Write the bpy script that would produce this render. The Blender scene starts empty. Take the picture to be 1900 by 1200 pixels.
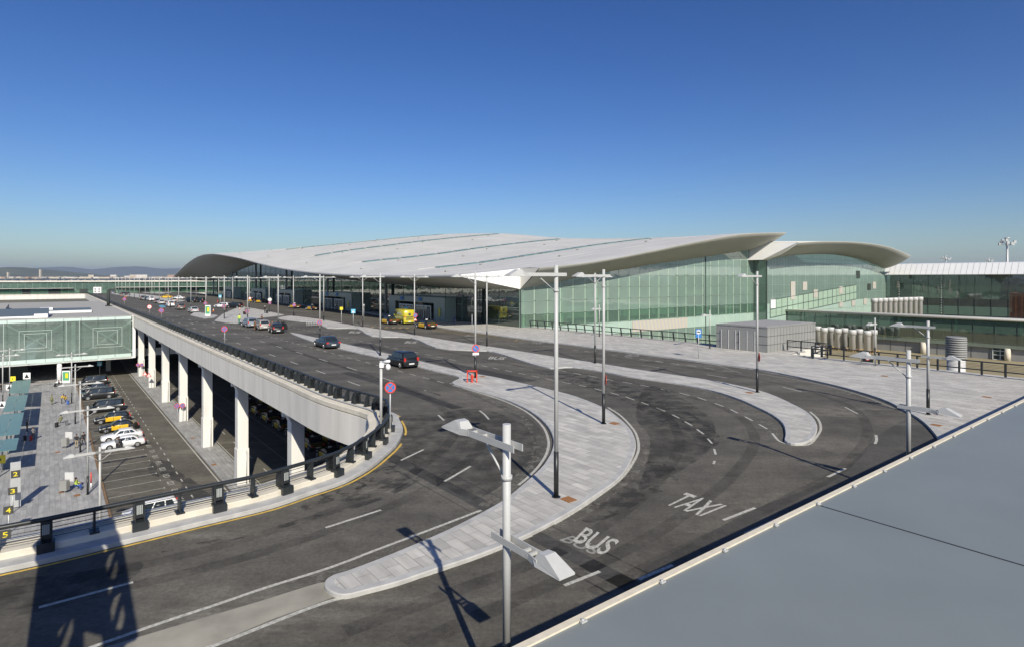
import bpy, bmesh, math, random
from mathutils import Vector, Matrix
random.seed(7)
SC = bpy.context.scene
COL = SC.collection
rad = math.radians
# ------------------------------------------------------------------ camera, sky, sun, exposure
F, CX, HY, CH = 1100.0, 950.0, 516.0, 8.5      # focal length in photo pixels, horizon row, eye height over the deck
cd = bpy.data.cameras.new('camera'); cam = bpy.data.objects.new('camera', cd); COL.objects.link(cam)
cam.location = (0, 0, CH); cam.rotation_euler = (rad(90), 0, 0)
cd.sensor_width = 36; cd.sensor_fit = 'HORIZONTAL'; cd.lens = 36*F/1900; cd.shift_y = -84/1900.0
cd.clip_start = 0.3; cd.clip_end = 60000
SC.camera = cam
SUN_AZ = Vector((0.315, -0.949, 0)).normalized(); SUN_EL = rad(34.6)
w = bpy.data.worlds.new('World'); SC.world = w; w.use_nodes = True
nt = w.node_tree; nt.nodes.clear()
sky = nt.nodes.new('ShaderNodeTexSky'); sky.sky_type = 'NISHITA'; sky.sun_disc = False
sky.sun_elevation = SUN_EL; sky.sun_rotation = math.atan2(SUN_AZ.x, SUN_AZ.y)
sky.altitude = 0; sky.air_density = 1.0; sky.dust_density = 0.7; sky.ozone_density = 4.5
bg = nt.nodes.new('ShaderNodeBackground'); bg.inputs[1].default_value = 0.051
ow = nt.nodes.new('ShaderNodeOutputWorld')
hs = nt.nodes.new('ShaderNodeHueSaturation'); hs.inputs['Saturation'].default_value = 1.16; hs.inputs['Hue'].default_value = .512; gm_ = nt.nodes.new('ShaderNodeGamma'); gm_.inputs[1].default_value = 1.2
nt.links.new(sky.outputs[0], gm_.inputs[0]); nt.links.new(gm_.outputs[0], hs.inputs['Color']); nt.links.new(hs.outputs[0], bg.inputs[0]); nt.links.new(bg.outputs[0], ow.inputs[0])
sd = bpy.data.lights.new('sun', 'SUN'); sd.energy = 3.9; sd.angle = rad(0.5); sd.color = (1.0, 0.925, 0.79)
so = bpy.data.objects.new('sun', sd); COL.objects.link(so)
dv = Vector((SUN_AZ.x*math.cos(SUN_EL), SUN_AZ.y*math.cos(SUN_EL), math.sin(SUN_EL)))
so.rotation_euler = dv.to_track_quat('Z', 'Y').to_euler(); so.location = (0, 0, 60)
SC.view_settings.view_transform = 'Standard'; SC.view_settings.look = 'None'
SC.view_settings.exposure = 0.5; SC.view_settings.gamma = 1
SC.render.engine = 'CYCLES'
SC.cycles.max_bounces = 6; SC.cycles.transparent_max_bounces = 12; SC.cycles.caustics_reflective = False; SC.cycles.caustics_refractive = False

# ------------------------------------------------------------------ helpers
U = Vector((-0.615, 0.7885, 0)).normalized()     # along the road, away
V = Vector((0.7885, 0.615, 0)).normalized()      # across the road, to the right and away
CB = Vector((1.4, 100.5, 0))                     # near front corner of the terminal
def G(px, py, z=0.0):
    """a point of the photograph brought onto the level z"""
    Y = F*(CH-z)/(py-HY)
    return Vector(((px-CX)/F*Y, Y, z))
def ST(s, t, z=0.0):
    return Vector((CB.x, CB.y, 0)) + U*s + V*t + Vector((0, 0, z))
def WS(wc, s, z=0.0):
    """wc = distance across the road axis, s = along it"""
    return V*wc + U*s + Vector((0, 0, z))
def lerp_tab(tab, x):
    if x <= tab[0][0]: return tab[0][1]
    for (a, fa), (b, fb) in zip(tab, tab[1:]):
        if x <= b: return fa+(fb-fa)*(x-a)/(b-a)
    return tab[-1][1]
def catmull(pts, n=6, closed=False):
    out = []; N = len(pts)
    rng = range(N if closed else N-1)
    for i in rng:
        if closed: p0, p1, p2, p3 = pts[(i-1) % N], pts[i], pts[(i+1) % N], pts[(i+2) % N]
        else: p0, p1, p2, p3 = pts[max(i-1, 0)], pts[i], pts[i+1], pts[min(i+2, N-1)]
        for k in range(n):
            t = k/n
            out.append(0.5*((2*p1)+(p2-p0)*t+(2*p0-5*p1+4*p2-p3)*t*t+(3*p1-p0-3*p2+p3)*t**3))
    if not closed: out.append(pts[-1].copy())
    return out
def resample(pts, step, closed=False):
    P = list(pts)+([pts[0]] if closed else [])
    out = [P[0].copy()]; acc = 0.0
    for a, b in zip(P, P[1:]):
        L = (b-a).length
        if L < 1e-9: continue
        d = step-acc
        while d <= L:
            out.append(a+(b-a)*(d/L)); d += step
        acc = (acc+L) % step
    return out
def offset(pts, d, closed=False):
    """offset a path on the ground to its left by d"""
    N = len(pts); out = []
    for i, p in enumerate(pts):
        a = pts[(i-1) % N] if (closed or i > 0) else pts[i]
        b = pts[(i+1) % N] if (closed or i < N-1) else pts[i]
        t1 = (p-a); t2 = (b-p); t1.z = t2.z = 0
        t = Vector((0, 0, 0))
        if t1.length > 1e-9: t += t1.normalized()
        if t2.length > 1e-9: t += t2.normalized()
        if t.length < 1e-6: t = t1 if t1.length > 0 else t2
        t.normalize()
        out.append(p+Vector((-t.y, t.x, 0))*d)
    return out

class MB:
    def __init__(s): s.v = []; s.f = []; s.m = []; s.sm = []
    def add(s, vs, fs, m=0, smooth=False):
        o = len(s.v); s.v += [Vector(v) for v in vs]
        for f in fs: s.f.append([i+o for i in f]); s.m.append(m); s.sm.append(smooth)
        return s
    def box(s, c, size, m=0, ax=None, ay=None):
        """oriented box: c centre, size (x,y,z), ax = direction of its x side"""
        ax = Vector(ax).normalized() if ax is not None else Vector((1, 0, 0))
        az = Vector((0, 0, 1))
        if ay is None:
            ay = az.cross(ax)
            if ay.length < 1e-6: ay = Vector((0, 1, 0))
            ay.normalize(); az = ax.cross(ay)
        else:
            ay = Vector(ay).normalized(); az = ax.cross(ay).normalized()
        c = Vector(c); hx, hy, hz = size[0]/2, size[1]/2, size[2]/2
        vs = [c+ax*(hx*i)+ay*(hy*j)+az*(hz*k) for k in (-1, 1) for j in (-1, 1) for i in (-1, 1)]
        return s.add(vs, [(0, 2, 3, 1), (4, 5, 7, 6), (0, 1, 5, 4), (2, 6, 7, 3), (0, 4, 6, 2), (1, 3, 7, 5)], m)
    def bar(s, a, b, wd, ht, m=0):
        a = Vector(a); b = Vector(b); d = b-a
        return s.box((a+b)/2, (d.length, wd, ht), m, ax=d)
    def tube(s, pts, r, n=8, m=0, caps=True, closed=False):
        pts = [Vector(p) for p in pts]; N = len(pts); vs = []; fs = []
        rr = r if isinstance(r, (list, tuple)) else [r]*N
        up = None
        for i, p in enumerate(pts):
            a = pts[i-1] if (i > 0 or closed) else p
            b = pts[(i+1) % N] if (i < N-1 or closed) else p
            t = (b-a).normalized()
            if up is None:
                up = Vector((0, 0, 1)) if abs(t.z) < 0.9 else Vector((0, 1, 0))
            x = up.cross(t)
            if x.length < 1e-4: x = Vector((1, 0, 0)).cross(t)
            x.normalize(); y = t.cross(x).normalized(); up = y
            for k in range(n):
                q = 2*math.pi*(k+.5)/n
                vs.append(p+x*(math.cos(q)*rr[i])+y*(math.sin(q)*rr[i]))
        for i in range(N if closed else N-1):
            j = (i+1) % N
            for k in range(n):
                fs.append((i*n+k, i*n+(k+1) % n, j*n+(k+1) % n, j*n+k))
        s.add(vs, fs, m, True)
        if caps and not closed:
            o = len(s.v)-len(vs)
            s.f.append([o+k for k in range(n)][::-1]); s.m.append(m); s.sm.append(False)
            s.f.append([o+(N-1)*n+k for k in range(n)]); s.m.append(m); s.sm.append(False)
        return s
    def cyl(s, a, b, r, n=12, m=0): return s.tube([a, b], r, n, m)
    def lathe(s, c, prof, n=16, m=0):
        c = Vector(c); vs = []; fs = []
        for r, z in prof:
            for k in range(n):
                q = 2*math.pi*k/n; vs.append(c+Vector((r*math.cos(q), r*math.sin(q), z)))
        for i in range(len(prof)-1):
            for k in range(n): fs.append((i*n+k, i*n+(k+1) % n, (i+1)*n+(k+1) % n, (i+1)*n+k))
        s.add(vs, fs, m, True)
        o = len(s.v)-len(vs)
        s.f.append([o+k for k in range(n)][::-1]); s.m.append(m); s.sm.append(False)
        s.f.append([o+(len(prof)-1)*n+k for k in range(n)]); s.m.append(m); s.sm.append(False)
        return s
    def disc(s, c, nrm, r, th, n=24, m=0):
        nrm = Vector(nrm).normalized(); c = Vector(c)
        return s.tube([c, c+nrm*th], r, n, m)
    def prism(s, poly, z0, z1, m=0, mside=None):
        """poly: ground outline (anticlockwise), top at z1, bottom at z0"""
        n = len(poly); vs = [Vector((p[0], p[1], z0)) for p in poly]+[Vector((p[0], p[1], z1)) for p in poly]
        s.add(vs, [tuple(range(n))[::-1], tuple(range(n, 2*n))], m)
        o = len(s.v)-2*n
        for i in range(n):
            j = (i+1) % n
            s.f.append([o+i, o+j, o+n+j, o+n+i]); s.m.append(m if mside is None else mside); s.sm.append(False)
        return s
    def quad(s, a, b, c, d, m=0): return s.add([a, b, c, d], [(0, 1, 2, 3)], m)
    def slab(s, a, b, c, d, th, m=0):
        """a four cornered plate with thickness th behind its face"""
        a, b, c, d = [Vector(p) for p in (a, b, c, d)]
        n = (b-a).cross(d-a).normalized()*th
        return s.add([a, b, c, d, a-n, b-n, c-n, d-n],
                     [(0, 1, 2, 3), (7, 6, 5, 4), (0, 4, 5, 1), (1, 5, 6, 2), (2, 6, 7, 3), (3, 7, 4, 0)], m)
    def sweep(s, path, prof, m=0, mats=None, smooth=False):
        """prof: list of (offset to the left, z), open"""
        rows = [[Vector((q.x, q.y, z)) for q in offset(path, o)] for o, z in prof]
        N = len(path); vs = [p for r in rows for p in r]; k0 = len(s.v); s.v += vs
        for i in range(len(prof)-1):
            for j in range(N-1):
                s.f.append([k0+i*N+j, k0+i*N+j+1, k0+(i+1)*N+j+1, k0+(i+1)*N+j])
                s.m.append(mats[i] if mats else m); s.sm.append(smooth)
        return s
    def build(s, name, mats, parent=None, fix=False, tri=False):
        me = bpy.data.meshes.new(name)
        me.from_pydata([tuple(v) for v in s.v], [], s.f)
        if not isinstance(mats, (list, tuple)): mats = [mats]
        for mt in mats: me.materials.append(mt)
        me.polygons.foreach_set('material_index', s.m)
        me.polygons.foreach_set('use_smooth', s.sm)
        if fix or tri:
            bm = bmesh.new(); bm.from_mesh(me)
            if tri: bmesh.ops.triangulate(bm, faces=[f for f in bm.faces if len(f.verts) > 4], ngon_method='EAR_CLIP')
            if fix: bmesh.ops.recalc_face_normals(bm, faces=bm.faces[:])
            bm.to_mesh(me); bm.free()
        me.update()
        o = bpy.data.objects.new(name, me); COL.objects.link(o)
        if parent is not None: o.parent = parent
        return o
def tag(o, label=None, cat=None, group=None, kind=None):
    if label: o['label'] = label
    if cat: o['category'] = cat
    if group: o['group'] = group
    if kind: o['kind'] = kind
    return o
def thing(name, label, cat, loc=(0, 0, 0), rz=0.0, group=None):
    o = bpy.data.objects.new(name, None); COL.objects.link(o)
    o.location = loc; o.rotation_euler = (0, 0, rz); o.empty_display_size = 0.3
    return tag(o, label, cat, group)
def setting(o): o['kind'] = 'structure'; return o
KIDS = {}
def kids(o):
    return [c for c in bpy.data.objects if c.parent == o]
def copy_tree(o, parent=None, kd=None):
    c = o.copy(); COL.objects.link(c); c.parent = parent
    for ch in (kd or kids)(o): copy_tree(ch, c, kd)
    return c
def dup(root, loc, rz, label, group=None):
    r = copy_tree(root); r.location = loc; r.rotation_euler = (0, 0, rz)
    r['label'] = label
    if group: r['group'] = group
    return r
ORD = ['first', 'second', 'third', 'fourth', 'fifth', 'sixth', 'seventh', 'eighth', 'ninth', 'tenth', 'eleventh', 'twelfth',
       'thirteenth', 'fourteenth', 'fifteenth', 'sixteenth', 'seventeenth', 'eighteenth', 'nineteenth', 'twentieth']

# ------------------------------------------------------------------ materials
M = {}
def mat(name, col, rough=0.6, metal=0.0, spec=0.5, var=0.0, vs=3.0, bump=0.0, bs=20.0, stretch=None, coat=0.0, emis=None, es=0.0):
    m = bpy.data.materials.new(name); m.use_nodes = True; t = m.node_tree; b = t.nodes['Principled BSDF']
    b.inputs['Roughness'].default_value = rough; b.inputs['Metallic'].default_value = metal
    b.inputs['Specular IOR Level'].default_value = spec
    if coat: b.inputs['Coat Weight'].default_value = coat
    b.inputs['Base Color'].default_value = (*col, 1)
    if emis: b.inputs['Emission Color'].default_value = (*emis, 1); b.inputs['Emission Strength'].default_value = es
    g = t.nodes.new('ShaderNodeNewGeometry')
    src = g.outputs['Position']
    if stretch:
        mp = t.nodes.new('ShaderNodeMapping'); mp.inputs['Scale'].default_value = stretch
        t.links.new(src, mp.inputs[0]); src = mp.outputs[0]
    if var:
        n = t.nodes.new('ShaderNodeTexNoise'); n.inputs['Scale'].default_value = vs; n.inputs['Detail'].default_value = 5
        t.links.new(src, n.inputs['Vector'])
        r = t.nodes.new('ShaderNodeValToRGB')
        r.color_ramp.elements[0].position = 0.3; r.color_ramp.elements[1].position = 0.7
        r.color_ramp.elements[0].color = (*[c*(1-var) for c in col], 1); r.color_ramp.elements[1].color = (*[min(1, c*(1+var)) for c in col], 1)
        t.links.new(n.outputs[0], r.inputs[0]); t.links.new(r.outputs[0], b.inputs['Base Color'])
    if bump:
        n2 = t.nodes.new('ShaderNodeTexNoise'); n2.inputs['Scale'].default_value = bs; n2.inputs['Detail'].default_value = 4
        t.links.new(src, n2.inputs['Vector'])
        bp = t.nodes.new('ShaderNodeBump'); bp.inputs['Strength'].default_value = bump; bp.inputs['Distance'].default_value = 0.02
        t.links.new(n2.outputs[0], bp.inputs['Height']); t.links.new(bp.outputs[0], b.inputs['Normal'])
    M[name] = m
    return m
def nodes_of(m): return m.node_tree, m.node_tree.nodes['Principled BSDF']
def asphalt(name, base, seed=0.0, streak=1.0):
    m = mat(name, base, rough=0.85, spec=0.3); t, b = nodes_of(m); L = t.links.new
    g = t.nodes.new('ShaderNodeNewGeometry')
    def noise(scale, detail, vec, rough=.5):
        n = t.nodes.new('ShaderNodeTexNoise'); n.inputs['Scale'].default_value = scale; n.inputs['Detail'].default_value = detail
        n.inputs['Roughness'].default_value = rough; L(vec, n.inputs['Vector']); return n.outputs[0]
    def ramp(v, p0, c0, p1, c1):
        r = t.nodes.new('ShaderNodeMapRange'); r.inputs[1].default_value = p0; r.inputs[2].default_value = p1
        r.inputs[3].default_value = c0; r.inputs[4].default_value = c1; L(v, r.inputs[0]); return r.outputs[0]
    def mul(a, bb):
        n = t.nodes.new('ShaderNodeMath'); n.operation = 'MULTIPLY'; L(a, n.inputs[0]); L(bb, n.inputs[1]); return n.outputs[0]
    mp = t.nodes.new('ShaderNodeMapping'); mp.inputs['Location'].default_value = (seed, seed*2, 0)
    mp.inputs['Rotation'].default_value = (0, 0, -math.atan2(U.y, U.x)); mp.inputs['Scale'].default_value = (0.16, 1, 1)
    L(g.outputs[0], mp.inputs[0])
    big = ramp(noise(0.16, 4, g.outputs[0]), .36, .80, .64, 1.20)
    strk = ramp(noise(0.55, 4, mp.outputs[0], .6), .35, 1-.16*streak, .65, 1+.16*streak)
    mid = ramp(noise(1.3, 6, g.outputs[0], .72), .35, .86, .65, 1.17)
    dusty = ramp(noise(.45, 10, mp.outputs[0], .7), .56, 1.0, .66, 1.45)
    spots = ramp(noise(0.33, 9, g.outputs[0], .68), .60, 1.0, .645, .74)
    fine = ramp(noise(7, 6, g.outputs[0], .75), .3, .72, .7, 1.32)
    grit = ramp(noise(42, 3, g.outputs[0], .8), .3, .62, .7, 1.45)
    val = mul(mul(mul(big, strk), mul(spots, fine)), mul(grit, mul(mid, dusty)))
    c = t.nodes.new('ShaderNodeMix'); c.data_type = 'RGBA'; c.blend_type = 'MULTIPLY'; c.inputs[0].default_value = 1
    c.inputs[6].default_value = (*base, 1)
    cmb = t.nodes.new('ShaderNodeCombineColor'); L(val, cmb.inputs[0]); L(val, cmb.inputs[1]); L(val, cmb.inputs[2])
    L(cmb.outputs[0], c.inputs[7]); L(c.outputs[2], b.inputs['Base Color'])
    bp = t.nodes.new('ShaderNodeBump'); bp.inputs['Strength'].default_value = .35; bp.inputs['Distance'].default_value = .012
    L(noise(60, 3, g.outputs[0], .8), bp.inputs['Height']); L(bp.outputs[0], b.inputs['Normal'])
    return m
def paver(name, c1, c2, mort, bw=.9, bh=.45, ang=0.0, msz=.012, var=.16):
    m = mat(name, c1, rough=.75, spec=.35); t, b = nodes_of(m); L = t.links.new
    g = t.nodes.new('ShaderNodeNewGeometry'); mp = t.nodes.new('ShaderNodeMapping')
    mp.inputs['Rotation'].default_value = (0, 0, -math.atan2(U.y, U.x)+ang); L(g.outputs[0], mp.inputs[0])
    br = t.nodes.new('ShaderNodeTexBrick'); br.inputs['Scale'].default_value = 1; br.inputs['Brick Width'].default_value = bw
    br.inputs['Row Height'].default_value = bh; br.inputs['Mortar Size'].default_value = msz; br.inputs['Mortar Smooth'].default_value = .3
    br.inputs['Color1'].default_value = (*c1, 1); br.inputs['Color2'].default_value = (*c2, 1); br.inputs['Mortar'].default_value = (*mort, 1)
    L(mp.outputs[0], br.inputs[0])
    n = t.nodes.new('ShaderNodeTexNoise'); n.inputs['Scale'].default_value = .5; n.inputs['Detail'].default_value = 8; n.inputs['Roughness'].default_value = .7
    L(mp.outputs[0], n.inputs[0])
    r = t.nodes.new('ShaderNodeMapRange'); r.inputs[1].default_value = .3; r.inputs[2].default_value = .7; r.inputs[3].default_value = 1-var; r.inputs[4].default_value = 1+var*.7
    L(n.outputs[0], r.inputs[0])
    mp2 = t.nodes.new('ShaderNodeMapping'); mp2.inputs['Scale'].default_value = (.35, 2.2, 1); L(mp.outputs[0], mp2.inputs[0])
    n3 = t.nodes.new('ShaderNodeTexNoise'); n3.inputs['Scale'].default_value = 1.6; n3.inputs['Detail'].default_value = 3; L(mp2.outputs[0], n3.inputs[0])
    r3 = t.nodes.new('ShaderNodeMapRange'); r3.inputs[1].default_value = .35; r3.inputs[2].default_value = .65; r3.inputs[3].default_value = 1-var*.8; r3.inputs[4].default_value = 1+var*.5
    L(n3.outputs[0], r3.inputs[0])
    mu0 = t.nodes.new('ShaderNodeMath'); mu0.operation = 'MULTIPLY'; L(r.outputs[0], mu0.inputs[0]); L(r3.outputs[0], mu0.inputs[1])
    cmb = t.nodes.new('ShaderNodeCombineColor')
    for i in range(3): L(mu0.outputs[0], cmb.inputs[i])
    mu = t.nodes.new('ShaderNodeMix'); mu.data_type = 'RGBA'; mu.blend_type = 'MULTIPLY'; mu.inputs[0].default_value = 1
    L(br.outputs['Color'], mu.inputs[6]); L(cmb.outputs[0], mu.inputs[7]); L(mu.outputs[2], b.inputs['Base Color'])
    bp = t.nodes.new('ShaderNodeBump'); bp.inputs['Strength'].default_value = .3; bp.inputs['Distance'].default_value = .01; bp.invert = True
    L(br.outputs['Fac'], bp.inputs['Height']); L(bp.outputs[0], b.inputs['Normal'])
    return m
def glass(name, diff, dw, trans, tw, gloss_rough=.04, spec_mix=.12):
    """curtain wall glass: a milky part, a see-through part and a mirror part"""
    m = bpy.data.materials.new(name); m.use_nodes = True; t = m.node_tree; t.nodes.clear(); L = t.links.new
    o = t.nodes.new('ShaderNodeOutputMaterial')
    d = t.nodes.new('ShaderNodeBsdfDiffuse'); tr = t.nodes.new('ShaderNodeBsdfTransparent'); gl = t.nodes.new('ShaderNodeBsdfGlossy')
    g = t.nodes.new('ShaderNodeNewGeometry'); n = t.nodes.new('ShaderNodeTexNoise'); n.inputs['Scale'].default_value = .25; n.inputs['Detail'].default_value = 3
    L(g.outputs[0], n.inputs['Vector']); r = t.nodes.new('ShaderNodeValToRGB'); r.color_ramp.elements[0].position = .35; r.color_ramp.elements[1].position = .65
    r.color_ramp.elements[0].color = (*[c*.93 for c in diff], 1); r.color_ramp.elements[1].color = (*[c*1.06 for c in diff], 1)
    L(n.outputs[0], r.inputs[0]); L(r.outputs[0], d.inputs[0])
    tr.inputs[0].default_value = (*trans, 1); gl.inputs[0].default_value = (.9, .97, .94, 1); gl.inputs['Roughness'].default_value = gloss_rough
    n2 = t.nodes.new('ShaderNodeTexNoise'); n2.inputs['Scale'].default_value = .7; n2.inputs['Detail'].default_value = 1; L(g.outputs[0], n2.inputs['Vector'])
    bp = t.nodes.new('ShaderNodeBump'); bp.inputs['Strength'].default_value = .25; bp.inputs['Distance'].default_value = .03
    L(n2.outputs[0], bp.inputs['Height']); L(bp.outputs[0], gl.inputs['Normal'])
    mx = t.nodes.new('ShaderNodeMixShader'); mx.inputs[0].default_value = tw/(dw+tw); L(d.outputs[0], mx.inputs[1]); L(tr.outputs[0], mx.inputs[2])
    fr = t.nodes.new('ShaderNodeFresnel'); fr.inputs[0].default_value = 1.5
    ad = t.nodes.new('ShaderNodeMath'); ad.operation = 'ADD'; ad.inputs[1].default_value = spec_mix; ad.use_clamp = True; L(fr.outputs[0], ad.inputs[0])
    m2 = t.nodes.new('ShaderNodeMixShader'); L(ad.outputs[0], m2.inputs[0]); L(mx.outputs[0], m2.inputs[1]); L(gl.outputs[0], m2.inputs[2]); L(m2.outputs[0], o.inputs[0])
    M[name] = m
    return m
asphalt('asphalt', (.098, .092, .077))
asphalt('lower_asphalt', (.108, .100, .082), 30, .5)
asphalt('dark_asphalt', (.052, .050, .045), 11)
asphalt('new_asphalt', (.072, .069, .061), 23, .4)
asphalt('worn_asphalt', (.088, .085, .076), 17)
paver('paving', (.56, .545, .495), (.43, .42, .385), (.28, .27, .25))
paver('lower_paving', (.40, .40, .385), (.31, .31, .305), (.20, .20, .195), 1.3, .42)
paver('dark_paving', (.21, .21, .205), (.17, .17, .168), (.11, .11, .11))
mat('kerb', (.42, .42, .405), .8, var=.14, vs=2.2, bump=.3)
mat('concrete', (.69, .665, .60), .85, var=.10, vs=1.2, bump=.3, bs=9, stretch=(1, 1, .12))
mat('cream_concrete', (.64, .595, .49), .85, var=.12, vs=1.2, bump=.3, bs=14)
mat('white_concrete', (.72, .71, .67), .75, var=.07, vs=1.0, bump=.2, bs=6, stretch=(1, 1, .3))
mat('dust', (.31, .295, .245), .95, var=.22, vs=.9, bump=.2)
mat('line_white', (.44, .435, .385), .8, var=.34, vs=9)
mat('line_faded', (.27, .265, .235), .7, var=.3, vs=4)
mat('line_yellow', (.60, .40, .07), .7, var=.25, vs=4)
mat('line_blue', (.12, .34, .46), .7, var=.15, vs=4)
mat('rust', (.30, .14, .05), .8, var=.3, vs=20)
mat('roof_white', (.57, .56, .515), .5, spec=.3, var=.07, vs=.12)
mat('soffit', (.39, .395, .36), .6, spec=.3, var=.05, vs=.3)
mat('fascia', (.80, .80, .79), .5, var=.03, vs=.5)
mat('panel_grey', (.27, .272, .26), .6, var=.08, vs=.6)
mat('near_roof', (.200, .225, .226), .46, spec=.45, var=.05, vs=.5, bump=.04, bs=2)
mat('trim_beige', (.66, .60, .47), .6, var=.08, vs=6)
mat('iron', (.022, .026, .028), .42, spec=.5, var=.15, vs=6)
mat('black_paint', (.018, .02, .02), .4)
mat('galv', (.46, .475, .475), .45, metal=.25, var=.06, vs=5)
mat('lamp_grey', (.47, .475, .46), .4, spec=.4, var=.04, vs=5)
mat('steel', (.42, .43, .44), .35, metal=.7)
mat('white_frame', (.70, .74, .70), .5)
mat('green_white', (.66, .76, .70), .5, var=.05, vs=.6)
mat('mullion', (.25, .34, .29), .5)
mat('mullion_light', (.50, .66, .50), .5)
mat('mullion_dark', (.05, .07, .062), .5)
mat('inner_wall', (.44, .52, .43), .8, var=.1, vs=.2)
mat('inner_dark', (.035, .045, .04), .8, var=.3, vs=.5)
mat('inner_floor', (.20, .24, .19), .5)
mat('tan_ground', (.30, .255, .15), .95, var=.14, vs=.5, bump=.2)
mat('earth', (.16, .15, .10), .95, var=.3, vs=.01)
mat('duct', (.60, .60, .59), .5, metal=.1, var=.06, vs=2)
mat('timber', (.52, .36, .17), .8, var=.15, vs=6)
mat('corten', (.115, .052, .026), .8, var=.25, vs=2)
mat('tyre', (.018, .018, .018), .85); mat('alloy', (.45, .46, .47), .35, metal=.6)
mat('car_glass', (.02, .028, .034), .06, spec=.8); mat('trim_black', (.015, .015, .016), .5)
mat('tail_red', (.55, .03, .02), .3); mat('head_clear', (.65, .67, .68), .2); mat('plate_white', (.75, .75, .72), .5)
for nm, c in dict(black=(.012, .014, .015), navy=(.028, .04, .055), greyblue=(.13, .18, .23), silver=(.40, .41, .41), champagne=(.33, .31, .28),
                  white=(.72, .73, .74), yellow=(.72, .44, .02), van_yellow=(.50, .44, .02), brown=(.12, .10, .08), pale_blue=(.20, .235, .27), graphite=(.06, .065, .07), taxi_black=(.012, .012, .012)).items():
    mat('paint_'+nm, c, .34, spec=.5, coat=.4)
for nm, c in dict(red=(.62, .06, .03), blue=(.03, .19, .50), white=(.8, .8, .8), yellow=(.75, .62, .03), black=(.02, .02, .02), sky=(.12, .45, .62), orange=(.75, .20, .03), green=(.08, .33, .17), lime=(.5, .72, .08)).items():
    mat('sign_'+nm, c, .45)
for nm, c in dict(skin=(.45, .27, .18), hair=(.03, .02, .015), black=(.02, .02, .022), navy=(.03, .05, .13), grey=(.14, .14, .15), green=(.05, .22, .13), vest=(.55, .70, .10),
                  khaki=(.33, .28, .18), brown=(.16, .09, .05), blue=(.05, .12, .38), olive=(.17, .18, .09), yellow=(.65, .42, .05), red=(.4, .04, .03), white=(.6, .6, .58)).items():
    mat('cloth_'+nm, c, .85)
glass('glass_side', (.27, .38, .33), .66, (.54, .82, .66), .34)
glass('glass_low', (.18, .30, .24), .42, (.52, .82, .64), .58)
glass('glass_dark', (.05, .085, .07), .45, (.42, .66, .52), .55, .03, .14)
glass('glass_front', (.03, .05, .042), .60, (.45, .60, .54), .40, .03, .12)
glass('glass_left', (.25, .32, .285), .55, (.62, .78, .70), .45)
glass('glass_canopy', (.20, .36, .31), .7, (.5, .75, .68), .3, .3, -.03)
glass('glass_sky', (.06, .15, .15), .8, (.4, .6, .6), .2)
def ragged(name, col, th, sc, am=.85, soft=.05):
    m = mat(name, col, .95, var=.25, vs=1.5, bump=.2); t, b = nodes_of(m); L = t.links.new; pass
    g = t.nodes.new('ShaderNodeNewGeometry'); n = t.nodes.new('ShaderNodeTexNoise'); n.inputs['Scale'].default_value = sc; n.inputs['Detail'].default_value = 8; n.inputs['Roughness'].default_value = .65
    L(g.outputs[0], n.inputs[0]); r = t.nodes.new('ShaderNodeMapRange'); r.inputs[1].default_value = th-soft; r.inputs[2].default_value = th+soft; r.inputs[4].default_value = am; L(n.outputs[0], r.inputs[0]); L(r.outputs[0], b.inputs['Alpha'])
ragged('tyre_film', (.03, .03, .028), .5, .8, .32, .2); ragged('dark_film', (.032, .032, .03), .48, .9, .4, .1); ragged('dust_ragged', (.155, .148, .125), .52, 1.9); ragged('dark_ragged', (.035, .035, .033), .53, 1.0, .5, .05)
glass('glass_clear', (.10, .12, .12), .2, (.8, .9, .87), .8)
# ------------------------------------------------------------------ the big shapes: deck, lower level, ground
LOW = -13.0; TAN = -7.4
kpx = [(0, 1063), (97, 1042), (184, 1021), (276, 998.7), (368, 976), (500, 944), (570.5, 920), (637, 897.5), (685, 871), (714, 848), (735, 828),
       (745.5, 809), (747.5, 797), (741, 782), (728, 768)]
kp = [G(*p) for p in kpx]
e = (kp[0]-kp[1]).normalized()
K = [kp[0]+e*d for d in (60, 40, 24, 12, 5)]+kp
s0 = kp[-1].dot(U)
K += [WS(16.25, s) for s in (s0+6, s0+14, s0+30, s0+60)]
K = catmull(K, 8)
K = [p for p in resample(K, 0.55)]
SFAR = 376.0
sl = K[-1].dot(U)
K += [WS(16.25, s) for s in range(int(sl)+3, int(SFAR)-4, 6)]+[WS(16.25, SFAR-4), WS(15.4, SFAR-1.2), WS(12.5, SFAR)]+[WS(w_, SFAR) for w_ in (0, -20, -60, -120, -200)]
for p in K: p.z = 0
void = offset(K, .25)
S1 = CB.dot(U)
SB = 16.0
bA = G(1424, 656)                                   # near corner of the grey service house
bw0, bs0 = bA.dot(V), bA.dot(U)
deck_out = [WS(-200, SFAR+60), WS(200, SFAR+60), WS(200, S1+300), ST(300, 2), ST(2, 2), WS(66.3, S1-1), WS(66.8, bs0+7.0), WS(bw0+12.5, bs0+7.0), WS(bw0+12.5, bs0-.6),
            WS(69.6, bs0-.6), WS(69.4, 33.2), WS(65.0, 33.2), WS(65.0, -70), WS(20, -70)]
e0 = void[0]
poly = void+deck_out+[Vector((e0.x+30, e0.y-60, 0)), Vector((e0.x+2, e0.y-12, 0))]
mb = MB(); mb.prism([(p.x, p.y) for p in poly], -1.15, 0.0, 0, 1)
o = mb.build('road_deck', [M['asphalt'], M['concrete']], tri=True, fix=True); setting(o)

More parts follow.
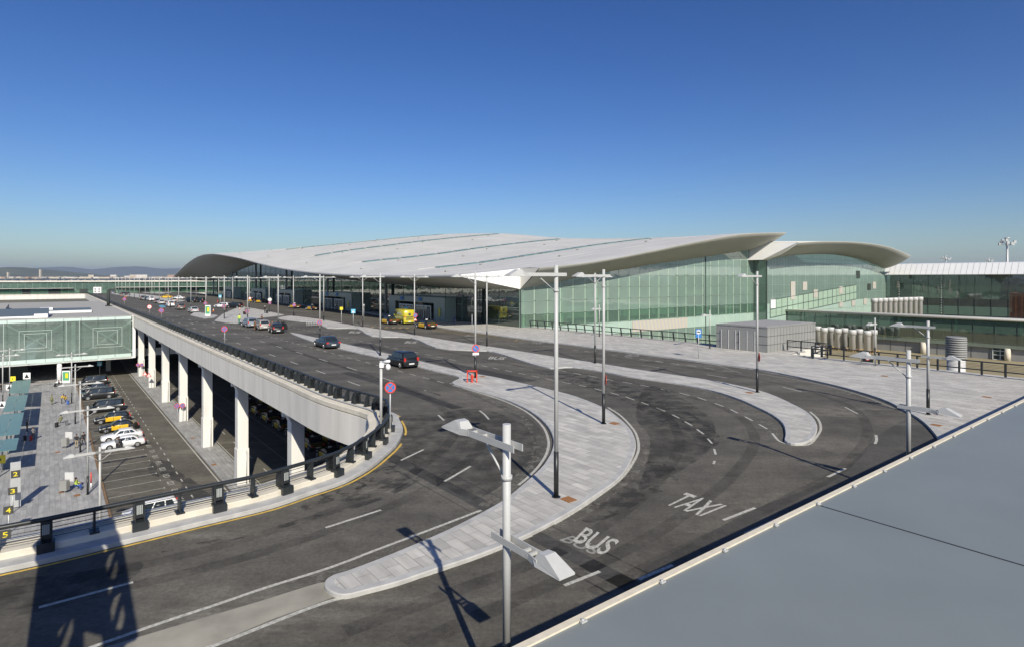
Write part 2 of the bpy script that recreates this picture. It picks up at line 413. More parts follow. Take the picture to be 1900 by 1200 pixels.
def flat(name, pts, z, m, side=None, z0=None, group=None):
    mb = MB(); mb.prism([(p[0], p[1]) for p in pts], z-.12 if z0 is None else z0, z, 0, 1 if side else 0)
    o = mb.build(name, [M[m], M[side]] if side else [M[m]], tri=True, fix=True); return setting(o)
def rect_ws(name, w0, w1, s0, s1, z, m, th=.05, side=None):
    return flat(name, [WS(w0, s0), WS(w0, s1), WS(w1, s1), WS(w1, s0)], z, m, side, z-th)
mb = MB(); n = 64; R = 40000
mb.add([Vector((R*math.cos(2*math.pi*k/n), R*math.sin(2*math.pi*k/n), LOW-.06)) for k in range(n)], [tuple(range(n))], 0)
setting(mb.build('ground', M['earth']))
rect_ws('lower_road', 4.2, 58, -120, 420, LOW, 'lower_asphalt')
rect_ws('lower_plaza', -160, 4.2, -120, 420, LOW+.12, 'lower_paving', .17, 'kerb')
rect_ws('lower_pavement', 14.45, 17.1, -60, 420, LOW+.14, 'lower_paving', .14, 'kerb')
rect_ws('tan_courtyard', 60, 330, -130, 330, TAN, 'tan_ground', 5.6, 'concrete')
o = rect_ws('added_back_wall', 58, 59.9, -110, 430, -1.2, 'inner_dark', 11.75)  # added wall, coloured near black so the space under the deck stays dark
o['kind'] = None; del o['kind']; tag(o, 'dark wall added behind the covered taxi road to keep the under deck dark', 'back wall')

# ------------------------------------------------------------------ viaduct parapet along the void
far_i = next(i for i, p in enumerate(K) if i > 60 and p.dot(U) > 60)
vp = thing('viaduct_edge', 'long pale concrete edge beam of the raised road, curving in a hairpin round the opening', 'viaduct beam')
mb = MB(); mb.sweep(K, [(0, -.12), (0, .13), (.02, .15), (.62, .16)], 0); mb.build('kerb_strip', M['kerb'], vp)
mb = MB(); mb.sweep(K, [(.60, .12), (.60, .33), (.63, .36), (1.82, .36), (1.86, .33), (1.86, .05), (1.72, .04), (1.72, -.02), (1.86, -.03), (1.86, -2.0), (1.80, -2.05), (1.2, -2.05), (1.2, -1.0)],
                    0, mats=[0, 0, 0, 0, 0, 0, 1, 1, 1, 1, 1, 1])
mb.build('edge_beam', [M['cream_concrete'], M['concrete']], vp)
Kn = [p for p in K]
# ---- guard rail: the top rail, the cables and each post
FP = offset(K, .80); FN = resample(FP, 1.22)
endi = next((i for i, p in enumerate(FN) if p.dot(U) > 371), len(FN))
gr = thing('guard_rail', 'black guard rail with thick round handrail and fin posts along the curved road edge', 'guard rail', (0, 0, 0))
rl = [Vector((p.x, p.y, 1.20)) for p in FN]
inner = offset(FN, -.10)
mb = MB(); mb.tube([Vector((p.x, p.y, 1.10)) for p in inner], .075, 8, 0); mb.build('handrail', M['iron'], gr)
mb = MB()
for zz in (.50, .64, .78, .92):
    mb.tube([Vector((p.x, p.y, zz)) for p in FN], .012, 4, 0)
mb.build('cable', M['iron'], gr)
mb = MB(); mb.tube([Vector((p.x, p.y, .44)) for p in offset(FN, .55)], .05, 6, 0); mb.build('conduit', M['galv'], gr)
def frame_at(i, P):
    a = P[max(i-1, 0)]; b = P[min(i+1, len(P)-1)]; t = (b-a).normalized(); return t, Vector((-t.y, t.x, 0))
def post_mesh(big, P, i):
    t, nn = frame_at(i, P); p = P[i]; mb = MB()
    prof = [(-.16, .37), (.20, .37), (.20, .60), (.10, .95), (-.02, 1.10), (-.16, 1.10)] if not big else [(-.22, .37), (.30, .37), (.32, .70), (.20, 1.02), (.06, 1.13), (-.16, 1.13)]
    for q in ((-.13, .13) if big else (-.03,)):
        wd = .03 if big else .06
        vs = [p+t*(q+k*wd)+nn*a+Vector((0, 0, z)) for k in (0, 1) for a, z in prof]; n = len(prof)
        mb.add(vs, [tuple(range(n))[::-1], tuple(range(n, 2*n))]+[(j, (j+1) % n, n+(j+1) % n, n+j) for j in range(n)], 0)
    if big:
        mb.box(p+nn*-.20+Vector((0, 0, .30)), (.44, .36, .30), 0, ax=t)
        mb.box(p+nn*-.18+Vector((0, 0, .80)), (.26, .04, .52), 0, ax=t)
        mb.box(p+nn*.05+Vector((0, 0, .74)), (.26, .24, .60), 0, ax=t)
    else:
        mb.box(p+Vector((0, 0, .375)), (.26, .42, .05), 0, ax=t)
    return mb
# nearest 100 posts are parts; the rest, dwindling to a few pixels, one part
cands = [i for i in range(1, endi)]
vis = [i for i in cands if FN[i].y > 5]
nose = [i for i in vis]
order = sorted(vis, key=lambda i: (FN[i]-Vector((0, 0, 0))).length)
near = set(order[:100]); rest = MB()
for i in vis:
    big = i % 2 == 0
    if i in near:
        po = post_mesh(big, FN, i).build('post', M['iron'], gr, fix=True)
        if big and FN[i].dot(U) < 40 and FN[i].y < 33:
            t, nn = frame_at(i, FN); mb = MB(); mb.box(FN[i]+nn*-.225+Vector((0, 0, .82)), (.17, .02, .30), 0, ax=t)
            for q in (-.05, 0, .05): mb.box(FN[i]+nn*-.24+t*q+Vector((0, 0, .82)), (.012, .012, .30), 1, ax=t)
            mb.build('light_lens', [M['glass_lens'] if 'glass_lens' in M else mat('glass_lens', (.42, .45, .44), .2, spec=.8), M['iron']], po)
    else:
        t, nn = frame_at(i, FN); rest.box(FN[i]+nn*.02+Vector((0, 0, .74)), (.07 if not big else .26, .40, .74), 0, ax=t)
tag(rest.build('post', M['iron'], gr), kind='stuff')

# ------------------------------------------------------------------ piers under the far arm
def make_pier():
    t = thing('viaduct_pier', '', 'pier', (0, 0, 0), 0)
    mb = MB(); hw = .52
    # local x along the road, y towards the opening (-V)
    mb.box((0, 0, 1.9+LOW), (1.16, 1.16, 3.8)); mb.build('plinth', M['white_concrete'], t)
    mb = MB(); mb.tube([(0, 0, LOW+3.8), (0, 0, LOW+8.6)], .56*math.sqrt(2), 4, 0); z = LOW+8.6
    mb.v = []; mb.f = []; mb.m = []; mb.sm = []
    mb.box((0, 0, LOW+6.3), (1.04, 1.04, 5.0)); mb.build('shaft', M['white_concrete'], t)
    mb = MB()
    pr = [(-.52, LOW+8.8), (.52, LOW+8.8), (.52, -3.1), (.78, -2.5), (.78, -2.05), (-1.3, -2.05), (-1.3, -2.3), (-.52, -2.9)]
    n = len(pr); vs = [(x, y, z) for x in (-.52, .52) for y, z in pr]
    mb.add(vs, [tuple(range(n))[::-1], tuple(range(n, 2*n))]+[(j, (j+1) % n, n+(j+1) % n, n+j) for j in range(n)]); mb.box((.75, .45, -2.42), (.48, .8, .74)); mb.build('bracket', M['white_concrete'], t, fix=True)
    mb = MB(); mb.tube([(-.2, -.60, LOW+.2), (-.2, -.60, -2.4)], .06, 6)
    for k in range(6): mb.box((-.2, -.56, LOW+1+k*1.6), (.24, .14, .05))
    mb.build('downpipe', M['iron'], t)
    mb = MB(); mb.tube([(-.72, -.3, LOW+.14), (-.72, -.3, LOW+3.6)], .05, 6); mb.build('pipe_guard', M['galv'], t)
    return t
ang_pier = math.atan2(U.y, U.x)
pier = make_pier()
ps = [31.7+17.3*k for k in range(8)]
names = ['white concrete pier hidden behind the rail at the tip of the hairpin', 'broad white concrete pier nearest the hairpin, its foot cut off by the black rail', 'second broad white pier from the hairpin, beside the sawtooth of sunlight',
         'third white pier from the hairpin', 'fourth white pier from the hairpin, with two round no stopping signs', 'fifth white pier from the hairpin', 'sixth white pier from the hairpin, by the warning triangles', 'white pier at the corner of the glass walled building']
for k, s in enumerate(ps):
    p = WS(15.85, s)
    if k == 0: o = pier; o.location = p; o.rotation_euler = (0, 0, ang_pier); o['label'] = names[0]; o['group'] = 'piers carrying the raised road'
    else: dup(pier, p, ang_pier, names[k], 'piers carrying the raised road')
for k, (w_, s) in enumerate([(44, 40+20*j) for j in range(10)]):
    mb = MB(); mb.box((0, 0, 0), (1, 1, 11.8)); o = mb.build('inner_column', M['concrete']); o.location = WS(w_, s, LOW+5.9); o.rotation_euler = (0, 0, ang_pier)
    tag(o, '%s square concrete column in the dark behind the taxi queue, counted from the hairpin' % ORD[k], 'column', 'columns in the dark under the deck')

# ------------------------------------------------------------------ raised islands and pavements on the deck
ZI = 0.13
def island(name, px, kerbw=.32, m='paving', sub=4, z=ZI):
    P = [G(x, y, z) for x, y in px]
    if sub: P = catmull(P, sub, True)
    area = sum(P[i].x*P[(i+1) % len(P)].y-P[(i+1) % len(P)].x*P[i].y for i in range(len(P)))
    if area < 0: P = P[::-1]
    inn = offset(P, kerbw, True)
    n = len(P); mb = MB()
    lo = [Vector((p.x, p.y, -.1)) for p in P]; hi = [Vector((p.x, p.y, z-.03)) for p in P]; h2 = offset(P, .03, True); h2 = [Vector((p.x, p.y, z)) for p in h2]
    inn = [Vector((p.x, p.y, z)) for p in inn]
    mb.add(lo+hi+h2+inn, [(i, (i+1) % n, n+(i+1) % n, n+i) for i in range(n)]+[(n+i, n+(i+1) % n, 2*n+(i+1) % n, 2*n+i) for i in range(n)] +
           [(2*n+i, 2*n+(i+1) % n, 3*n+(i+1) % n, 3*n+i) for i in range(n)], 1)
    mb.add([Vector((p.x, p.y, z)) for p in inn], [tuple(range(n))], 0)
    return setting(mb.build(name, [M[m], M['kerb']], tri=True))
# big teardrop island between the car lanes and the bus lanes
C_out = [(538, 616), (600, 628.5), (637, 636.5), (714, 654), (778, 668.7), (839, 683), (880, 692), (918, 698.5), (956, 707), (1026, 723), (1069.5, 734.5), (1120.6, 755), (1141.5, 768.6), (1160, 784),
         (1173, 800), (1180, 825), (1168, 858), (1147, 887), (1105, 917), (1066, 943), (1026, 966), (985, 987), (932, 1010.5), (870, 1034), (801.6, 1056), (740, 1077), (679, 1093), (642, 1101.5), (618, 1097.5), (603, 1086), (604, 1074),
         (620, 1064), (645, 1056.5), (690, 1040), (730.5, 1024), (780, 1003.5), (835, 979), (865, 964), (895, 948.5), (931, 928), (957, 908), (985, 884), (1009, 860), (1024, 833), (1026, 810), (1012, 784), (982, 760), (940, 740), (898, 727.5),
         (862, 717), (838, 708.5), (851, 697.5), (792.6, 683), (721, 665.5), (637, 647), (575, 631)]
island('median_island', C_out, .26, sub=3)
B_out = [(515, 590.5), (534.7, 586), (553.7, 587), (610.5, 594.7), (653, 603.4), (685, 607.5), (776.5, 622), (845, 633), (912, 642.6), (1028, 660.6), (1117, 674), (1200, 687), (1295, 700.6), (1350, 710), (1408, 723), (1440, 734),
         (1468, 747), (1495.6, 761.5), (1510.7, 776), (1516.4, 791.6), (1510.7, 808), (1496, 818.5), (1474.7, 821.5), (1456, 816), (1457, 803), (1452, 784), (1431, 767), (1404.6, 753.7), (1370.5, 738.5), (1332.6, 726), (1295, 717.2), (1247, 708.5),
         (1164, 696.6), (1120.6, 688), (1062, 679.6), (1028, 681.8), (1009, 679), (974.7, 670), (914, 651.2), (880, 649), (808.7, 643.7), (762, 625.8), (688.8, 622.6), (661, 608.6), (606.5, 607.8), (588.6, 597.5), (555, 596)]
island('bus_island', B_out, .26, sub=3)
island('drop_off_island', [(398, 594.5), (412, 583), (424, 577.5), (438, 572), (447, 568), (470, 572), (500, 578), (527, 584), (498, 587.5), (470, 591), (456, 597), (440, 599), (418, 597.5)], .2, sub=0)
island('ticket_island', [(353, 584.5), (362, 577.5), (374, 580), (392, 583), (405, 585.2), (398, 588.5), (380, 590.5)], .15, sub=0)
island('far_island', [(205, 545), (240, 543.6), (300, 550), (345, 558), (330, 560.5), (262, 553)], .15, sub=0)
island('far_drop_off_island', [(150, 541.4), (240, 539.5), (330, 541.5), (300, 545.2), (240, 541.8)], .15, sub=0)
# terminal pavement with the big paved plaza on the right
A_in = [(330, 540.6), (420, 550.2), (531, 563), (587, 568), (660, 577), (735, 590), (790, 601), (821, 608), (900, 618.5), (981, 629.5), (1060, 638.8), (1117, 646.5), (1240, 662), (1291, 669), (1399, 683), (1465, 695), (1500, 702.5), (1563, 717), (1635, 738.5),
        (1677, 759), (1710.5, 779), (1736, 805), (1748, 828), (1752, 850), (1746, 880), (1728, 915), (1700, 955)]
Ak = [G(x, y, ZI) for x, y in A_in]
Ak = [Ak[0]+U*60]+Ak+[Vector((12.5, 14.0, 0)), Vector((7, 8, 0)), Vector((0, 0, 0))]
Ak = catmull(Ak, 5)
outer = [WS(20, -69), WS(64.7, -69), WS(64.7, 33.4), WS(69.2, 33.4), WS(69.3, bs0-.5), WS(bw0+12.2, bs0-.5), WS(bw0+12.2, bs0+6.8), WS(66.7, bs0+6.8), WS(66.2, S1-.9), ST(1, 1.5), ST(300, 1.5), ]
mb = MB(); P = Ak+outer; n = len(P)
area = sum(P[i].x*P[(i+1) % n].y-P[(i+1) % n].x*P[i].y for i in range(n))
if area < 0: P = P[::-1]
mb.prism([(p.x, p.y) for p in P], -.05, ZI, 0, 1)
setting(mb.build('terminal_pavement', [M['paving'], M['kerb']], tri=True, fix=True))
mb = MB(); mb.sweep(Ak, [(0.0, ZI+.004), (.34, ZI+.004)], 0); mb2 = mb.build('pavement_kerb', M['kerb'], fix=True); setting(mb2)

# ------------------------------------------------------------------ road markings
LAY = {}
def strip(pts, wd, name='road_marking', m='line_white', z=.005):
    mb = LAY.setdefault((name, m), MB()); l = offset(pts, wd/2); r = offset(pts, -wd/2); N = len(pts)
    vs = [Vector((p.x, p.y, z)) for p in r]+[Vector((p.x, p.y, z)) for p in l]
    mb.add(vs, [(i, i+1, N+i+1, N+i) for i in range(N-1)])
def line(px, wd=.12, m='line_white', z=.005, sub=6):
    P = [G(x, y, z if z > -5 else z) for x, y in px]
    if len(P) > 2 and sub: P = catmull(P, sub)
    strip(P, wd, m=m, z=z)
EPS = .0062
# dashes that run with the road axis
def dash_row(pxa, Y0, period, ln, n, wd=.12, m='line_white'):
    a = G(*pxa); wc = a.dot(V); sc = a.dot(U)
    for k in range(-n[0], n[1]):
        s = sc+k*period; strip([WS(wc, s), WS(wc, s+ln)], wd, m=m)
dash_row((668, 714.7), 0, 7.45, 2.4, (0, 40)); dash_row((817.7, 732.6), 0, 7.45, 2.4, (0, 44))
dash_row((853, 717.5), 0, 2.35, 1.1, (0, 34), .10); dash_row((845, 668), 0, 2.55, 1.3, (0, 26), .10)
Z = lambda ox, oy, sc, pts: [(ox+x/sc, oy+y/sc) for x, y in pts]
z2 = [((75, 408), (130, 422)), ((180, 430), (245, 445)), ((303, 455), (370, 470)), ((432, 482), (500, 497)), ((563, 508), (632, 524)), ((695, 535), (780, 553)), ((858, 567), (940, 585)), ((1025, 598), (1095, 615)),
      ((1178, 632), (1250, 655)), ((1335, 672), (1415, 697)), ((1480, 713), (1567, 745)), ((1635, 767), (1708, 795)), ((1787, 823), (1867, 857)), ((680, 427), (760, 441)), ((825, 453), (900, 468)), ((970, 480), (1045, 497)),
      ((1120, 507), (1200, 523)), ((1290, 541), (1360, 553)), ((1448, 567), (1547, 585)), ((1627, 597), (1717, 617)), ((1825, 638), (1900, 655)), ((345, 213), (435, 228)), ((1170, 337), (1295, 352)), ((1650, 405), (1810, 428)),
      ((40, 168), (110, 178)), ((440, 183), (480, 188)), ((960, 255), (1020, 263)), ((1078, 270), (1140, 278)), ((1215, 288), (1270, 295)), ((1345, 307), (1410, 315)), ((1475, 322), (1550, 335)), ((1625, 345), (1700, 357)), ((1775, 367), (1848, 377))]
z3 = [((97, 610), (180, 643)), ((250, 677), (320, 712)), ((373, 745), (445, 785)), ((490, 820), (557, 868)), ((597, 912), (640, 960)), ((660, 1013), (675, 1067)), ((665, 1130), (655, 1161)), ((140, 430), (222, 445)), ((318, 465), (420, 490)),
      ((497, 508), (582, 537)), ((667, 567), (750, 597)), ((820, 627), (893, 662)), ((962, 697), (1037, 737)), ((1100, 772), (1178, 817)), ((590, 287), (790, 318)), ((1333, 407), (1515, 452)), ((85, 153), (160, 165)), ((235, 175), (318, 187)),
      ((398, 195), (487, 208)), ((558, 218), (658, 233)), ((740, 245), (852, 260))]
for a, b in z2: line(Z(880, 600, 5.278, (a, b)), .10)
for a, b in z3: line(Z(1200, 640, 5.278, (a, b)), .11)
line([(1568, 754.3), (1592, 767)], .11); line([(1625, 806), (1626.5, 815), (1623.5, 822.5)], .13)
for a, b in [((604, 978), (707, 945)), ((72, 1126), (247, 1079)), ((744, 853), (786, 833)), ((825, 892), (873, 864)), ((1342, 964), (1401, 941)), ((1383, 989), (1440, 963)), ((1185, 1074), (1248, 1047)), ((1047, 1085), (1113, 1059)), ((1536, 884), (1569, 868))]:
    line([a, b], .13)
line([(890, 761), (899, 768), (907, 777)], .12); line([(813, 769), (824, 779)], .12); line([(790, 724), (818, 732.6)], .12)
line([(165, 1201), (300, 1154), (400, 1121), (500, 1087), (612, 1052), (700, 1018.5), (800, 981), (893, 945.5)], .13, z=EPS)
line([(300, 1229), (385, 1201), (500, 1156), (600, 1118), (680, 1097), (740, 1081), (807, 1061), (870, 1038), (932, 1014.5), (986, 992.5)], .14)
line([(1028, 971.5), (1066, 949), (1104, 924), (1150, 889), (1173, 860), (1185, 832), (1181, 806), (1169, 788), (1150, 769), (1128, 755)], .13)
line([(835, 710), (862, 720), (898, 731), (940, 745), (978, 764), (1006, 789), (1017.5, 815), (1015, 838), (1001, 862), (980, 884), (962, 899)], .13)
line([(1433, 803), (1441, 813), (1450, 819.5), (1472, 824.5), (1500, 824), (1515, 810), (1523, 794), (1518, 777), (1503, 763)], .13)
# yellow line hugging the inner kerb
yk = offset(K, -.16); yi = [p for p in yk if p.dot(U) < s0+4 and p.y > -8]
for a, b in [(0, .86), (.87, .93), (.935, 1.0)]:
    seg = yi[int(a*len(yi)):max(int(b*len(yi)), 2)]
    if len(seg) > 1: strip(seg, .11, m='line_yellow')
# far yellow bus bay lines, hatches
line([(802, 611.5), (960, 629.5), (955, 632.8), (800, 613.5)], .08, 'line_yellow', sub=0); line([(815, 609.6), (905, 621), (978, 629.8), (955, 632.8)], .09, 'line_yellow', sub=0)
for y0 in (0, 1.1, 2.2, 3.3): line([(1291+25*y0, 669.5+3.6*y0), (1440+45*y0, 686+10.5*y0)], .13, sub=0, m='line_faded')
line([(1400, 691), (1500, 708), (1560, 722), (1610, 737), (1660, 757)], .14, 'line_faded'); line([(1325, 675), (1376, 692)], .12, 'line_faded')
for k in range(4): line([(634+14*k, 601.2+1.7*k), (672+13*k, 600.5+1.7*k)], .32, sub=0)
for k in range(9): line([(688+13*k, 607.5+.2*k), (694+13*k, 606.6+.2*k)], .4, 'line_yellow', sub=0)
line([(430, 603), (470, 604.5)], .2, 'line_faded', sub=0)
# the dust fan beyond the island's nose, patches where the mud has dried
def patch(px, m, z, nm='road_marking', sub=4):
    P = [G(x, y, z) for x, y in px]
    if sub: P = catmull(P, sub, True)
    mb = LAY.setdefault((nm, m), MB()); mb.add([Vector((p.x, p.y, z)) for p in P], [tuple(range(len(P)))])
patch([(606, 1079), (560, 1090), (470, 1118), (360, 1150), (240, 1186), (150, 1213), (100, 1232), (280, 1232), (400, 1192), (500, 1150), (600, 1114), (622, 1101)], 'dust', .0035, 'dried_mud', 3)
patch([(1000, 806), (1022, 828), (1010, 852), (985, 880), (950, 906), (905, 940), (888, 950), (870, 952), (895, 930), (930, 905), (962, 875), (985, 845), (990, 820)], 'dust_ragged', .0035, 'dried_mud', 3)
line([(900, 958), (860, 972), (800, 996), (730, 1020), (640, 1056), (540, 1085)], .55, 'dust_ragged', .0038)
line([(1010, 985), (1068, 958), (1115, 925), (1165, 885), (1192, 850), (1197, 822)], .5, 'dust_ragged', .0038)
line([(850, 722), (905, 741), (955, 765), (985, 790), (997, 815)], .5, 'dust_ragged', .0038)
line([(560, 944), (640, 912), (705, 878), (745, 845)], .6, 'dark_ragged', .0036)
line([(1215, 700), (1300, 722), (1400, 765), (1440, 810)], .7, 'dust_ragged', .0038)
patch([(1170, 870), (1230, 850), (1260, 890), (1200, 925), (1130, 960), (1080, 965), (1110, 920)], 'dark_ragged', .0033, 'oil_stain', 4)
patch([(1000, 690), (1110, 700), (1230, 740), (1330, 800), (1310, 830), (1240, 790), (1150, 740), (1060, 712)], 'dark_ragged', .0033, 'oil_stain', 4)
patch([(590, 905), (700, 870), (760, 880), (740, 905), (640, 930)], 'dark_ragged', .0033, 'oil_stain', 4)
line([(300, 1020), (420, 1000), (560, 965), (700, 925), (790, 880)], .35, 'dark_ragged', .0034)
patch([(1560, 722), (1640, 745), (1700, 777), (1650, 757), (1590, 736), (1545, 726)], 'dust_ragged', .0035, 'dried_mud', 3)
# tarmac repairs: smooth dark bands with expansion joints across the lanes
def band(p, q, w0, w1, m, z):
    a = G(*p); b = G(*q); s1_, s2_ = a.dot(U), b.dot(U); wc = a.dot(V)
    strip([WS(wc+(w0+w1)/2, s1_), WS(wc+(w0+w1)/2, s2_)], abs(w1-w0), 'tarmac_repair', m, z)
band((722, 845), (912, 950), -.35, .35, 'dark_asphalt', .003); band((748, 836), (933, 943), 0, .05, 'dark_asphalt', .003); band((712, 860), (885, 955), 0, .05, 'dark_asphalt', .003)
band((985, 988), (1190, 1095), -.33, .33, 'dark_asphalt', .003); band((1022, 975), (1260, 1085), 0, .05, 'dark_asphalt', .003); band((960, 1005), (1160, 1110), 0, .05, 'dark_asphalt', .003)
strip([G(729, 771), G(800, 757.5), G(865, 747), G(925, 735)], .14, 'tarmac_repair', 'worn_asphalt', .003)
strip([G(640, 690), G(760, 727), G(850, 757)], .9, 'tarmac_repair', 'dark_asphalt', .0025)
strip([G(660, 636), G(800, 668), G(900, 690), G(985, 707)], 1.5, 'tarmac_repair', 'dark_asphalt', .0025)
patch([(738, 775), (800, 768), (890, 757), (960, 780), (990, 805), (996, 835), (975, 868), (930, 900), (880, 925), (830, 905), (780, 872), (752, 840)], 'dark_film', .0032, 'oil_stain', 4)
patch([(1200, 715), (1260, 735), (1322, 780), (1318, 830), (1270, 868), (1210, 900), (1185, 905), (1200, 860), (1205, 810), (1180, 770)], 'dark_film', .0032, 'oil_stain', 4)
patch([(0, 1080), (150, 1060), (260, 1040), (240, 1075), (120, 1110), (0, 1130)], 'dark_film', .0032, 'oil_stain', 3)
patch([(1190, 1060), (1260, 1018), (1340, 975), (1420, 935), (1500, 905), (1570, 865), (1640, 800), (1700, 775), (1760, 830), (1700, 900), (1450, 1010), (1220, 1120)], 'new_asphalt', .0022, 'tarmac_repair', 4)
for px_ in ([(-50, 1110), (200, 1062), (450, 1000), (620, 945), (760, 880), (840, 810), (830, 765), (760, 725), (640, 682), (500, 636)], [(-50, 1150), (220, 1092), (470, 1028), (660, 965), (800, 900), (890, 830), (885, 780), (810, 742), (690, 697), (540, 650)],
            [(420, 1160), (640, 1068), (800, 1010), (900, 960), (975, 900), (1003, 840), (985, 785), (900, 740), (790, 700)], [(640, 1170), (860, 1090), (1020, 1030), (1140, 960), (1230, 880), (1260, 810), (1210, 750), (1090, 705), (930, 672), (780, 642)],
            [(760, 1200), (960, 1110), (1140, 1030), (1260, 960), (1360, 880), (1400, 810), (1350, 760), (1230, 722), (1080, 692), (900, 662)], [(1100, 1100), (1300, 1005), (1450, 930), (1560, 870), (1610, 800), (1570, 750), (1450, 712), (1300, 685), (1100, 658)]):
    line(px_, .55, 'tyre_film', .0030)
# painted words
def word(txt, q, m='line_white', z=.006):
    cu = bpy.data.curves.new(txt, 'FONT'); cu.body = txt; cu.offset = .014; ob = bpy.data.objects.new('tmp', cu); COL.objects.link(ob)
    bpy.context.view_layer.update(); me = bpy.data.meshes.new_from_object(ob.evaluated_get(bpy.context.evaluated_depsgraph_get()))
    bpy.data.objects.remove(ob)
    xs = [v.co.x for v in me.vertices]; ys = [v.co.y for v in me.vertices]; x0, x1, y0, y1 = min(xs), max(xs), min(ys), max(ys)
    bl, br, tr, tl = q; vs = []
    for v in me.vertices:
        a = (v.co.x-x0)/(x1-x0); b = (v.co.y-y0)/(y1-y0)
        p = bl*(1-a)*(1-b)+br*a*(1-b)+tr*a*b+tl*(1-a)*b; vs.append(Vector((p.x, p.y, p.z if z is None else z)))
    fs = [tuple(pp.vertices) for pp in me.polygons]; bpy.data.meshes.remove(me)
    return vs, fs
def road_word(txt, px, m='line_white', z=.006, zz=0):
    q = [G(x, y, zz) for x, y in px]; vs, fs = word(txt, q, z=zz+z); LAY.setdefault(('road_marking', m), MB()).add(vs, fs)
road_word('TAXI', [(1232, 934), (1300, 957), (1349, 937.5), (1274, 913)])
road_word('BUS', [(1062, 1003), (1118, 1030), (1152, 1003), (1088, 977)])
road_word('BUS', [(1037, 1001), (1102, 1029), (1113, 1014), (1062, 993)], 'line_faded', .0045)
road_word('BUS', [(905, 665.5), (933, 667), (941, 662.3), (910, 661)]); road_word('BUS', [(750, 636.2), (770, 637), (776, 633.2), (755, 632.5)]); road_word('BUS', [(646, 617.5), (666, 618.3), (671, 614.8), (651, 614)])
road_word('TAXI', [(983, 637.5), (1003, 637.8), (1009, 635), (990, 634.5)], 'line_faded'); road_word('BUS', [(1158, 660.5), (1182, 661), (1192, 657.5), (1168, 656.5)], 'line_faded')
road_word('BUS', [(861, 623.5), (880, 624), (886, 621.8), (868, 621)], 'line_faded')
# arrows on the far lanes
for (x, y) in ((356, 600), (395, 598)):
    a = G(x, y); mbx = LAY.setdefault(('road_marking', 'line_white'), MB())
    d = -U; nn = V
    mbx.add([a+d*1.6-nn*.1+Vector((0, 0, .006)), a+d*1.6+nn*.1+Vector((0, 0, .006)), a+nn*.1+Vector((0, 0, .006)), a-nn*.1+Vector((0, 0, .006)), a-nn*.35+Vector((0, 0, .006)), a+nn*.35+Vector((0, 0, .006)), a-d*.9+Vector((0, 0, .006))],
            [(0, 1, 2, 3), (4, 5, 6)])
patch([(294, 566.5), (303, 566), (308, 570), (298, 571)], 'line_blue', .005, sub=0)
# ---- lower level markings
ZL = LOW+.006
def lstrip(w0, s0_, w1, s1_, wd, m='line_white', z=ZL): strip([WS(w0, s0_), WS(w1, s1_)], wd, 'lower_marking', m, z)
lstrip(14.15, 0, 14.15, 175, .14)
sb = G(187, 844.7, LOW).dot(U)
for k in range(-8, 24):
    lstrip(4.5, sb+k*2.9, 9.3, sb+k*2.9, .11); lstrip(9.3, sb+k*2.9-.25, 9.3, sb+k*2.9+.25, .11)
for k in range(-8, 23):
    q = [WS(9.75, sb+k*2.9+1.9, ZL), WS(9.75, sb+k*2.9+.6, ZL), WS(10.35, sb+k*2.9+.6, ZL), WS(10.35, sb+k*2.9+1.9, ZL)]
    vs, fs = word(str(116-k), [q[1], q[2], q[3], q[0]] if False else [q[1], q[0], q[3], q[2]][::1], z=ZL); LAY.setdefault(('lower_marking', 'line_white'), MB()).add(vs, fs)
for k in range(-5, 40): lstrip(11.1, 50+k*3.0, 11.1, 51.1+k*3.0, .13)
for k in range(0, 16): lstrip(19.1, 40+k*7, 19.1, 42.2+k*7, .12)
lstrip(17.4, 10, 17.4, 240, .10); lstrip(22.0, 10, 22.0, 240, .10, 'line_faded'); lstrip(24.7, 10, 24.7, 240, .09, 'line_faded')
for k in range(10): lstrip(10.8+k*.35, 160-.0*k, 11.0+k*.35, 160.6, .16, 'line_yellow')
lstrip(4.5, 146.5, 9.2, 152.5, .12); lstrip(4.5, 152.5, 9.2, 146.5, .12); lstrip(4.5, 146.5, 9.2, 146.5, .12); lstrip(9.2, 146.5, 9.2, 152.5, .12)
mbx = LAY.setdefault(('lower_marking', 'line_blue'), MB()); mbx.add([WS(4.5, 137.5, ZL), WS(9.3, 137.5, ZL), WS(9.3, 142.0, ZL), WS(4.5, 142.0, ZL)], [(0, 1, 2, 3)])
rnd = random.Random(5)
def blob(w_, s_, rw, rs, m='dark_asphalt'):
    P = []; n = 26; ph = [rnd.random()*6 for _ in range(4)]
    for k in range(n):
        q = 2*math.pi*k/n; r = 1+.22*math.sin(2*q+ph[0])+.16*math.sin(3*q+ph[1])+.12*math.sin(5*q+ph[2])+.1*math.sin(8*q+ph[3])
        P.append(WS(w_+rw*r*math.cos(q), s_+rs*r*math.sin(q), LOW+.0035+rnd.random()*.001))
    LAY.setdefault(('oil_stain', m), MB()).add(P, [tuple(range(n))])
for a in [(10.6, 76, .9, 4.2), (9.2, 77.5, .5, 2.6), (11.4, 66.5, 1.2, 4.4), (12.2, 64, .8, 3), (9.8, 65, .8, 3), (7.6, 59, 1.3, 2.6), (6.3, 60.5, .7, 1.5), (10.2, 61, .8, 1.6)]: blob(*a)
# worn rusty kerb between the plaza and the bays
LAY.setdefault(('lower_kerb', 'timber_kerb'), MB()).box(WS(4.32, 60, LOW+.07), (230, .22, .14), ax=U)
mat('timber_kerb', (.20, .13, .07), .9, var=.2, vs=2)
for (nm, m), mb in LAY.items(): setting(mb.build(nm, M[m], tri=True))
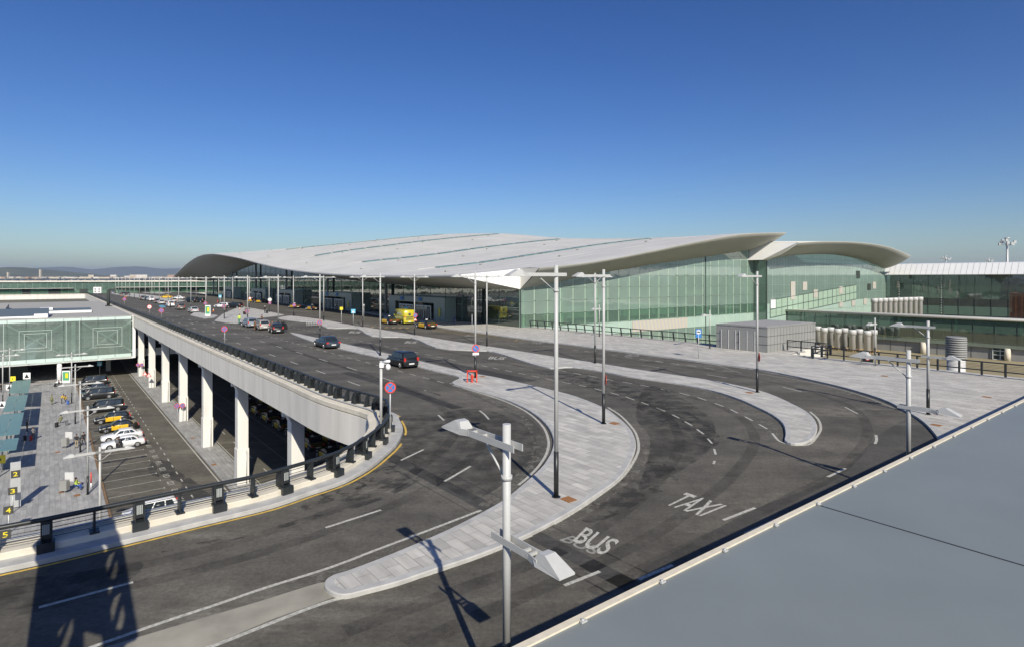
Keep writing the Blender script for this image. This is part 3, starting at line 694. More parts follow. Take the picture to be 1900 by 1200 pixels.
# drain covers
def cover(px, z=0, sz=.5, m='rust'):
    mb = MB(); mb.box((0, 0, 0), (sz, sz*.9, .012)); o = mb.build('drain_cover', M[m]); o.location = G(*px, z)+Vector((0, 0, .012)); o.rotation_euler = (0, 0, ang_pier); return o
for px, lb in [((1055, 926), 'rusty square drain cover beside the foot of the nearest tall lamp'), ((1140, 785), 'rusty drain cover beside the second tall lamp'), ((1391, 728), 'small rusty cover by the lamp near the tip of the bus island'),
               ((1641, 697), 'small rusty cover on the plaza behind the upper lamp head'), ((1831, 736), 'rusty cover on the plaza at the right'), ((1743, 768), 'rusty cover right of the two armed plaza lamp'), ((895, 698), 'rusty cover behind the red hydrant frame'),
               ((1737, 788), 'dark cover in the kerb corner of the plaza')]:
    tag(cover(px, ZI), lb, 'drain cover', 'covers in the paving')
for px, lb in [((397, 861), 'rusty cover between the two nearest broad piers'), ((358, 812), 'rusty cover in the strip between the third and second pier'), ((107, 838), 'dark cover near the bins on the lower plaza'), ((115, 912), 'dark cover right of the worker in the yellow vest'), ((143, 918), 'dark slot cover low on the lower plaza')]:
    tag(cover(px, LOW+.14, .55), lb, 'drain cover', 'covers in the paving')
# ------------------------------------------------------------------ terminal
def cr(t, a, b, c, d): return 0.5*(2*b+(c-a)*t+(2*a-5*b+4*c-d)*t*t+(3*b-a-3*c+d)*t**3)
def interp(xs, ys, x):
    if x <= xs[0]: return ys[0]
    if x >= xs[-1]: return ys[-1]
    i = max(k for k in range(len(xs)-1) if xs[k] <= x); t = (x-xs[i])/(xs[i+1]-xs[i])
    a = ys[i-1] if i > 0 else 2*ys[i]-ys[i+1]; d = ys[i+2] if i+2 < len(ys) else 2*ys[i+1]-ys[i]
    return cr(t, a, ys[i], ys[i+1], d)
TK = [-12, 0, 12, 24, 36, 48, 60, 74]; SK = [0, 29, 66, 101, 142, 190, 227, 274]
RT = [[9.0, 10.1, 11.5, 13.3, 15.2, 17.0, 18.6, 19.5], [9.0, 10.5, 11.8, 13.5, 15.2, 16.9, 18.4, 20.0], [9.9, 12.4, 13.8, 15.3, 17.1, 18.7, 20.2, 21.7], [12.0, 15.0, 17.2, 19.0, 20.8, 22.4, 23.9, 25.4],
      [15.7, 18.0, 19.8, 21.3, 22.9, 24.5, 26, 27.6], [18.4, 19.0, 20.2, 21.6, 23.1, 24.9, 26.6, 28.4], [16.4, 17.2, 18.6, 20.1, 21.8, 23.8, 25.8, 27.8], [9.5, 11.5, 13.5, 15.5, 18, 20, 22, 24]]
def roof_z(s, t):
    if t > 74: return roof_z(s, 74)-(t-74)*.16-.004*(t-74)**2
    return interp(SK, [interp(TK, r, t) for r in RT], s)
def edge_z(t): return interp([0, 11, 24, 38.5, 56, 74], [10.15, 11.2, 13.1, 15.5, 18.0, 19.2], t)
def edge_d(t): return 5+3.0*t/74
def glass_z(t): return interp([0, 28.6, 48, 74], [6.6, 10.5, 12.7, 15.6], t)
def soffit_in(s): return interp([0, 21, 60, 100, 130, 161, 185, 208, 240, 274], [6.6, 6.5, 7.5, 9.5, 12, 13.8, 12, 9.3, 7.2, 7.0], s)
tb = thing('terminal_building', 'huge glass walled airport terminal under a sweeping white wave shaped roof', 'airport terminal')
# roof sheet
ss = [0, 4, 10, 18, 29, 40, 53, 66, 78, 90, 101, 114, 128, 142, 154, 166, 178, 190, 200, 210, 220, 230, 240, 250, 260, 267, 274]
tt = [-12, -9, -6, -3, 0, 4, 8, 12, 18, 24, 30, 36, 42, 48, 54, 60, 66, 70, 74, 80, 90, 104, 120]
mb = MB(); vs = [ST(s, t, roof_z(s, t)) for s in ss for t in tt]; n = len(tt)
mb.add(vs, [(i*n+j, (i+1)*n+j, (i+1)*n+j+1, i*n+j+1) for i in range(len(ss)-1) for j in range(n-1)], 0, True)
# side wing out to the sweeping edge
ts = [t for t in tt if 0 <= t <= 74]
vs = []
for t in ts:
    vs += [ST(0, t, roof_z(0, t)), ST(-edge_d(t)*.5, t, (roof_z(0, t)+edge_z(t))/2+.08), ST(-edge_d(t), t, edge_z(t))]
mb.add(vs, [(3*i+j, 3*i+3+j, 3*i+4+j, 3*i+1+j) for i in range(len(ts)-1) for j in range(2)], 0, True)
roof = mb.build('roof', M['roof_white'], tb, fix=True)
# seams of the roof sheets
mb = MB()
for s in range(6, 270, 6):
    P = [ST(s, t, roof_z(s, t)+.03) for t in range(-12, 75, 4)]
    for a, b in zip(P, P[1:]): mb.bar(a, b, .05, .02)
for t in ():
    P = [ST(s, t, roof_z(s, t)+.035) for s in range(0, 270, 6)]
    for a, b in zip(P, P[1:]): mb.bar(a, b, .12, .06)
mb.build('roof_seam', M['roof_white'], roof)
# skylights
mat('skylight_teal', (.13, .21, .195), .35, spec=.3, var=.2, vs=.5)
for s0_, t0, t1 in ((29, 1, 70), (66, 1, 70), (101, 1, 71), (142, 5, 72)):
    mb = MB(); mg = MB(); t = t0
    while t < t1:
        t2 = min(t+5.6, t1)
        for w0, w1, m_, zz in ((-1.0, .9, 0, .20),):
            a, b, c, d = [ST(s0_+ds, t_, roof_z(s0_+ds, t_)+zz) for ds, t_ in ((w0, t), (w0, t2-.9), (w1, t2-.9), (w1, t))]
            mg.slab(a, b, c, d, .25)
        t += 5.6
    for e0_ in (1.1,):
        for ta in range(int(t0)-4, int(t1), 4): mb.bar(ST(s0_+e0_, ta, roof_z(s0_+e0_, ta)+.1), ST(s0_+e0_, min(ta+4, t1), roof_z(s0_+e0_, min(ta+4, t1))+.1), .14, .06)
    sk = mg.build('skylight', M['skylight_teal'], roof, fix=True); mb.build('frame', M['roof_white'], sk)
for k, (s, t) in enumerate([(s+((j % 2)*9), t) for j, t in enumerate((-6, 8, 22, 36, 50, 63)) for s in range(14, 230, 37)]):
    c = ST(s, t, roof_z(s, t)); mb = MB(); mb.box(c+Vector((0, 0, .1)), (.6, .5, .3), 0, ax=U); mb.build('roof_vent', M['panel_grey'], roof)
# front soffit: from the thin front edge back and down to the glass
s2 = sorted(set(list(range(0, 275, 6))+[274])); mb = MB(); vs = []; rows = 6
for s in s2:
    a = ST(s, -12, roof_z(s, -12)-.02); b = ST(s, -12, roof_z(s, -12)-.32); c = ST(s, 0, soffit_in(s))
    vs += [a]+[b.lerp(c, q/rows) for q in range(rows+1)]+[ST(s, 26, soffit_in(s)+.5)]
n = rows+3
mb.add(vs, [(i*n+j, i*n+j+1, (i+1)*n+j+1, (i+1)*n+j) for i in range(len(s2)-1) for j in range(n-1)], 0, True)
mb.m = [1 if k % (n-1) == 0 else 0 for k in range(len(mb.m))]
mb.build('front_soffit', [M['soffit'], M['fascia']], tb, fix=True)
# end fascia at the near corner: white panels, then the wing's folded front
mb = MB(); nn = 13
for k in range(nn):
    t0 = -12+12*k/nn; t1 = -12+12*(k+1)/nn-.05
    lo = lambda t: 8.68+(soffit_in(0)-8.68)*(t+12)/12
    mb.slab(ST(-.05, t0, lo(t0)), ST(-.05, t1, lo(t1)), ST(-.05, t1, roof_z(0, t1)), ST(-.05, t0, roof_z(0, t0)), .12)
mb.build('fascia', M['fascia'], tb, fix=True)
mb = MB(); mb.add([ST(0, -.05, 6.6), ST(0, -.05, 10.1), ST(-5, -.05, 10.15), ST(0, .1, 6.6), ST(0, .1, 10.1), ST(-5, .1, 10.15)], [(0, 1, 2), (5, 4, 3), (0, 2, 5, 3), (1, 4, 5, 2)])
mb.build('fascia', M['roof_white'], tb, fix=True)
# side soffit
mb = MB(); vs = []; rows = 8; ts2 = [0, 2]+list(range(4, 75, 4))+[74]
ts2 = sorted(set(ts2))
for t in ts2:
    a = ST(0, t, glass_z(t)); c = ST(-edge_d(t), t, edge_z(t)-.12)
    for q in range(rows+1):
        f = q/rows; p = a.lerp(c, f); p.z -= .5*math.sin(math.pi*f)*(.3+.7*t/74); vs.append(p)
    vs.append(ST(-edge_d(t), t, edge_z(t)+.02))
n = rows+2
mb.add(vs, [(i*n+j, i*n+j+1, (i+1)*n+j+1, (i+1)*n+j) for i in range(len(ts2)-1) for j in range(n-1)], 0, True)
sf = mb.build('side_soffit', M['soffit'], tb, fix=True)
mb = MB()
for t in [x*1.45 for x in range(1, 51)]:
    a = ST(-.3, t, glass_z(t)-.05); c = ST(-edge_d(t)+.2, t+4.5, edge_z(min(t+4.5, 74))-.2)
    if t+4.5 > 74: break
    P = []
    for q in range(7):
        f = q/6; tq = t+4.5*f; p = ST(0, tq, glass_z(tq)).lerp(ST(-edge_d(tq), tq, edge_z(tq)-.12), min(max(f, .04), .97)); p.z -= .5*math.sin(math.pi*f)*(.3+.7*tq/74)+.012; P.append(p)
    for a, b in zip(P, P[1:]): mb.bar(a, b, .05, .02)
mb.build('soffit_joint', M['panel_grey'], sf)
mb = MB(); mb.add([ST(0, 74, glass_z(74)), ST(-8, 74, 19.1), ST(0, 74, 19.4), ST(10, 74, 19.8), ST(0, 74, 19.4)], [(0, 1, 2)]); mb.add([ST(0, 74.02, -7), ST(0, 74.02, 19.3), ST(40, 74.02, 19.3), ST(40, 74.02, -7)], [(0, 1, 2, 3)])
mb.build('end_wall', M['soffit'], tb)
# ---- side glass wall, bay by bay
ROWS = [TAN, -4.6, -2.25, .05, 2.3, 4.55, 6.8, 9.05, 11.3, 13.5, 15.8]
NB = 24; bw = 73.9/NB
def bay(name, p0, p1, zt0, zt1, rows, mats, parent, off=0.0):
    """one bay of curtain wall between ground points p0, p1, its head sloping from zt0 to zt1"""
    mb = MB()
    for k, (za, zb) in enumerate(zip(rows, rows[1:])):
        if za >= max(zt0, zt1)-.02: break
        b0 = min(zb, zt0); b1 = min(zb, zt1); a0 = min(za, zt0); a1 = min(za, zt1)
        if b0-a0 < .01 and b1-a1 < .01: continue
        up = Vector((0, 0, 1))
        mb.add([p0+up*a0, p1+up*a1, p1+up*b1, p0+up*b0], [(0, 1, 2, 3)], mats(k, za))
    return mb
gm = [M['glass_side'], M['glass_low'], M['green_panel'] if 'green_panel' in M else mat('green_panel', (.36, .48, .42), .3, spec=.6, var=.06, vs=.4), M['glass_dark']]
for k in range(NB):
    t0, t1 = k*bw, (k+1)*bw-.06
    f = lambda r, za: 2 if -2.3 < za < 0 else (1 if 0 < za < 2.2 else (2 if za < -2.3 and False else 0))
    mb = bay('glass_bay', ST(0, t0), ST(0, t1), glass_z(t0), glass_z(t1), ROWS, f, tb)
    g_ = mb.build('glass_bay', gm, tb)
    mb = MB(); up = Vector((0, 0, 1))
    mb.box(ST(.10, t0, (TAN+glass_z(t0))/2), (.09, .24, glass_z(t0)-TAN), 0, ax=V)
    if k % 1 == 0: mb.box(ST(.12, t0+bw*.5, (3.2+glass_z(t0))/2 if k % 3 else (TAN+glass_z(t0))/2), (.03, .06, glass_z(t0)-3.2 if k % 3 else glass_z(t0)-TAN), 0, ax=V)
    mb.build('mullion', M['mullion_light'], g_)
mb = MB()
for z in ROWS[1:-1]:
    tl = [t for t in [x*.5 for x in range(0, 149)] if glass_z(t) > z]
    if tl: mb.bar(ST(-.03, tl[0], z), ST(-.03, 73.9, z), .07, .045 if z > .5 or z < 0 else .09)
mb.build('transom', M['mullion'], tb)
mb = MB()
for t in (0, 53.4, 73.9): mb.box(ST(-.05, t, (TAN+glass_z(t))/2), (.16, .16, glass_z(t)-TAN), 0, ax=V)
mb.build('dark_joint', M['mullion_dark'], tb)
mb = MB()
for k in range(NB):
    for z in ROWS[3:-1]:
        t = k*bw
        if z < glass_z(t)-.3:
            mb.bar(ST(-.06, t-.25, z), ST(-.06, t+.35, z), .03, .05)
mb.build('glass_clamp', M['mullion_dark'], tb)
# silver blank panels in the spandrel
mb = MB(); mb.slab(ST(-.08, 28.6, -2.2), ST(-.08, 46.6, -2.2), ST(-.08, 46.6, -.05), ST(-.08, 28.6, -.05), .05)
bpn = mat('louvre_panel', (.50, .50, .46), .5, var=.0); t_, b_ = nodes_of(bpn)
wv = t_.nodes.new('ShaderNodeTexWave'); g_ = t_.nodes.new('ShaderNodeNewGeometry'); mp_ = t_.nodes.new('ShaderNodeMapping'); mp_.inputs['Rotation'].default_value = (0, .35, -math.atan2(V.y, V.x))
wv.inputs['Scale'].default_value = .28; wv.inputs['Distortion'].default_value = .4; r_ = t_.nodes.new('ShaderNodeValToRGB'); r_.color_ramp.elements[0].color = (.42, .42, .42, 1); r_.color_ramp.elements[1].color = (.50, .46, .36, 1)
t_.links.new(g_.outputs[0], mp_.inputs[0]); t_.links.new(mp_.outputs[0], wv.inputs[0]); t_.links.new(wv.outputs[0], r_.inputs[0]); t_.links.new(r_.outputs[0], b_.inputs['Base Color'])
mb.build('louvre_panel', bpn, tb)
# inside the side hall: floors, pale inner walls, white columns, boxes
mb = MB()
def ibox(s0_, s1_, t0, t1, z0, z1, m): mb.box(ST((s0_+s1_)/2, (t0+t1)/2, (z0+z1)/2), (abs(s1_-s0_), t1-t0, z1-z0), m, ax=U, ay=V)
ibox(.4, 60, 1, 120, -.35, .0, 1); ibox(5, 5.3, 9, 72, .0, 2.1, 0); ibox(6.4, 40, 1, 74, 4.3, 4.5, 0); ibox(9.8, 10.1, 22, 74, 4.5, 10.5, 0); ibox(9.8, 10.1, 1, 22, 4.5, 8.0, 0); ibox(3.0, 3.3, 8, 21, .9, 3.1, 0); ibox(3.0, 3.3, 27, 46, .7, 3.1, 0)
ibox(2.2, 2.5, 20, 24, 2.2, 6.0, 0); ibox(58, 59, 1, 74, -7, 9, 2); ibox(1.5, 1.8, 1, 74, -4.7, -4.4, 1); ibox(6, 6.3, 1, 74, -7.3, -.3, 0); ibox(2.0, 5.2, 47, 50, .0, 2.2, 2); ibox(2.4, 5.2, 60, 66, 0, 2.2, 2); ibox(2.4, 5.2, 23, 26, 0, 2.2, 2)
mb.build('interior_wall', [M['inner_wall'], M['inner_floor'], M['inner_dark']], tb)
for k in range(9):
    t = 1.4+k*9.0; mb = MB(); mb.cyl(ST(.9, t, TAN), ST(.9, t, glass_z(t)+.1), .24, 12); mb.build('column', M['mullion_light'], tb)
# ---- front glass wall
NF = 43; fw = 258/NF
for k in range(NF):
    a, b = k*fw, (k+1)*fw-.06
    za, zb = soffit_in(a), soffit_in(b); mb = MB(); z = .1
    lv = [.1, 3.4, 5.2, 7.4, 9.6, 11.8, 14.5]
    for z0_, z1_ in zip(lv, lv[1:]):
        if z0_ >= max(za, zb): break
        mb.add([ST(b, 0, min(z0_, zb)), ST(a, 0, min(z0_, za)), ST(a, 0, min(z1_, za)), ST(b, 0, min(z1_, zb))], [(0, 1, 2, 3)], 0)
    g_ = mb.build('glass_bay', M['glass_front'], tb)
    mb = MB(); mb.box(ST(a, .05, (za+.1)/2), (.10, .18, za-.1), 0, ax=U)
    for z in (3.4, 5.2, 7.4, 9.6, 11.8):
        if z < min(za, zb)-.2: mb.bar(ST(a, -.03, z), ST(b, -.03, z), .06, .06)
    mb.build('mullion', M['mullion_dark'] if k % 3 else M['mullion'], g_)
mb = MB(); mb.box(ST(131, 14, .02), (261, 27.6, .1), 0, ax=U, ay=V); mb.build('hall_floor', M['dark_paving'], tb)
mb = MB(); mb.box(ST(135, 27, 6), (266, .4, 12), 0, ax=U, ay=V); mb.build('hall_wall', M['inner_dark'], tb)
mb = MB()
rr = random.Random(3)
for k in range(46):
    s = 4+k*5.4; t = 6+rr.random()*12; h = .9+rr.random()*1.3; mb.box(ST(s, t, h/2+.07), (1.5+rr.random()*2.5, 1.2, h), 0, ax=U)
mb.build('check_in_desk', M['panel_grey'], tb)
for k in range(7):
    s = 12+37*k
    mb = MB(); mb.cyl(ST(s, -.9, ZI), ST(s, -.9, soffit_in(s)+.9), .33, 14); mb.box(ST(s, -.9, ZI+.05), (1.0, 1.0, .1), 0, ax=U); c_ = mb.build('column', M['panel_grey'], tb)
# ---- entrance vestibules
for k, (a, b) in enumerate([(20, 44), (65, 88), (109, 128), (141, 160), (186, 204)]):
    en = MB(); H = 4.7
    en.slab(ST(b, -2.6, 3.5), ST(a, -2.6, 3.5), ST(a, -2.6, H), ST(b, -2.6, H), .12)
    en.slab(ST(a+4.3, -2.6, ZI), ST(a, -2.6, ZI), ST(a, -2.6, 3.5), ST(a+4.3, -2.6, 3.5), .12); en.slab(ST(b, -2.6, ZI), ST(b-3.0, -2.6, ZI), ST(b-3.0, -2.6, 3.5), ST(b, -2.6, 3.5), .12)
    en.slab(ST(a, -2.6, ZI), ST(a, -.1, ZI), ST(a, -.1, H), ST(a, -2.6, H), .1); en.slab(ST(b, -.1, ZI), ST(b, -2.6, ZI), ST(b, -2.6, H), ST(b, -.1, H), .1); en.slab(ST(a, -2.6, H), ST(a, -.1, H), ST(b, -.1, H), ST(b, -2.6, H), .1)
    eo = en.build('entrance_vestibule', mat('vestibule_panel%d' % k, (.24, .32, .30), .25, spec=.8) if k == 0 else M['vestibule_panel0'], tb)
    for d0 in (a+5.0, a+12.5):
        mb = MB()
        for q in (0, 2.9, 5.8): mb.box(ST(d0+q, -2.9, 1.5), (.12, .16, 2.7), 0, ax=U)
        mb.bar(ST(d0, -2.9, 2.85), ST(d0+5.8, -2.9, 2.85), .3, .22, 0)
        mb.slab(ST(d0+5.8, -2.86, .2), ST(d0, -2.86, .2), ST(d0, -2.86, 2.75), ST(d0+5.8, -2.86, 2.75), .03, 1)
        for q in (.9, 1.45, 2.0, 3.8, 4.35, 4.9): mb.box(ST(d0+q, -2.92, 1.45), (.05, .05, 2.5), 0, ax=U)
        mb.build('door', [M['white_frame'], M['glass_clear']], eo)
    if k < 2:
        for q in (a+9, b-7): mb = MB(); mb.slab(ST(q+1.3, -2.75, 3.75), ST(q, -2.75, 3.75), ST(q, -2.75, 4.5), ST(q+1.3, -2.75, 4.5), .05); mb.build('sign_panel', M['sign_blue'], eo)
    mb = MB(); mb.slab(ST(a+2.2, -2.75, 1.0), ST(a+1.6, -2.75, 1.0), ST(a+1.6, -2.75, 2.6), ST(a+2.2, -2.75, 2.6), .04); mb.build('poster', M['sign_yellow'], eo)
# ------------------------------------------------------------------ second hall under the arched roof
D2 = 3.4
B2 = CB+V*73.5-U*D2
def S2(d, t, z=0.0): return Vector((B2.x, B2.y, 0))-U*d+V*t+Vector((0, 0, z))   # d towards the camera
g2 = lambda t: interp([0, 12.5, 33.4, 54.4, 71.7], [12.9, 14.25, 15.0, 13.95, 11.2], t)
e2 = lambda t: interp([-1, 12, 33, 52, 68.6], [16.6, 17.4, 17.9, 17.3, 15.2], t)
sb2 = thing('arched_hall', 'green glass hall under an arched white roof, right of the big terminal roof', 'building')
NB2 = 26; bw2 = 71.7/NB2
rr = random.Random(11)
for k in range(NB2):
    t0, t1 = k*bw2, (k+1)*bw2-.05
    def f(r, za): return 2 if (za < 0.2 and za > -2.4) else 0
    mb = bay('glass_bay', S2(0, t0), S2(0, t1), g2(t0), g2(t1), ROWS, f, sb2)
    ga = mb.build('glass_bay', gm, sb2)
    mb = MB()
    for q in ((0, .07), (.5, .04)): mb.box(S2(-.06, t0+bw2*q[0], (TAN+g2(t0))/2), (q[1], .12, g2(t0)-TAN), 0, ax=V)
    mb.build('mullion', M['mullion_light'] if k % 2 else M['mullion'], ga)
mb = MB()
for z in ROWS[1:-1]:
    tl = [x*.5 for x in range(0, 144) if g2(x*.5) > z]
    if tl: mb.bar(S2(.03, tl[0], z), S2(.03, tl[-1], z), .06, .05)
mb.build('transom', M['mullion'], sb2)
lp = mat('ramp_green', (.34, .46, .36), .3, spec=.6, var=.05, vs=.3)
mb = MB()      # sloping bands of a ramp behind the glass, pale green
for (ta, tb_, za0, za1, zb0, zb1) in ((1.5, 50, 2.1, 5.6, 4.3, 7.7), (1.5, 50, .1, 3.6, 2.0, 5.5)):
    mb.slab(S2(.05, ta, za0-1.2), S2(.05, tb_, za1-1.2), S2(.05, tb_, zb1-1.2), S2(.05, ta, zb0-1.2), .04)
mb.build('ramp_panel', lp, sb2)
mb = MB()
for (ta, tb_, za0, za1) in ((1.5, 50, .88, 4.38), (1.5, 50, 3.12, 6.52), (1.5, 50, -1.12, 2.38)): mb.bar(S2(.12, ta, za0), S2(.12, tb_, za1), .08, .10)
for q in range(18): t = 1.5+q*2.75; z = -1.1+3.5*(t-1.5)/48.5; mb.bar(S2(.10, t, z), S2(.10, t, z+4.2), .06, .05 if q % 3 else .12)
mb.build('ramp_frame', M['mullion_dark'], sb2)
for (ta, z, hh, m_) in ((1.6, 1.1, 2.2, 'sign_white'), (11.4, 3.0, 4.6, 'louvre_panel'), (17.6, 5.3, 2.2, 'louvre_panel'), (23.6, 3.2, 2.2, 'louvre_panel'), (38.7, 4.0, 2.1, 'louvre_panel'), (61.5, 5.2, 2.1, 'louvre_panel'), (50.0, 8.4, 2.2, 'inner_dark'), (57.8, 4.9, 1.9, 'inner_dark'),
                        (38.7, .3, 1.6, 'louvre_panel'), (46.8, .4, 1.6, 'louvre_panel'), (55, .6, 1.8, 'louvre_panel')):
    mb = MB(); mb.slab(S2(.16, ta, z), S2(.16, ta+2.3, z), S2(.16, ta+2.3, z+hh), S2(.16, ta, z+hh), .06); mb.build('window_panel', M[m_], sb2)
mb = MB(); vs = []; ts2 = [-1+k*2.32 for k in range(31)]; rows = 6
for t in ts2:
    ta = max(t, 0); a = S2(0, ta*1.03 if ta*1.03 < 71.7 else 71.7, g2(min(ta*1.03, 71.7))); c = S2(8, t, e2(t)-.15)
    vs.append(S2(-16, t, e2(t)+1.2)); vs.append(S2(8, t, e2(t)))
    for q in range(rows+1):
        p = c.lerp(a, q/rows); p.z -= .55*math.sin(math.pi*q/rows); vs.append(p)
n = rows+3
mb.add(vs, [(i*n+j, (i+1)*n+j, (i+1)*n+j+1, i*n+j+1) for i in range(len(ts2)-1) for j in range(n-1)], 0, True)
mb.m = [(0 if (k % (n-1)) == 0 else 1) for k in range(len(mb.m))]
mb.build('roof', [M['roof_white'], M['soffit']], sb2, fix=True)
mb = MB(); mb.add([S2(-8, -2.6, 12.8), S2(-3.3, -2.6, 12.8), S2(.4, -2.6, 12.8), S2(8, -.95, 16.7), S2(-2, -.95, 17.2), S2(-16, -.95, 17.8)], [(0, 1, 2, 3, 4, 5)]); mb.add([S2(.4, -2.6, 12.8), S2(8, -.95, 16.7), S2(8, -1.0, 16.3), S2(4, -.6, 14.0), S2(0, .2, 12.7)], [(0, 4, 3, 2, 1)])
mb.build('fascia', M['fascia'], sb2, tri=True)
mb = MB()
for z0_, z1_ in zip(ROWS, ROWS[1:]): mb.add([S2(-D2, -.02, z0_), S2(0, -.02, z0_), S2(0, -.02, min(z1_, 12.9)), S2(-D2, -.02, min(z1_, 12.9))], [(0, 1, 2, 3)], 0) if z0_ < 12.8 else None
mb.build('return_glass', M['glass_low'], sb2)
mb = MB(); mb.box(S2(.02, -.02, (TAN+12.9)/2), (.2, .2, 12.9-TAN), 0, ax=V); mb.build('dark_joint', M['mullion_dark'], sb2)
mb = MB(); mb.box(S2(-9, 36, 3), (71, .4, 20), 0, ax=V); mb.box(S2(-5, 36, .1), (71, 8, .2), 1, ax=V); mb.box(S2(-5, 36, 6.8), (71, 8, .2), 1, ax=V); mb.build('interior_wall', [M['inner_wall'], M['inner_floor']], sb2)
# ------------------------------------------------------------------ dark glass pier building at the right
B3 = S2(0, 71.9)
def S3(d, t, z=0.0): return Vector((B3.x, B3.y, 0))-U*d+V*t+Vector((0, 0, z))
pb = thing('pier_building', 'long dark glass building with a plain white fascia, closing the view at the right', 'building')
mb = MB(); mb.add([S3(-3, -1.6, 9.5), S3(110, -1.6, 9.5), S3(110, .6, 12.7), S3(-3, .6, 12.7), S3(-3, 25, 13.4), S3(110, 25, 13.4), S3(-3, 0, 9.4), S3(110, 0, 9.4)], [(0, 1, 2, 3), (3, 2, 5, 4), (0, 6, 7, 1)]); rf3 = mb.build('roof', M['fascia'], pb)
mb = MB()
for k in range(80): d = -3+k*1.42; mb.bar(S3(d, -1.62, 9.5), S3(d, .58, 12.72), .05, .02)
mb.build('fascia_joint', M['panel_grey'], rf3)
for k in range(18):
    d0 = k*3.8; mb = MB()
    for z0_, z1_, m_ in ((9.4, 7.1, 0), (7.1, 4.8, 0), (4.8, 2.5, 0), (2.5, .3, 1), (.3, -2.2, 2), (-2.2, -4.6, 0), (-4.6, TAN, 0)): mb.add([S3(d0, 0, z1_), S3(d0+3.74, 0, z1_), S3(d0+3.74, 0, z0_), S3(d0, 0, z0_)], [(0, 1, 2, 3)], m_)
    ga = mb.build('glass_bay', [M['glass_dark'], M['inner_dark'], mat('spandrel_green', (.10, .16, .13), .3, spec=.6) if 'spandrel_green' not in M else M['spandrel_green']], pb)
    mb = MB(); mb.box(S3(d0, -.04, 1), (.09, .14, 16.6), 0, ax=U); mb.box(S3(d0+1.9, .3, 1.4), (.08, .08, 2.2), 1, ax=U)
    mb.build('mullion', [M['mullion_dark'], M['mullion_light']], ga)
mb = MB(); mb.box(S3(40, 9, 1), (84, .4, 17), 0, ax=U, ay=V); mb.build('interior_wall', M['inner_dark'], pb)
mb = MB()
for d in (3.7, 14.8):
    for q in range(15): mb.box(S3(d, -.15, -1.8+q*.75), (.22, .1, .16), 0, ax=U)
mb.build('wall_bracket', M['fascia'], pb)
# ------------------------------------------------------------------ low glass corridor with the thin white roof
B4 = S2(.1, 9.3)
def S4(d, t, z=0.0): return Vector((B4.x, B4.y, 0))-U*d+V*t+Vector((0, 0, z))
cb = thing('glass_corridor', 'low glass corridor with a thin white flat roof, in front of the dark pier building', 'building')
mb = MB(); mb.box(S4(40, 3.2, .32), (81, 7.0, .28), 0, ax=U, ay=V); mb.tube([S4(0, -.35, .42), S4(80, -.35, .42)], .26, 8); mb.build('roof', M['roof_white'], cb)
for k in range(23):
    d0 = .2+k*3.45; mb = MB()
    for z0_, z1_, m_ in ((.15, -2.3, 0), (-2.3, -4.35, 1)): mb.add([S4(d0, 0, z1_), S4(d0+3.4, 0, z1_), S4(d0+3.4, 0, z0_), S4(d0, 0, z0_)], [(0, 1, 2, 3)], m_)
    ga = mb.build('glass_bay', [M['glass_low'], M['glass_dark']], cb)
    mb = MB(); mb.box(S4(d0, -.04, -2.1), (.06, .1, 4.5), 0, ax=U); mb.box(S4(d0+1.7, .5, -3.3), (.10, .10, 2.0), 1, ax=U)
    if k % 3 == 1: mb.box(S4(d0+.4, .7, -2.1), (.42, .42, 4.5), 1, ax=U)
    mb.build('mullion', [M['mullion_dark'], M['mullion_light']], ga)
mb = MB(); mb.box(S4(40, .05, -4.72), (80, .5, .68), 0, ax=U, ay=V); mb.build('spandrel', M['glass_left'], cb)
mb = MB(); mb.box(S4(40, .45, (TAN-5.06)/2), (80, .2, -5.06-TAN), 0, ax=U, ay=V)
for k in range(28): mb.box(S4(k*2.9, .33, (TAN-5.06)/2), (.05, .05, -5.06-TAN), 1, ax=U)
mb.build('base_wall', [M['panel_grey'], M['inner_dark']], cb)
for k in range(7): mb = MB(); mb.cyl(S4(15.5+k*14, .0, TAN), S4(15.5+k*14, .0, -5.0), .5, 14); mb.build('column', M['cream_concrete'], cb)
mb = MB(); dd = 41.2
mb.slab(S4(dd, .2, TAN+.1), S4(dd+2.3, .2, TAN+.1), S4(dd+2.3, .2, -5.2), S4(dd, .2, -5.2), .03, 1)
for q in (0, 1.15, 2.3): mb.box(S4(dd+q, .12, -6.3), (.10, .1, 2.1), 0, ax=U)
for z in (TAN+.1, -6.4, -5.6): mb.bar(S4(dd, .12, z), S4(dd+2.3, .12, z), .1, .1, 0)
mb.build('door', [M['white_frame'], M['inner_dark']], cb)
mb = MB(); mb.box(S4(40, 6.4, -2.3), (80, .2, 4.7), 0, ax=U, ay=V); mb.box(S4(40, 3, -4.9), (80, 6, .1), 1, ax=U, ay=V); mb.build('interior_wall', [M['inner_dark'], M['inner_floor']], cb)
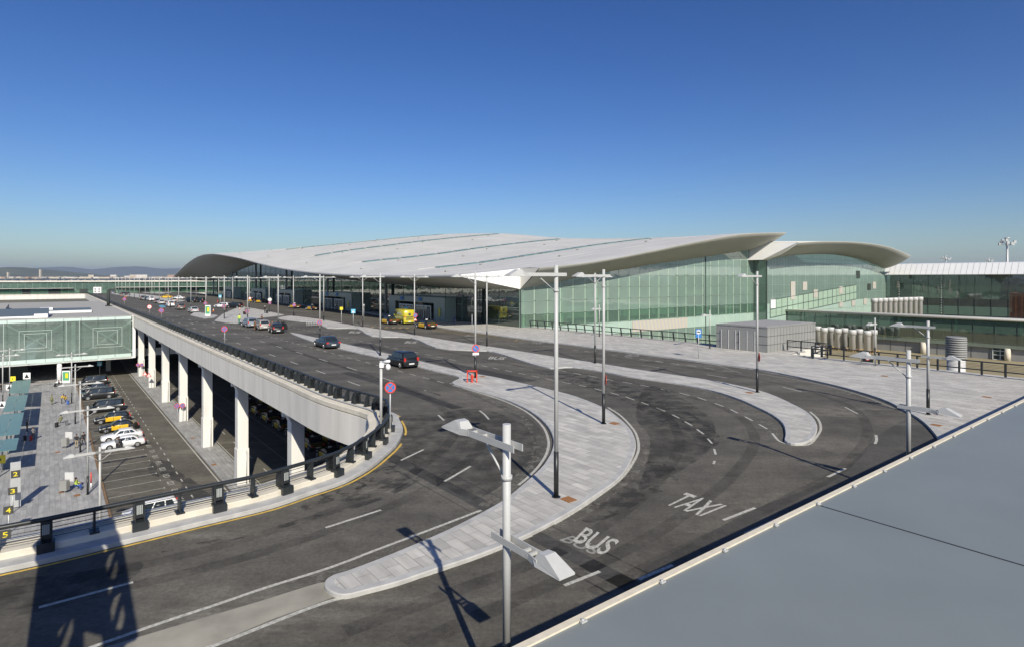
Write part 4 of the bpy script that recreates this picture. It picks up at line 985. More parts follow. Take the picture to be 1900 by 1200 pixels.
# ------------------------------------------------------------------ grey service house on the plaza
sh = thing('service_house', 'plain grey panelled service house with two double doors, on the plaza edge', 'building')
L1, L2, HH = 6.5, 11.4, 2.86
def H_(a, b, z=0.0): return Vector((bA.x, bA.y, 0))+U*a+V*b+Vector((0, 0, z))
mb = MB(); mb.box(H_(L1/2, L2/2, HH/2+.03), (L1, L2, HH), 0, ax=U, ay=V); wl = mb.build('wall', M['panel_grey'], sh)
mb = MB()
for z in (.97, 1.93): mb.bar(H_(-.01, -.01, z), H_(L1+.01, -.01, z), .03, .03); mb.bar(H_(-.01, -.01, z), H_(-.01, L2, z), .03, .03)
for k in range(1, 16): mb.box(H_(-.008, k*.72, HH/2), (.02, .012, HH-.1), 0, ax=U, ay=V)
mb.build('panel_joint', M['inner_dark'], wl)
mb = MB(); mb.box(H_(L1/2, L2/2, HH+.06), (L1+.1, L2+.1, .10), 0, ax=U, ay=V); mb.box(H_(L1/2, L2/2, HH+.13), (L1-.5, L2-.5, .05), 1, ax=U, ay=V); mb.build('roof', [M['panel_grey'], mat('felt', (.30, .30, .29), .9, var=.1)], sh)
for a0 in (1.5, 3.9):
    mb = MB(); mb.box(H_(a0+.95, -.02, 1.27), (1.9, .05, 2.2), 0, ax=U, ay=V); d_ = mb.build('door', M['panel_grey'], sh)
    mb = MB()
    for q in (0, .95, 1.9): mb.box(H_(a0+q, -.06, 1.27), (.05, .05, 2.26), 0, ax=U)
    mb.build('door_frame', M['duct'], d_)
# ------------------------------------------------------------------ ventilation ducts standing on the lower ground
def make_duct(h, r=.66, base=True):
    t = thing('ventilation_duct', '', 'duct', (0, 0, 0)); mb = MB()
    mb.lathe((0, 0, 0), [(r, .3), (r, h-1.0), (r+.02, h-.99)], 18); mb.build('pipe', M['duct'], t)
    mb = MB(); mb.lathe((0, 0, 0), [(r+.14, h-1.0), (r+.14, h-.08), (r+.1, h), (r*.5, h+.03)], 18); mb.build('collar', M['duct'], t)
    mb = MB()
    for q in (-.6, 0, .6): mb.box((q, 0, .12), (.16, 1.7, .24))
    for q in (-.7, 0, .7): mb.box((0, q, .27), (1.7, .16, .06))
    mb.build('pallet', M['timber'], t); return t
du = make_duct(4.65)
spots = [(1517, 605.5, 0), (1529, 608, 0), (1541, 607, 1), (1554.5, 609.7, 0), (1566.6, 608.7, 1), (1581.6, 611.8, 0), (1594, 610.5, 1), (1609, 613.6, 0), (1620.5, 612, 1)]
lbs = ['shortest looking grey duct, against the corner of the service house', 'second grey duct from the service house', 'grey duct of the rear row, third from the service house', 'front row grey duct, fourth from the service house', 'rear row grey duct, fifth from the service house',
       'front row grey duct on a clear wooden pallet, sixth from the service house', 'rear row grey duct, seventh from the service house', 'front row grey duct, second from the right end of its cluster', 'rightmost grey duct of the lower cluster, partly behind a slim lamp']
for k, (x, y, b) in enumerate(spots):
    Yd = F*11.25/(y-HY); p = Vector(((x-CX)/F*Yd, Yd, TAN))
    if k == 0: du.location = p; du['label'] = lbs[0]; du['group'] = 'grey ducts on the tan ground'
    else: dup(du, p, .3, lbs[k], 'grey ducts on the tan ground')
dh = make_duct(9.6)
for k in range(10):
    Yk = 150+1.35*k; x = 1622+k*9.4; z_top = 3.3
    p = Vector(((x-CX)/F*Yk, Yk, z_top-9.6)); lb = 'tall grey duct in the row behind the corridor roof, %s from the left' % ORD[k]
    if k == 0: dh.location = p; dh['label'] = lb; dh['group'] = 'row of tall ducts behind the corridor'
    else: dup(dh, p, 0, lb, 'row of tall ducts behind the corridor')
bd = thing('big_ventilation_stack', 'fat grey ventilation stack with a ribbed dark hood behind the plaza rail', 'duct')
pbd = G(1773, 707, TAN+0.0); Yb = 66.0; pbd = Vector(((1774-CX)/F*Yb, Yb, TAN)); zt = CH-(629-HY)/F*Yb; zh = CH-(664-HY)/F*Yb
mb = MB(); mb.lathe(pbd, [(.86, 0), (.86, zh-TAN)], 24); mb.build('pipe', M['duct'], bd)
mb = MB(); prof = []
z = zh-TAN
while z < zt-TAN-.1: prof += [(1.0, z), (1.0, z+.16), (.9, z+.17), (.9, z+.24)]; z += .25
mb.lathe(pbd, prof+[(1.0, z), (.9, z+.12)], 24); mb.build('hood', M['panel_grey'], bd)
cl = thing('rusty_louvre_tower', 'rust brown slatted tower in front of the dark glass at the right edge', 'louvre tower')
Yc = 140; xc = (1874-CX)/F*Yc; zc0, zc1 = CH-(588-HY)/F*Yc, CH-(544-HY)/F*Yc
q0 = Vector((xc, Yc, 0)); mb = MB()
for k in range(22): z = zc0+(zc1-zc0)*k/21; mb.bar(q0+Vector((0, 0, z)), q0-U*9+Vector((0, 0, z)), .18, .10); mb.bar(q0+Vector((0, 0, z)), q0+V*6+Vector((0, 0, z)), .18, .10)
mb.build('slats', M['corten'], cl)
mb = MB()
for k in range(9): mb.box(q0-U*k*1.1+Vector((0, 0, (zc0+zc1)/2)), (.14, .14, zc1-zc0), 0, ax=U)
mb.box(q0-U*4.5+V*3+Vector((0, 0, (TAN+zc0)/2+.5)), (9, 6, zc0-TAN+1), 1, ax=U, ay=V); mb.box(q0-U*4.5+V*3.2+Vector((0, 0, (zc0+zc1)/2)), (8.4, 5.4, zc1-zc0-.2), 1, ax=U, ay=V); mb.build('frame', [M['corten'], M['inner_dark']], cl)
# ------------------------------------------------------------------ glass walled building in the opening at the left
lb_ = thing('glass_link_building', 'pale green glass walled link building at the left with a flat grey roof', 'building')
S0 = 153.0
def S5(a, s, z=0.0): return WS(14.4-a, S0+s, z)      # a to the left along the face, s back along the road
zt5, zb5 = .36, -8.8
mb = MB(); mb.box(S5(32, 52, zt5-.12), (104, 64, .16), 0, ax=U, ay=V); mb.build('roof', mat('roof_gravel', (.36, .355, .33), .95, var=.06, vs=.4), lb_)
BW = 12.0
lvl = [(-8.8, -7.7, 1), (-7.7, -6.2, 0), (-6.2, -4.7, 0), (-4.7, -3.2, 0), (-3.2, -1.6, 0), (-1.6, -.35, 0), (-.55, .36, 1)]
lvl = [(zb5, -7.75, 1), (-7.75, -6.1, 0), (-6.1, -4.4, 0), (-4.4, -2.7, 0), (-2.7, -1.0, 0), (-1.0, -.42, 0), (-.42, zt5, 1)]
xs = []; a = .3
while a < 62: xs.append(a); a += 2.9 if int((a+.3)/5.9) % 2 else 3.0
pal = mat('pale_band', (.56, .68, .63), .3, spec=.6, var=.03)
for a0, a1 in zip(xs, xs[1:]):
    mb = MB()
    for z0_, z1_, m_ in lvl: mb.add([S5(a1-.03, 0, z0_+.015), S5(a0+.03, 0, z0_+.015), S5(a0+.03, 0, z1_-.015), S5(a1-.03, 0, z1_-.015)], [(0, 1, 2, 3)], m_)
    mb.build('glass_bay', [M['glass_left'], pal], lb_)
mb = MB(); br = M['green_white']
for k in range(5):
    c0 = 4.6+k*BW
    mb.bar(S5(c0-4.4, .45, -.8), S5(c0+4.4, .45, -7.4), .3, .3); mb.bar(S5(c0+4.4, .45, -.8), S5(c0-4.4, .45, -7.4), .3, .3); mb.box(S5(c0+5.9, .7, -4.1), (.7, .6, 7.0), 0, ax=V)
mb.build('brace', br, lb_)
mb = MB()
for k in range(5):
    c0 = 4.6+k*BW
    for hw, hh in ((2.55, 2.05), (1.75, 1.45)):
        for (x0, z0_, x1, z1_) in ((-hw, -hh, hw, -hh), (-hw, hh, hw, hh), (-hw, -hh, -hw, hh), (hw, -hh, hw, hh)): mb.bar(S5(c0+x0, -.07, -4.1+z0_), S5(c0+x1, -.07, -4.1+z1_), .07, .10)
    mb.box(S5(c0+4.9, -.06, -4.1), (.10, .1, 7.3), 0, ax=V); mb.box(S5(c0+7.1, -.06, -4.1), (.10, .1, 7.3), 0, ax=V)
mb.build('frame_square', mat('frame_pale', (.42, .50, .45), .5), lb_)
mb = MB(); mb.box(S5(30, 1.8, -4.3), (60, .3, 8.6), 0, ax=V); mb.build('inner_wall', mat('teal_inner', (.16, .24, .20), .8, var=.08), lb_)
mb = MB(); mb.box(S5(30, 26, -8.7), (60, 52, .35), 0, ax=V); mb.build('underside', M['white_concrete'], lb_)
mb = MB(); mb.box(S5(-.15, .2, (zt5+zb5)/2), (.55, .5, zt5-zb5), 0, ax=V); mb.build('corner_post', M['fascia'], lb_)
mb = MB(); mb.box(S5(-1.4, 2.2, -7.9), (2.4, .4, 1.6), 0, ax=V); mb.box(S5(-14, 2.4, -8.0), (26, .3, 1.6), 0, ax=V); mb.build('white_beam', M['fascia'], lb_)
for k, a0 in enumerate((12.8, 25, 37)):
    mb = MB(); mb.cyl(S5(a0, .6, LOW+.1), S5(a0, .6, zb5), .42, 14); mb.lathe(S5(a0, .6, LOW+.12), [(.8, 0), (.45, .25)], 14); mb.build('column', M['fascia'], lb_)
for k, a0 in enumerate((3.6, 20, 36)):
    mb = MB(); mb.box(S5(a0, 14, (LOW+zb5)/2), (.9, .9, zb5-LOW), 0, ax=V); mb.build('column', M['concrete'], lb_)
mb = MB(); mb.box(S5(60, 32, (LOW+zb5)/2), (150, .4, zb5-LOW), 0, ax=V); mb.box(S5(23, 9, (LOW+zb5)/2), (10, .4, zb5-LOW), 0, ax=V); mb.build('back_wall', M['inner_dark'], lb_)
# roof boxes with sloping skylights
mb = MB()
def wedge(a0, a1, s0_, s1_, z0_, zf, zb_, mb, ms=0, mt=1):
    vs = [S5(a1, s0_, z0_), S5(a0, s0_, z0_), S5(a0, s1_, z0_), S5(a1, s1_, z0_), S5(a1, s0_, zf), S5(a0, s0_, zf), S5(a0, s1_, zb_), S5(a1, s1_, zb_)]
    mb.add(vs, [(0, 1, 5, 4), (1, 2, 6, 5), (2, 3, 7, 6), (3, 0, 4, 7)], ms); mb.add([v+Vector((0, 0, .01)) for v in vs[4:]], [(0, 1, 2, 3)], mt)
wedge(14.5, 55, 3.0, 13, zt5, zt5+.35, zt5+1.55, mb); mb.box(S5(15.8, 2.6, zt5+.4), (2.2, 1.2, .8), 0, ax=V); r1 = mb.build('roof_light', [M['fascia'], mat('blue_glass', (.12, .15, .165), .5, spec=.3)], lb_)
mb = MB(); wedge(6.5, 45, 20, 26, zt5, zt5+.55, zt5+.9, mb); mb.box(S5(15, 24, zt5+.8), (2.4, 3, .8), 0, ax=V); mb.box(S5(31, 24, zt5+.8), (2.4, 3, .8), 0, ax=V); mb.build('roof_light', [M['fascia'], M['blue_glass']], lb_)
mb = MB(); wedge(23, 60, 38, 56, zt5, zt5+.5, zt5+1.2, mb, 0, 0); mb.build('roof_light', [M['roof_gravel'] if 'roof_gravel' in M else M['fascia']], lb_)
mb = MB(); P = G(201, 568, .36); mb.cyl(P, P+Vector((0, 0, 4.6)), .42, 12); mb.cyl(P, P+Vector((0, 0, .2)), .8, 12)
o = mb.build('exhaust_pipe', M['inner_dark']); tag(o, 'dark upright exhaust pipe at the roof edge beside the raised road', 'pipe')
# ------------------------------------------------------------------ far terminal wing behind the cross viaduct
fb = thing('far_terminal_wing', 'long low green glass wing with a pale roof line, closing the far left view', 'building')
SF = SFAR+22.0
def S6(t, s, z=0.0): return WS(t, SF+s, z)
ZF = 7.0
mb = MB(); mb.box(S6(-40, 12, ZF-.35), (330, 26, .55), 0, ax=V); mb.box(S6(-40, 24, ZF+.75), (330, 2, .7), 1, ax=V)
for k in range(60): mb.box(S6(-20+k*3.1, 10, ZF+.55), (2.4, 3, .7), 1, ax=V)
mb.build('roof', [M['concrete'], mat('blue_dark', (.03, .05, .08), .4)], fb)
for k in range(34):
    t0 = -190+k*9.0; mb = MB()
    mb.add([S6(t0, 0, .1), S6(t0+8.9, 0, .1), S6(t0+8.9, 0, 3.0), S6(t0, 0, 3.0)], [(0, 1, 2, 3)], 1); mb.add([S6(t0, 0, 3.0), S6(t0+8.9, 0, 3.0), S6(t0+8.9, 0, ZF-.7), S6(t0, 0, ZF-.7)], [(0, 1, 2, 3)], 0)
    ga = mb.build('glass_bay', [M['glass_low'], M['glass_low']], fb)
    mb = MB()
    for q in (0, 3, 6): mb.box(S6(t0+q, -.05, 3.2), (.10, .15, 6.2), 0, ax=V)
    mb.build('mullion', M['mullion'], ga)
mb = MB(); mb.box(S6(-80, -1.6, 3.0), (180, 2.6, .14), 0, ax=V); mb.box(S6(54, -2.0, 3.3), (50, 3, .18), 0, ax=V); mb.build('canopy', M['concrete'], fb)
mb = MB(); mb.box(S6(-40, 6, 3), (330, .4, 6), 0, ax=V); mb.build('interior_wall', M['inner_wall'], fb)
mb = MB()
rr = random.Random(4)
for k in range(22): t0 = -170+k*13+rr.random()*5; mb.box(S6(t0, -.3, 1.3), (3+rr.random()*3, .3, 2.4), 0, ax=V)
mb.build('doorway', M['inner_dark'], fb)
st_ = MB()
for q in (-1.1, 0, 1.1): st_.cyl(S6(-94+q*1.5, -8, -13), S6(-94+q*1.5, -8, 9.0+(1.4 if q == 0 else 0)), .55, 10)
tag(st_.build('chimney_cluster', M['panel_grey']), 'cluster of three dark upright flues in front of the far glass wing at the left', 'chimney')
# hills and the distant town
def hill(name, px, Y, depth, m, lb):
    P = [Vector(((x-CX)/F*Y, Y, CH-(y-HY)/F*Y)) for x, y in px]; P = [P[0]]+catmull(P, 5)
    mb = MB(); n = len(P); vs = []
    for q, (dz, dy) in enumerate(((0.0, -depth), (.55, -depth*.5), (.88, -depth*.2), (1, 0), (.6, depth*.6), (0, depth))):
        for i, p in enumerate(P): vs.append(Vector((p.x, p.y+dy+(math.sin(i*1.7+q)*depth*.05), LOW+(p.z-LOW)*dz*(1+.03*math.sin(i*2.3+q*2)*(0 if q == 3 else 1)))))
    mb.add(vs, [(q*n+i, q*n+i+1, (q+1)*n+i+1, (q+1)*n+i) for q in range(5) for i in range(n-1)], 0, True)
    o = mb.build(name, M[m]); setting(o); return o
mat('hill_green', (.075, .085, .045), .95, var=.35, vs=.004); mat('hill_far', (.08, .095, .075), .95, var=.2, vs=.002)
hill('hill', [(-400, 500), (-200, 494), (-60, 498), (0, 497.5), (35, 496.5), (60, 501), (85, 505), (120, 508.5), (160, 511), (200, 514.6)], 5200, 1300, 'hill_green', '')
hill('hill', [(-300, 508), (-100, 504), (20, 505), (60, 500.5), (85, 498), (120, 495.2), (140, 498), (160, 501.5), (180, 503.5), (200, 500), (225, 496.5), (255, 494.5), (280, 497.5), (310, 499), (345, 497.8), (400, 500), (470, 505), (560, 512)], 13000, 2500, 'hill_far', '')
rr = random.Random(9)
mb = MB()
for k in range(420):
    Y = 2400+rr.random()*1500; x = -60+rr.random()*440; X = (x-CX)/F*Y
    ht = rr.choice([9, 12, 15, 18, 22]) * (1+.5*(rr.random() > .93)); wd = 14+rr.random()*34
    zb = LOW+2+ (Y-2400)/1500*6
    mb.box((X, Y, zb+ht/2), (wd, 16, ht), rr.choice([0, 0, 1, 2, 3]), ax=(1, rr.random()*.3, 0))
x = 75; Y = 3300; mb.box(((x-CX)/F*Y, Y, 25), (9, 9, 60), 0)
mb.box(((15-CX)/F*Y, Y, 18), (8, 8, 45), 0)
o = mb.build('distant_town', [mat('town_cream', (.50, .44, .35), .9), mat('town_white', (.60, .57, .52), .9), mat('town_brick', (.36, .24, .17), .9), mat('town_grey', (.33, .32, .30), .9)])
tag(o, 'pale low town on the horizon below the hills', 'town', kind='stuff')
mb = MB(); rr = random.Random(12)
for k in range(800):
    Y = 900+rr.random()*2600; x = -100+rr.random()*520; X = (x-CX)/F*Y; r = 5+rr.random()*9
    mb.lathe((X, Y, LOW-1), [(r, 0), (r*.9, r*.5), (r*.5, r*.8)], 6)
tag(mb.build('far_greenery', mat('far_tree', (.06, .075, .035), .95, var=.3, vs=.1)), 'dusty green scrub and trees between the terminal and the town', 'scrub', kind='stuff')
# ------------------------------------------------------------------ the roof the photographer looks over
E0 = G(948, 1200, 3.0); E0.z = 0
def N_(t, d, z=0.0): return E0+V*t-U*d+Vector((0, 0, z))
nb_ = thing('near_building', 'near building with a smooth blue grey metal roof and a beige edge strip, lower right', 'building')
mb = MB(); mb.box(N_(24, 20.25, 1.42), (80, 40, 2.84), 0, ax=V, ay=-U); mb.build('wall', M['panel_grey'], nb_)
mb = MB()
sheets = []
seam0 = (G(1532, 940, 3.0)-E0).dot(V)
mb.box(N_(24, 20.2, 2.925), (80, 40.1, .14), 0, ax=V, ay=-U); rf = mb.build('roof', M['near_roof'], nb_)
mb = MB()
for k in range(-1, 2):
    t = seam0+k*22; mb.bar(N_(t, .2, 2.999), N_(t, 40, 2.999), .035, .008)
mb.build('seam', M['trim_black'], rf)
mb = MB(); mb.box(N_(24, .10, 2.955), (80, .13, .15), 0, ax=V, ay=-U); mb.build('edge_strip', M['trim_beige'], nb_)
for k in range(-4, 12):
    t = seam0+k*2.0; mb = MB(); mb.box(N_(t, .22, 3.025), (.12, .05, .03), 0, ax=V, ay=-U); mb.cyl(N_(t, .20, 3.0), N_(t, .20, 3.06), .025, 8); mb.build('clip', M['lamp_grey'], nb_)
# ------------------------------------------------------------------ street lamps
def head_mesh(base, d, L=.62, wd=.36):
    """wedge shaped luminaire starting at base and pointing along d"""
    d = Vector(d).normalized(); sd_ = Vector((-d.y, d.x, 0)); mb = MB(); up = Vector((0, 0, 1))
    a = base
    vs = [a-d*.10-sd_*wd*.42+up*.02, a-d*.10+sd_*wd*.42+up*.02, a+d*L-sd_*wd*.5-up*.03, a+d*L+sd_*wd*.5-up*.03, a+d*.02-sd_*wd*.30+up*.17, a+d*.02+sd_*wd*.30+up*.17, a+d*L*.30-sd_*wd*.34+up*.18, a+d*L*.30+sd_*wd*.34+up*.18,
          a-d*.02-sd_*wd*.5-up*.07, a-d*.02+sd_*wd*.5-up*.07, a+d*L-sd_*wd*.5-up*.06, a+d*L+sd_*wd*.5-up*.06]
    mb.add(vs, [(0, 1, 5, 4), (4, 5, 7, 6), (6, 7, 3, 2), (0, 4, 6, 2), (1, 3, 7, 5), (8, 10, 11, 9), (0, 2, 10, 8), (1, 9, 11, 3), (2, 3, 11, 10), (0, 8, 9, 1)], 0)
    return mb
def arm_parts(t, z, d, L, stub, braced=True, plate=.13):
    """arm of two flat bars gripping the pole, a diagonal brace and the head, pointing along d"""
    d = Vector(d).normalized(); sd_ = Vector((-d.y, d.x, 0)); c = Vector((0, 0, z)); mb = MB()
    for q in (-.105, .105):
        mb.bar(c-d*stub+sd_*q, c+d*(L-.3)+sd_*q, .016, plate); mb.bar(c+d*(L-.3)+sd_*q, c+d*L+sd_*q*1.5-Vector((0, 0, .02)), .016, plate)
    mb.bar(c+d*(L*.55)+sd_*-.1, c+d*(L*.55)+sd_*.1, .05, .05); mb.bar(c+d*(L-.3)+sd_*-.12, c+d*(L-.3)+sd_*.12, .05, .05)
    ar = mb.build('arm', M['lamp_grey'], t)
    if braced:
        mb = MB(); mb.tube([c+d*.09+Vector((0, 0, -.62)), c+d*(L*.52)+Vector((0, 0, -.05))], .022, 6); mb.cyl((0, 0, z-.66), (0, 0, z-.58), .11, 12); mb.build('brace', M['lamp_grey'], ar)
    head_mesh(c+d*L, d).build('luminaire', M['lamp_grey'], ar, fix=True)
def make_lamp(name, h, zarm, arms, black=1.74, r=.08):
    t = thing(name, '', 'street lamp'); mb = MB()
    mb.tube([(0, 0, black), (0, 0, h)], r, 14, 0); mb.build('pole', M['lamp_grey'], t)
    mb = MB(); mb.tube([(0, 0, 0), (0, 0, black)], r+.015, 14, 0); mb.cyl((0, 0, 0), (0, 0, .02), r+.09, 12, 0); mb.build('base_sleeve', M['black_paint'], t)
    for z, d, L, stub, brc in arms: arm_parts(t, z, d, L, stub, brc)
    return t
single = make_lamp('tall_street_lamp', 8.86, 8.5, [(8.50, -V, 1.75, .45, True)])
double = make_lamp('double_street_lamp', 8.86, 8.5, [(8.50, -V, 1.75, .3, True), (8.50, V, 1.75, .3, True)])
low = make_lamp('low_street_lamp', 4.55, 4.0, [(3.95, -V, 1.0, .2, False)], 1.7, .06)
twoarm = make_lamp('two_armed_street_lamp', 5.74, 5.35, [(5.35, U, 1.45, .35, True), (3.55, -U, 1.05, .35, False)], 1.55, .08)
lowl = make_lamp('plaza_street_lamp', 8.75, 8.5, [(8.35, -V, 1.6, .3, True), (8.35, V, 1.6, .3, True)], 1.8, .08)
def place(proto, used, p, lb, grp):
    if not used[0]: used[0] = True; proto.location = p; proto['label'] = lb; proto['group'] = grp; return proto
    return dup(proto, p, 0, lb, grp)
u1, u2, u3, u4, u5 = [False], [False], [False], [False], [False]
g1 = 'tall single arm lamps along the road'
place(single, u1, G(1032, 921, ZI), 'nearest tall lamp, standing on the paved median in the middle of the picture', g1)
place(single, u1, G(1120, 785, ZI), 'tall lamp with an edge on round sign, near the tip of the paved median', g1)
place(single, u1, G(1405, 727, ZI), 'tall lamp near the rounded tip of the bus island, with an edge on round sign', g1)
C0 = G(882, 700, ZI)
lbC = ['tall lamp carrying the no parking sign, beside the red hydrant frame', 'tall lamp behind the black hatchback', 'tall lamp with a round sign, behind the dark blue saloon', 'tall lamp behind the dark hatchback with its door open', 'tall lamp with a round sign above the stopped cars']
for k in range(20):
    p = C0+U*18.25*k; p.z = ZI if k < 6 else 0
    place(single, u1, p, lbC[k] if k < 5 else 'tall single arm lamp in the drop off lanes, %s beyond the stopped cars' % ORD[k-5], g1)
B0 = G(1104, 673, ZI)
lbB = ['double armed lamp at the right, overlapped by the tall lamp with the round sign', 'double armed lamp on the bus island, right of the lamp with the no parking sign', 'double armed lamp with two signs, in front of the taxi with the yellow boot', 'double armed lamp left of the yellow taxi by the yellow van',
       'double armed lamp with the yellow stop flag to its right', 'double armed lamp with a round sign, on the taper of the bus island', 'double armed lamp with a mirror disc and a round sign']
for k in range(19):
    p = B0+U*18.4*k; p.z = ZI if k < 6 else 0
    place(double, u2, p, lbB[k] if k < 7 else 'double armed lamp in the row along the terminal front, %s past the mirror disc' % ORD[k-7], 'double armed lamps along the terminal front')
for (x, y), lb in zip([(1112, 624), (1317, 646), (1623.5, 677.5)], ['low slim lamp at the plaza rail, left, seen between two tall lamps', 'low slim lamp at the plaza rail, just left of the grey service house', 'low slim lamp at the plaza rail in front of the ducts']):
    place(low, u3, G(x, y, ZI), lb, 'low lamps along the plaza rail')
place(twoarm, u4, Vector((-.10, 11.25, 0)), 'closest lamp, its two arms and wedge heads large in the foreground', 'two armed lamps near the camera')
place(twoarm, u4, Vector((15.25, 22.8, 0)), 'two armed lamp rising behind the blue grey roof at the right', 'two armed lamps near the camera')
place(twoarm, u4, G(1722, 768, ZI), 'two armed lamp standing on the plaza at the right', 'two armed lamps near the camera')
L0 = Vector((-42.3, 59.1, LOW+.12)); L0 = G(162.8, 916, LOW+.12)
lbL = ['lamp on the lower plaza nearest the camera, its foot hidden by the black rail', 'lamp on the lower plaza left of the empty bays, its black foot fully seen', 'lamp on the lower plaza left of the white saloons', 'lamp on the lower plaza left of the black van', 'lamp on the lower plaza beside the seated group in yellow', 'farthest lamp on the lower plaza, under the edge of the glass building']
for k in range(-1, 4):
    p = L0+U*18.1*k; place(lowl, u5, p, lbL[k+1], 'lamps along the lower parking bays')
for k, (x, y) in enumerate([(5, 752), (18, 735)]):
    p = G(x, y, LOW+.12); place(lowl, u5, p, ['lamp at the far left behind the glass canopies', 'second lamp from the left edge behind the glass canopies'][k], 'lamps along the lower parking bays')
# ------------------------------------------------------------------ plaza fences
def plaza_fence(pts, name_lb, h=1.12, slant=0.0, cables=True, step=1.9):
    t = thing('plaza_fence', name_lb, 'fence'); P = resample(pts, step); up = Vector((0, 0, 1))
    mb = MB()
    for a, b in zip(pts, pts[1:]): mb.bar(a+up*(h+ZI), b+up*(h+ZI), .12, .10)
    mb.build('top_rail', M['iron'], t); mb = MB()
    for a, b in zip(pts, pts[1:]): mb.bar(a+up*(.42+ZI), b+up*(.42+ZI), .09, .10)
    mb.build('lower_rail', M['iron'], t)
    if cables:
        mb = MB()
        for z in (.56, .68, .80, .92): mb.tube([p+up*(z+ZI) for p in pts], .014, 4)
        mb.build('cable', M['iron'], t)
    d = (pts[-1]-pts[0]).normalized(); nn = Vector((-d.y, d.x, 0))
    for p in P: mb = MB(); mb.bar(p+up*ZI, p+nn*slant+up*(h+ZI), .16, .10); mb.build('post', M['iron'], t)
    return t
fl0, fl1 = G(985, 608.5, ZI), G(1329, 641, ZI)
plaza_fence([fl0, fl1], 'black rail fence along the foot of the lit glass wall, left of the service house', slant=-.22, cables=False, step=1.75)
plaza_fence([G(1461, 651, ZI), G(1534, 658.5, ZI)], 'short black rail fence at the corner of the service house', step=1.6)
fa = G(1506, 664, ZI); fr_ = WS(fa.dot(V), fa.dot(U)); plaza_fence([fa, WS(fa.dot(V), -68)], 'long black cable rail fence across the plaza edge at the right', step=1.6)
# stair gate: looped black rails
sg = thing('stair_rail', 'looped black stair rail at the left end of the long plaza fence', 'stair rail')
mb = MB(); a0, a1 = G(1508, 664.5, ZI), G(1541, 657, ZI); up = Vector((0, 0, 1))
for z in (1.0, .5): mb.tube([a0+up*z, (a0+a1)/2+up*(z+.1), a1+up*z], .07, 8)
for p in (a0, (a0+a1)/2, a1): mb.box(p+up*.5, (.2, .2, 1.1), 0, ax=U)
mb.build('rail', M['iron'], sg)
nt_ = thing('notice_board', 'small framed notice with a round no entry symbol leaning on the long plaza fence', 'sign'); p = G(1610, 677.5, ZI)
mb = MB()
for q in (-.62, .62): mb.cyl(p+U*q, p+U*q+up*1.05, .035, 8)
mb.build('leg', M['galv'], nt_); mb = MB(); mb.box(p+up*.68, (.95, .04, .7), 0, ax=U); mb.build('board', M['black_paint'], nt_)
mb = MB(); mb.disc(p-V*.04+up*.68, -V, .2, .01); mb.build('symbol', M['sign_red'], nt_); mb = MB(); mb.disc(p-V*.052+up*.68, -V, .13, .01); mb.build('symbol', M['sign_white'], nt_)
# ------------------------------------------------------------------ signs
def disc_sign(parent, c, nrm, r, kind):
    nrm = Vector(nrm).normalized(); x = Vector((0, 0, 1)).cross(nrm).normalized(); z = Vector((0, 0, 1))
    mb = MB()
    col = {'stop': ('sign_red', 'sign_blue'), 'park': ('sign_red', 'sign_blue'), 'entry': ('sign_red', 'sign_white'), 'mirror': ('duct', 'duct'), 'back': ('sign_red', 'black_paint')}[kind]
    mb.disc(c, nrm, r, .02, 28, 0); mb.disc(c+nrm*.021, nrm, r*.78, .006, 28, 1)
    if kind in ('stop', 'park'):
        k = r*.78
        for sgn in ((1, -1) if kind == 'stop' else (-1,)):
            d = (x*sgn+z).normalized(); mb.box(c+nrm*(.034+.002*sgn), (2*k, .01, r*.16), 0, ax=d, ay=nrm)
    if kind == 'entry': mb.box(c+nrm*.032, (r*1.0, .01, r*.22), 0, ax=x, ay=nrm)
    return mb.build('sign_disc', [M[col[0]], M[col[1]]], parent)
def post_sign(px, z0, hpost, zc, r, kind, nrm, name, lb, grp='round signs on poles', base=None, grey='galv'):
    t = thing(name, lb, 'traffic sign', (0, 0, 0), 0, grp); p = base or G(*px, z0)
    if hpost: mb = MB(); mb.cyl((p.x, p.y, z0), (p.x, p.y, z0+hpost), .04, 8); mb.build('pole', M[grey], t)
    disc_sign(t, Vector((p.x, p.y, zc))+Vector(nrm).normalized()*.12, nrm, r, kind)
    return t
nb = -U
p = G(724, 803, ZI); Yp = p.y; zc = CH-(717.5-HY)/F*Yp
post_sign(None, ZI, zc+.3-ZI, zc, .30, 'stop', Vector((.25, -1, 0)), 'no_stopping_sign', 'big round blue and red no stopping sign at the tip of the hairpin', base=p)
p = WS(15.5, G(416, 640, .3).dot(U)); zc = CH-(610-HY)/F*p.y
p = G(417, 641, .36); zc = CH-(610-HY)/F*p.y
post_sign(None, .36, zc+.3-.36, zc, .36, 'stop', Vector((.2, -1, 0)), 'no_stopping_sign', 'round no stopping sign on a pole behind the straight black railing, by the outer lane', base=p)
for x, yb, ys, kind, lb in ((299.5, 590, 576, 'stop', 'small round no stopping sign by the lane, left of a far lamp pole'), (277.5, 583, 569.3, 'entry', 'small round white sign with a red ring on a pole beside the far straight railing'), (231, 566, 555, 'stop', 'tiny round no stopping sign far along the straight railing')):
    p = G(x, yb, .2); post_sign(None, .2, CH-(ys-HY)/F*p.y, CH-(ys-HY)/F*p.y, .48, kind, Vector((.4, -1, 0)), 'no_stopping_sign', lb, base=p)
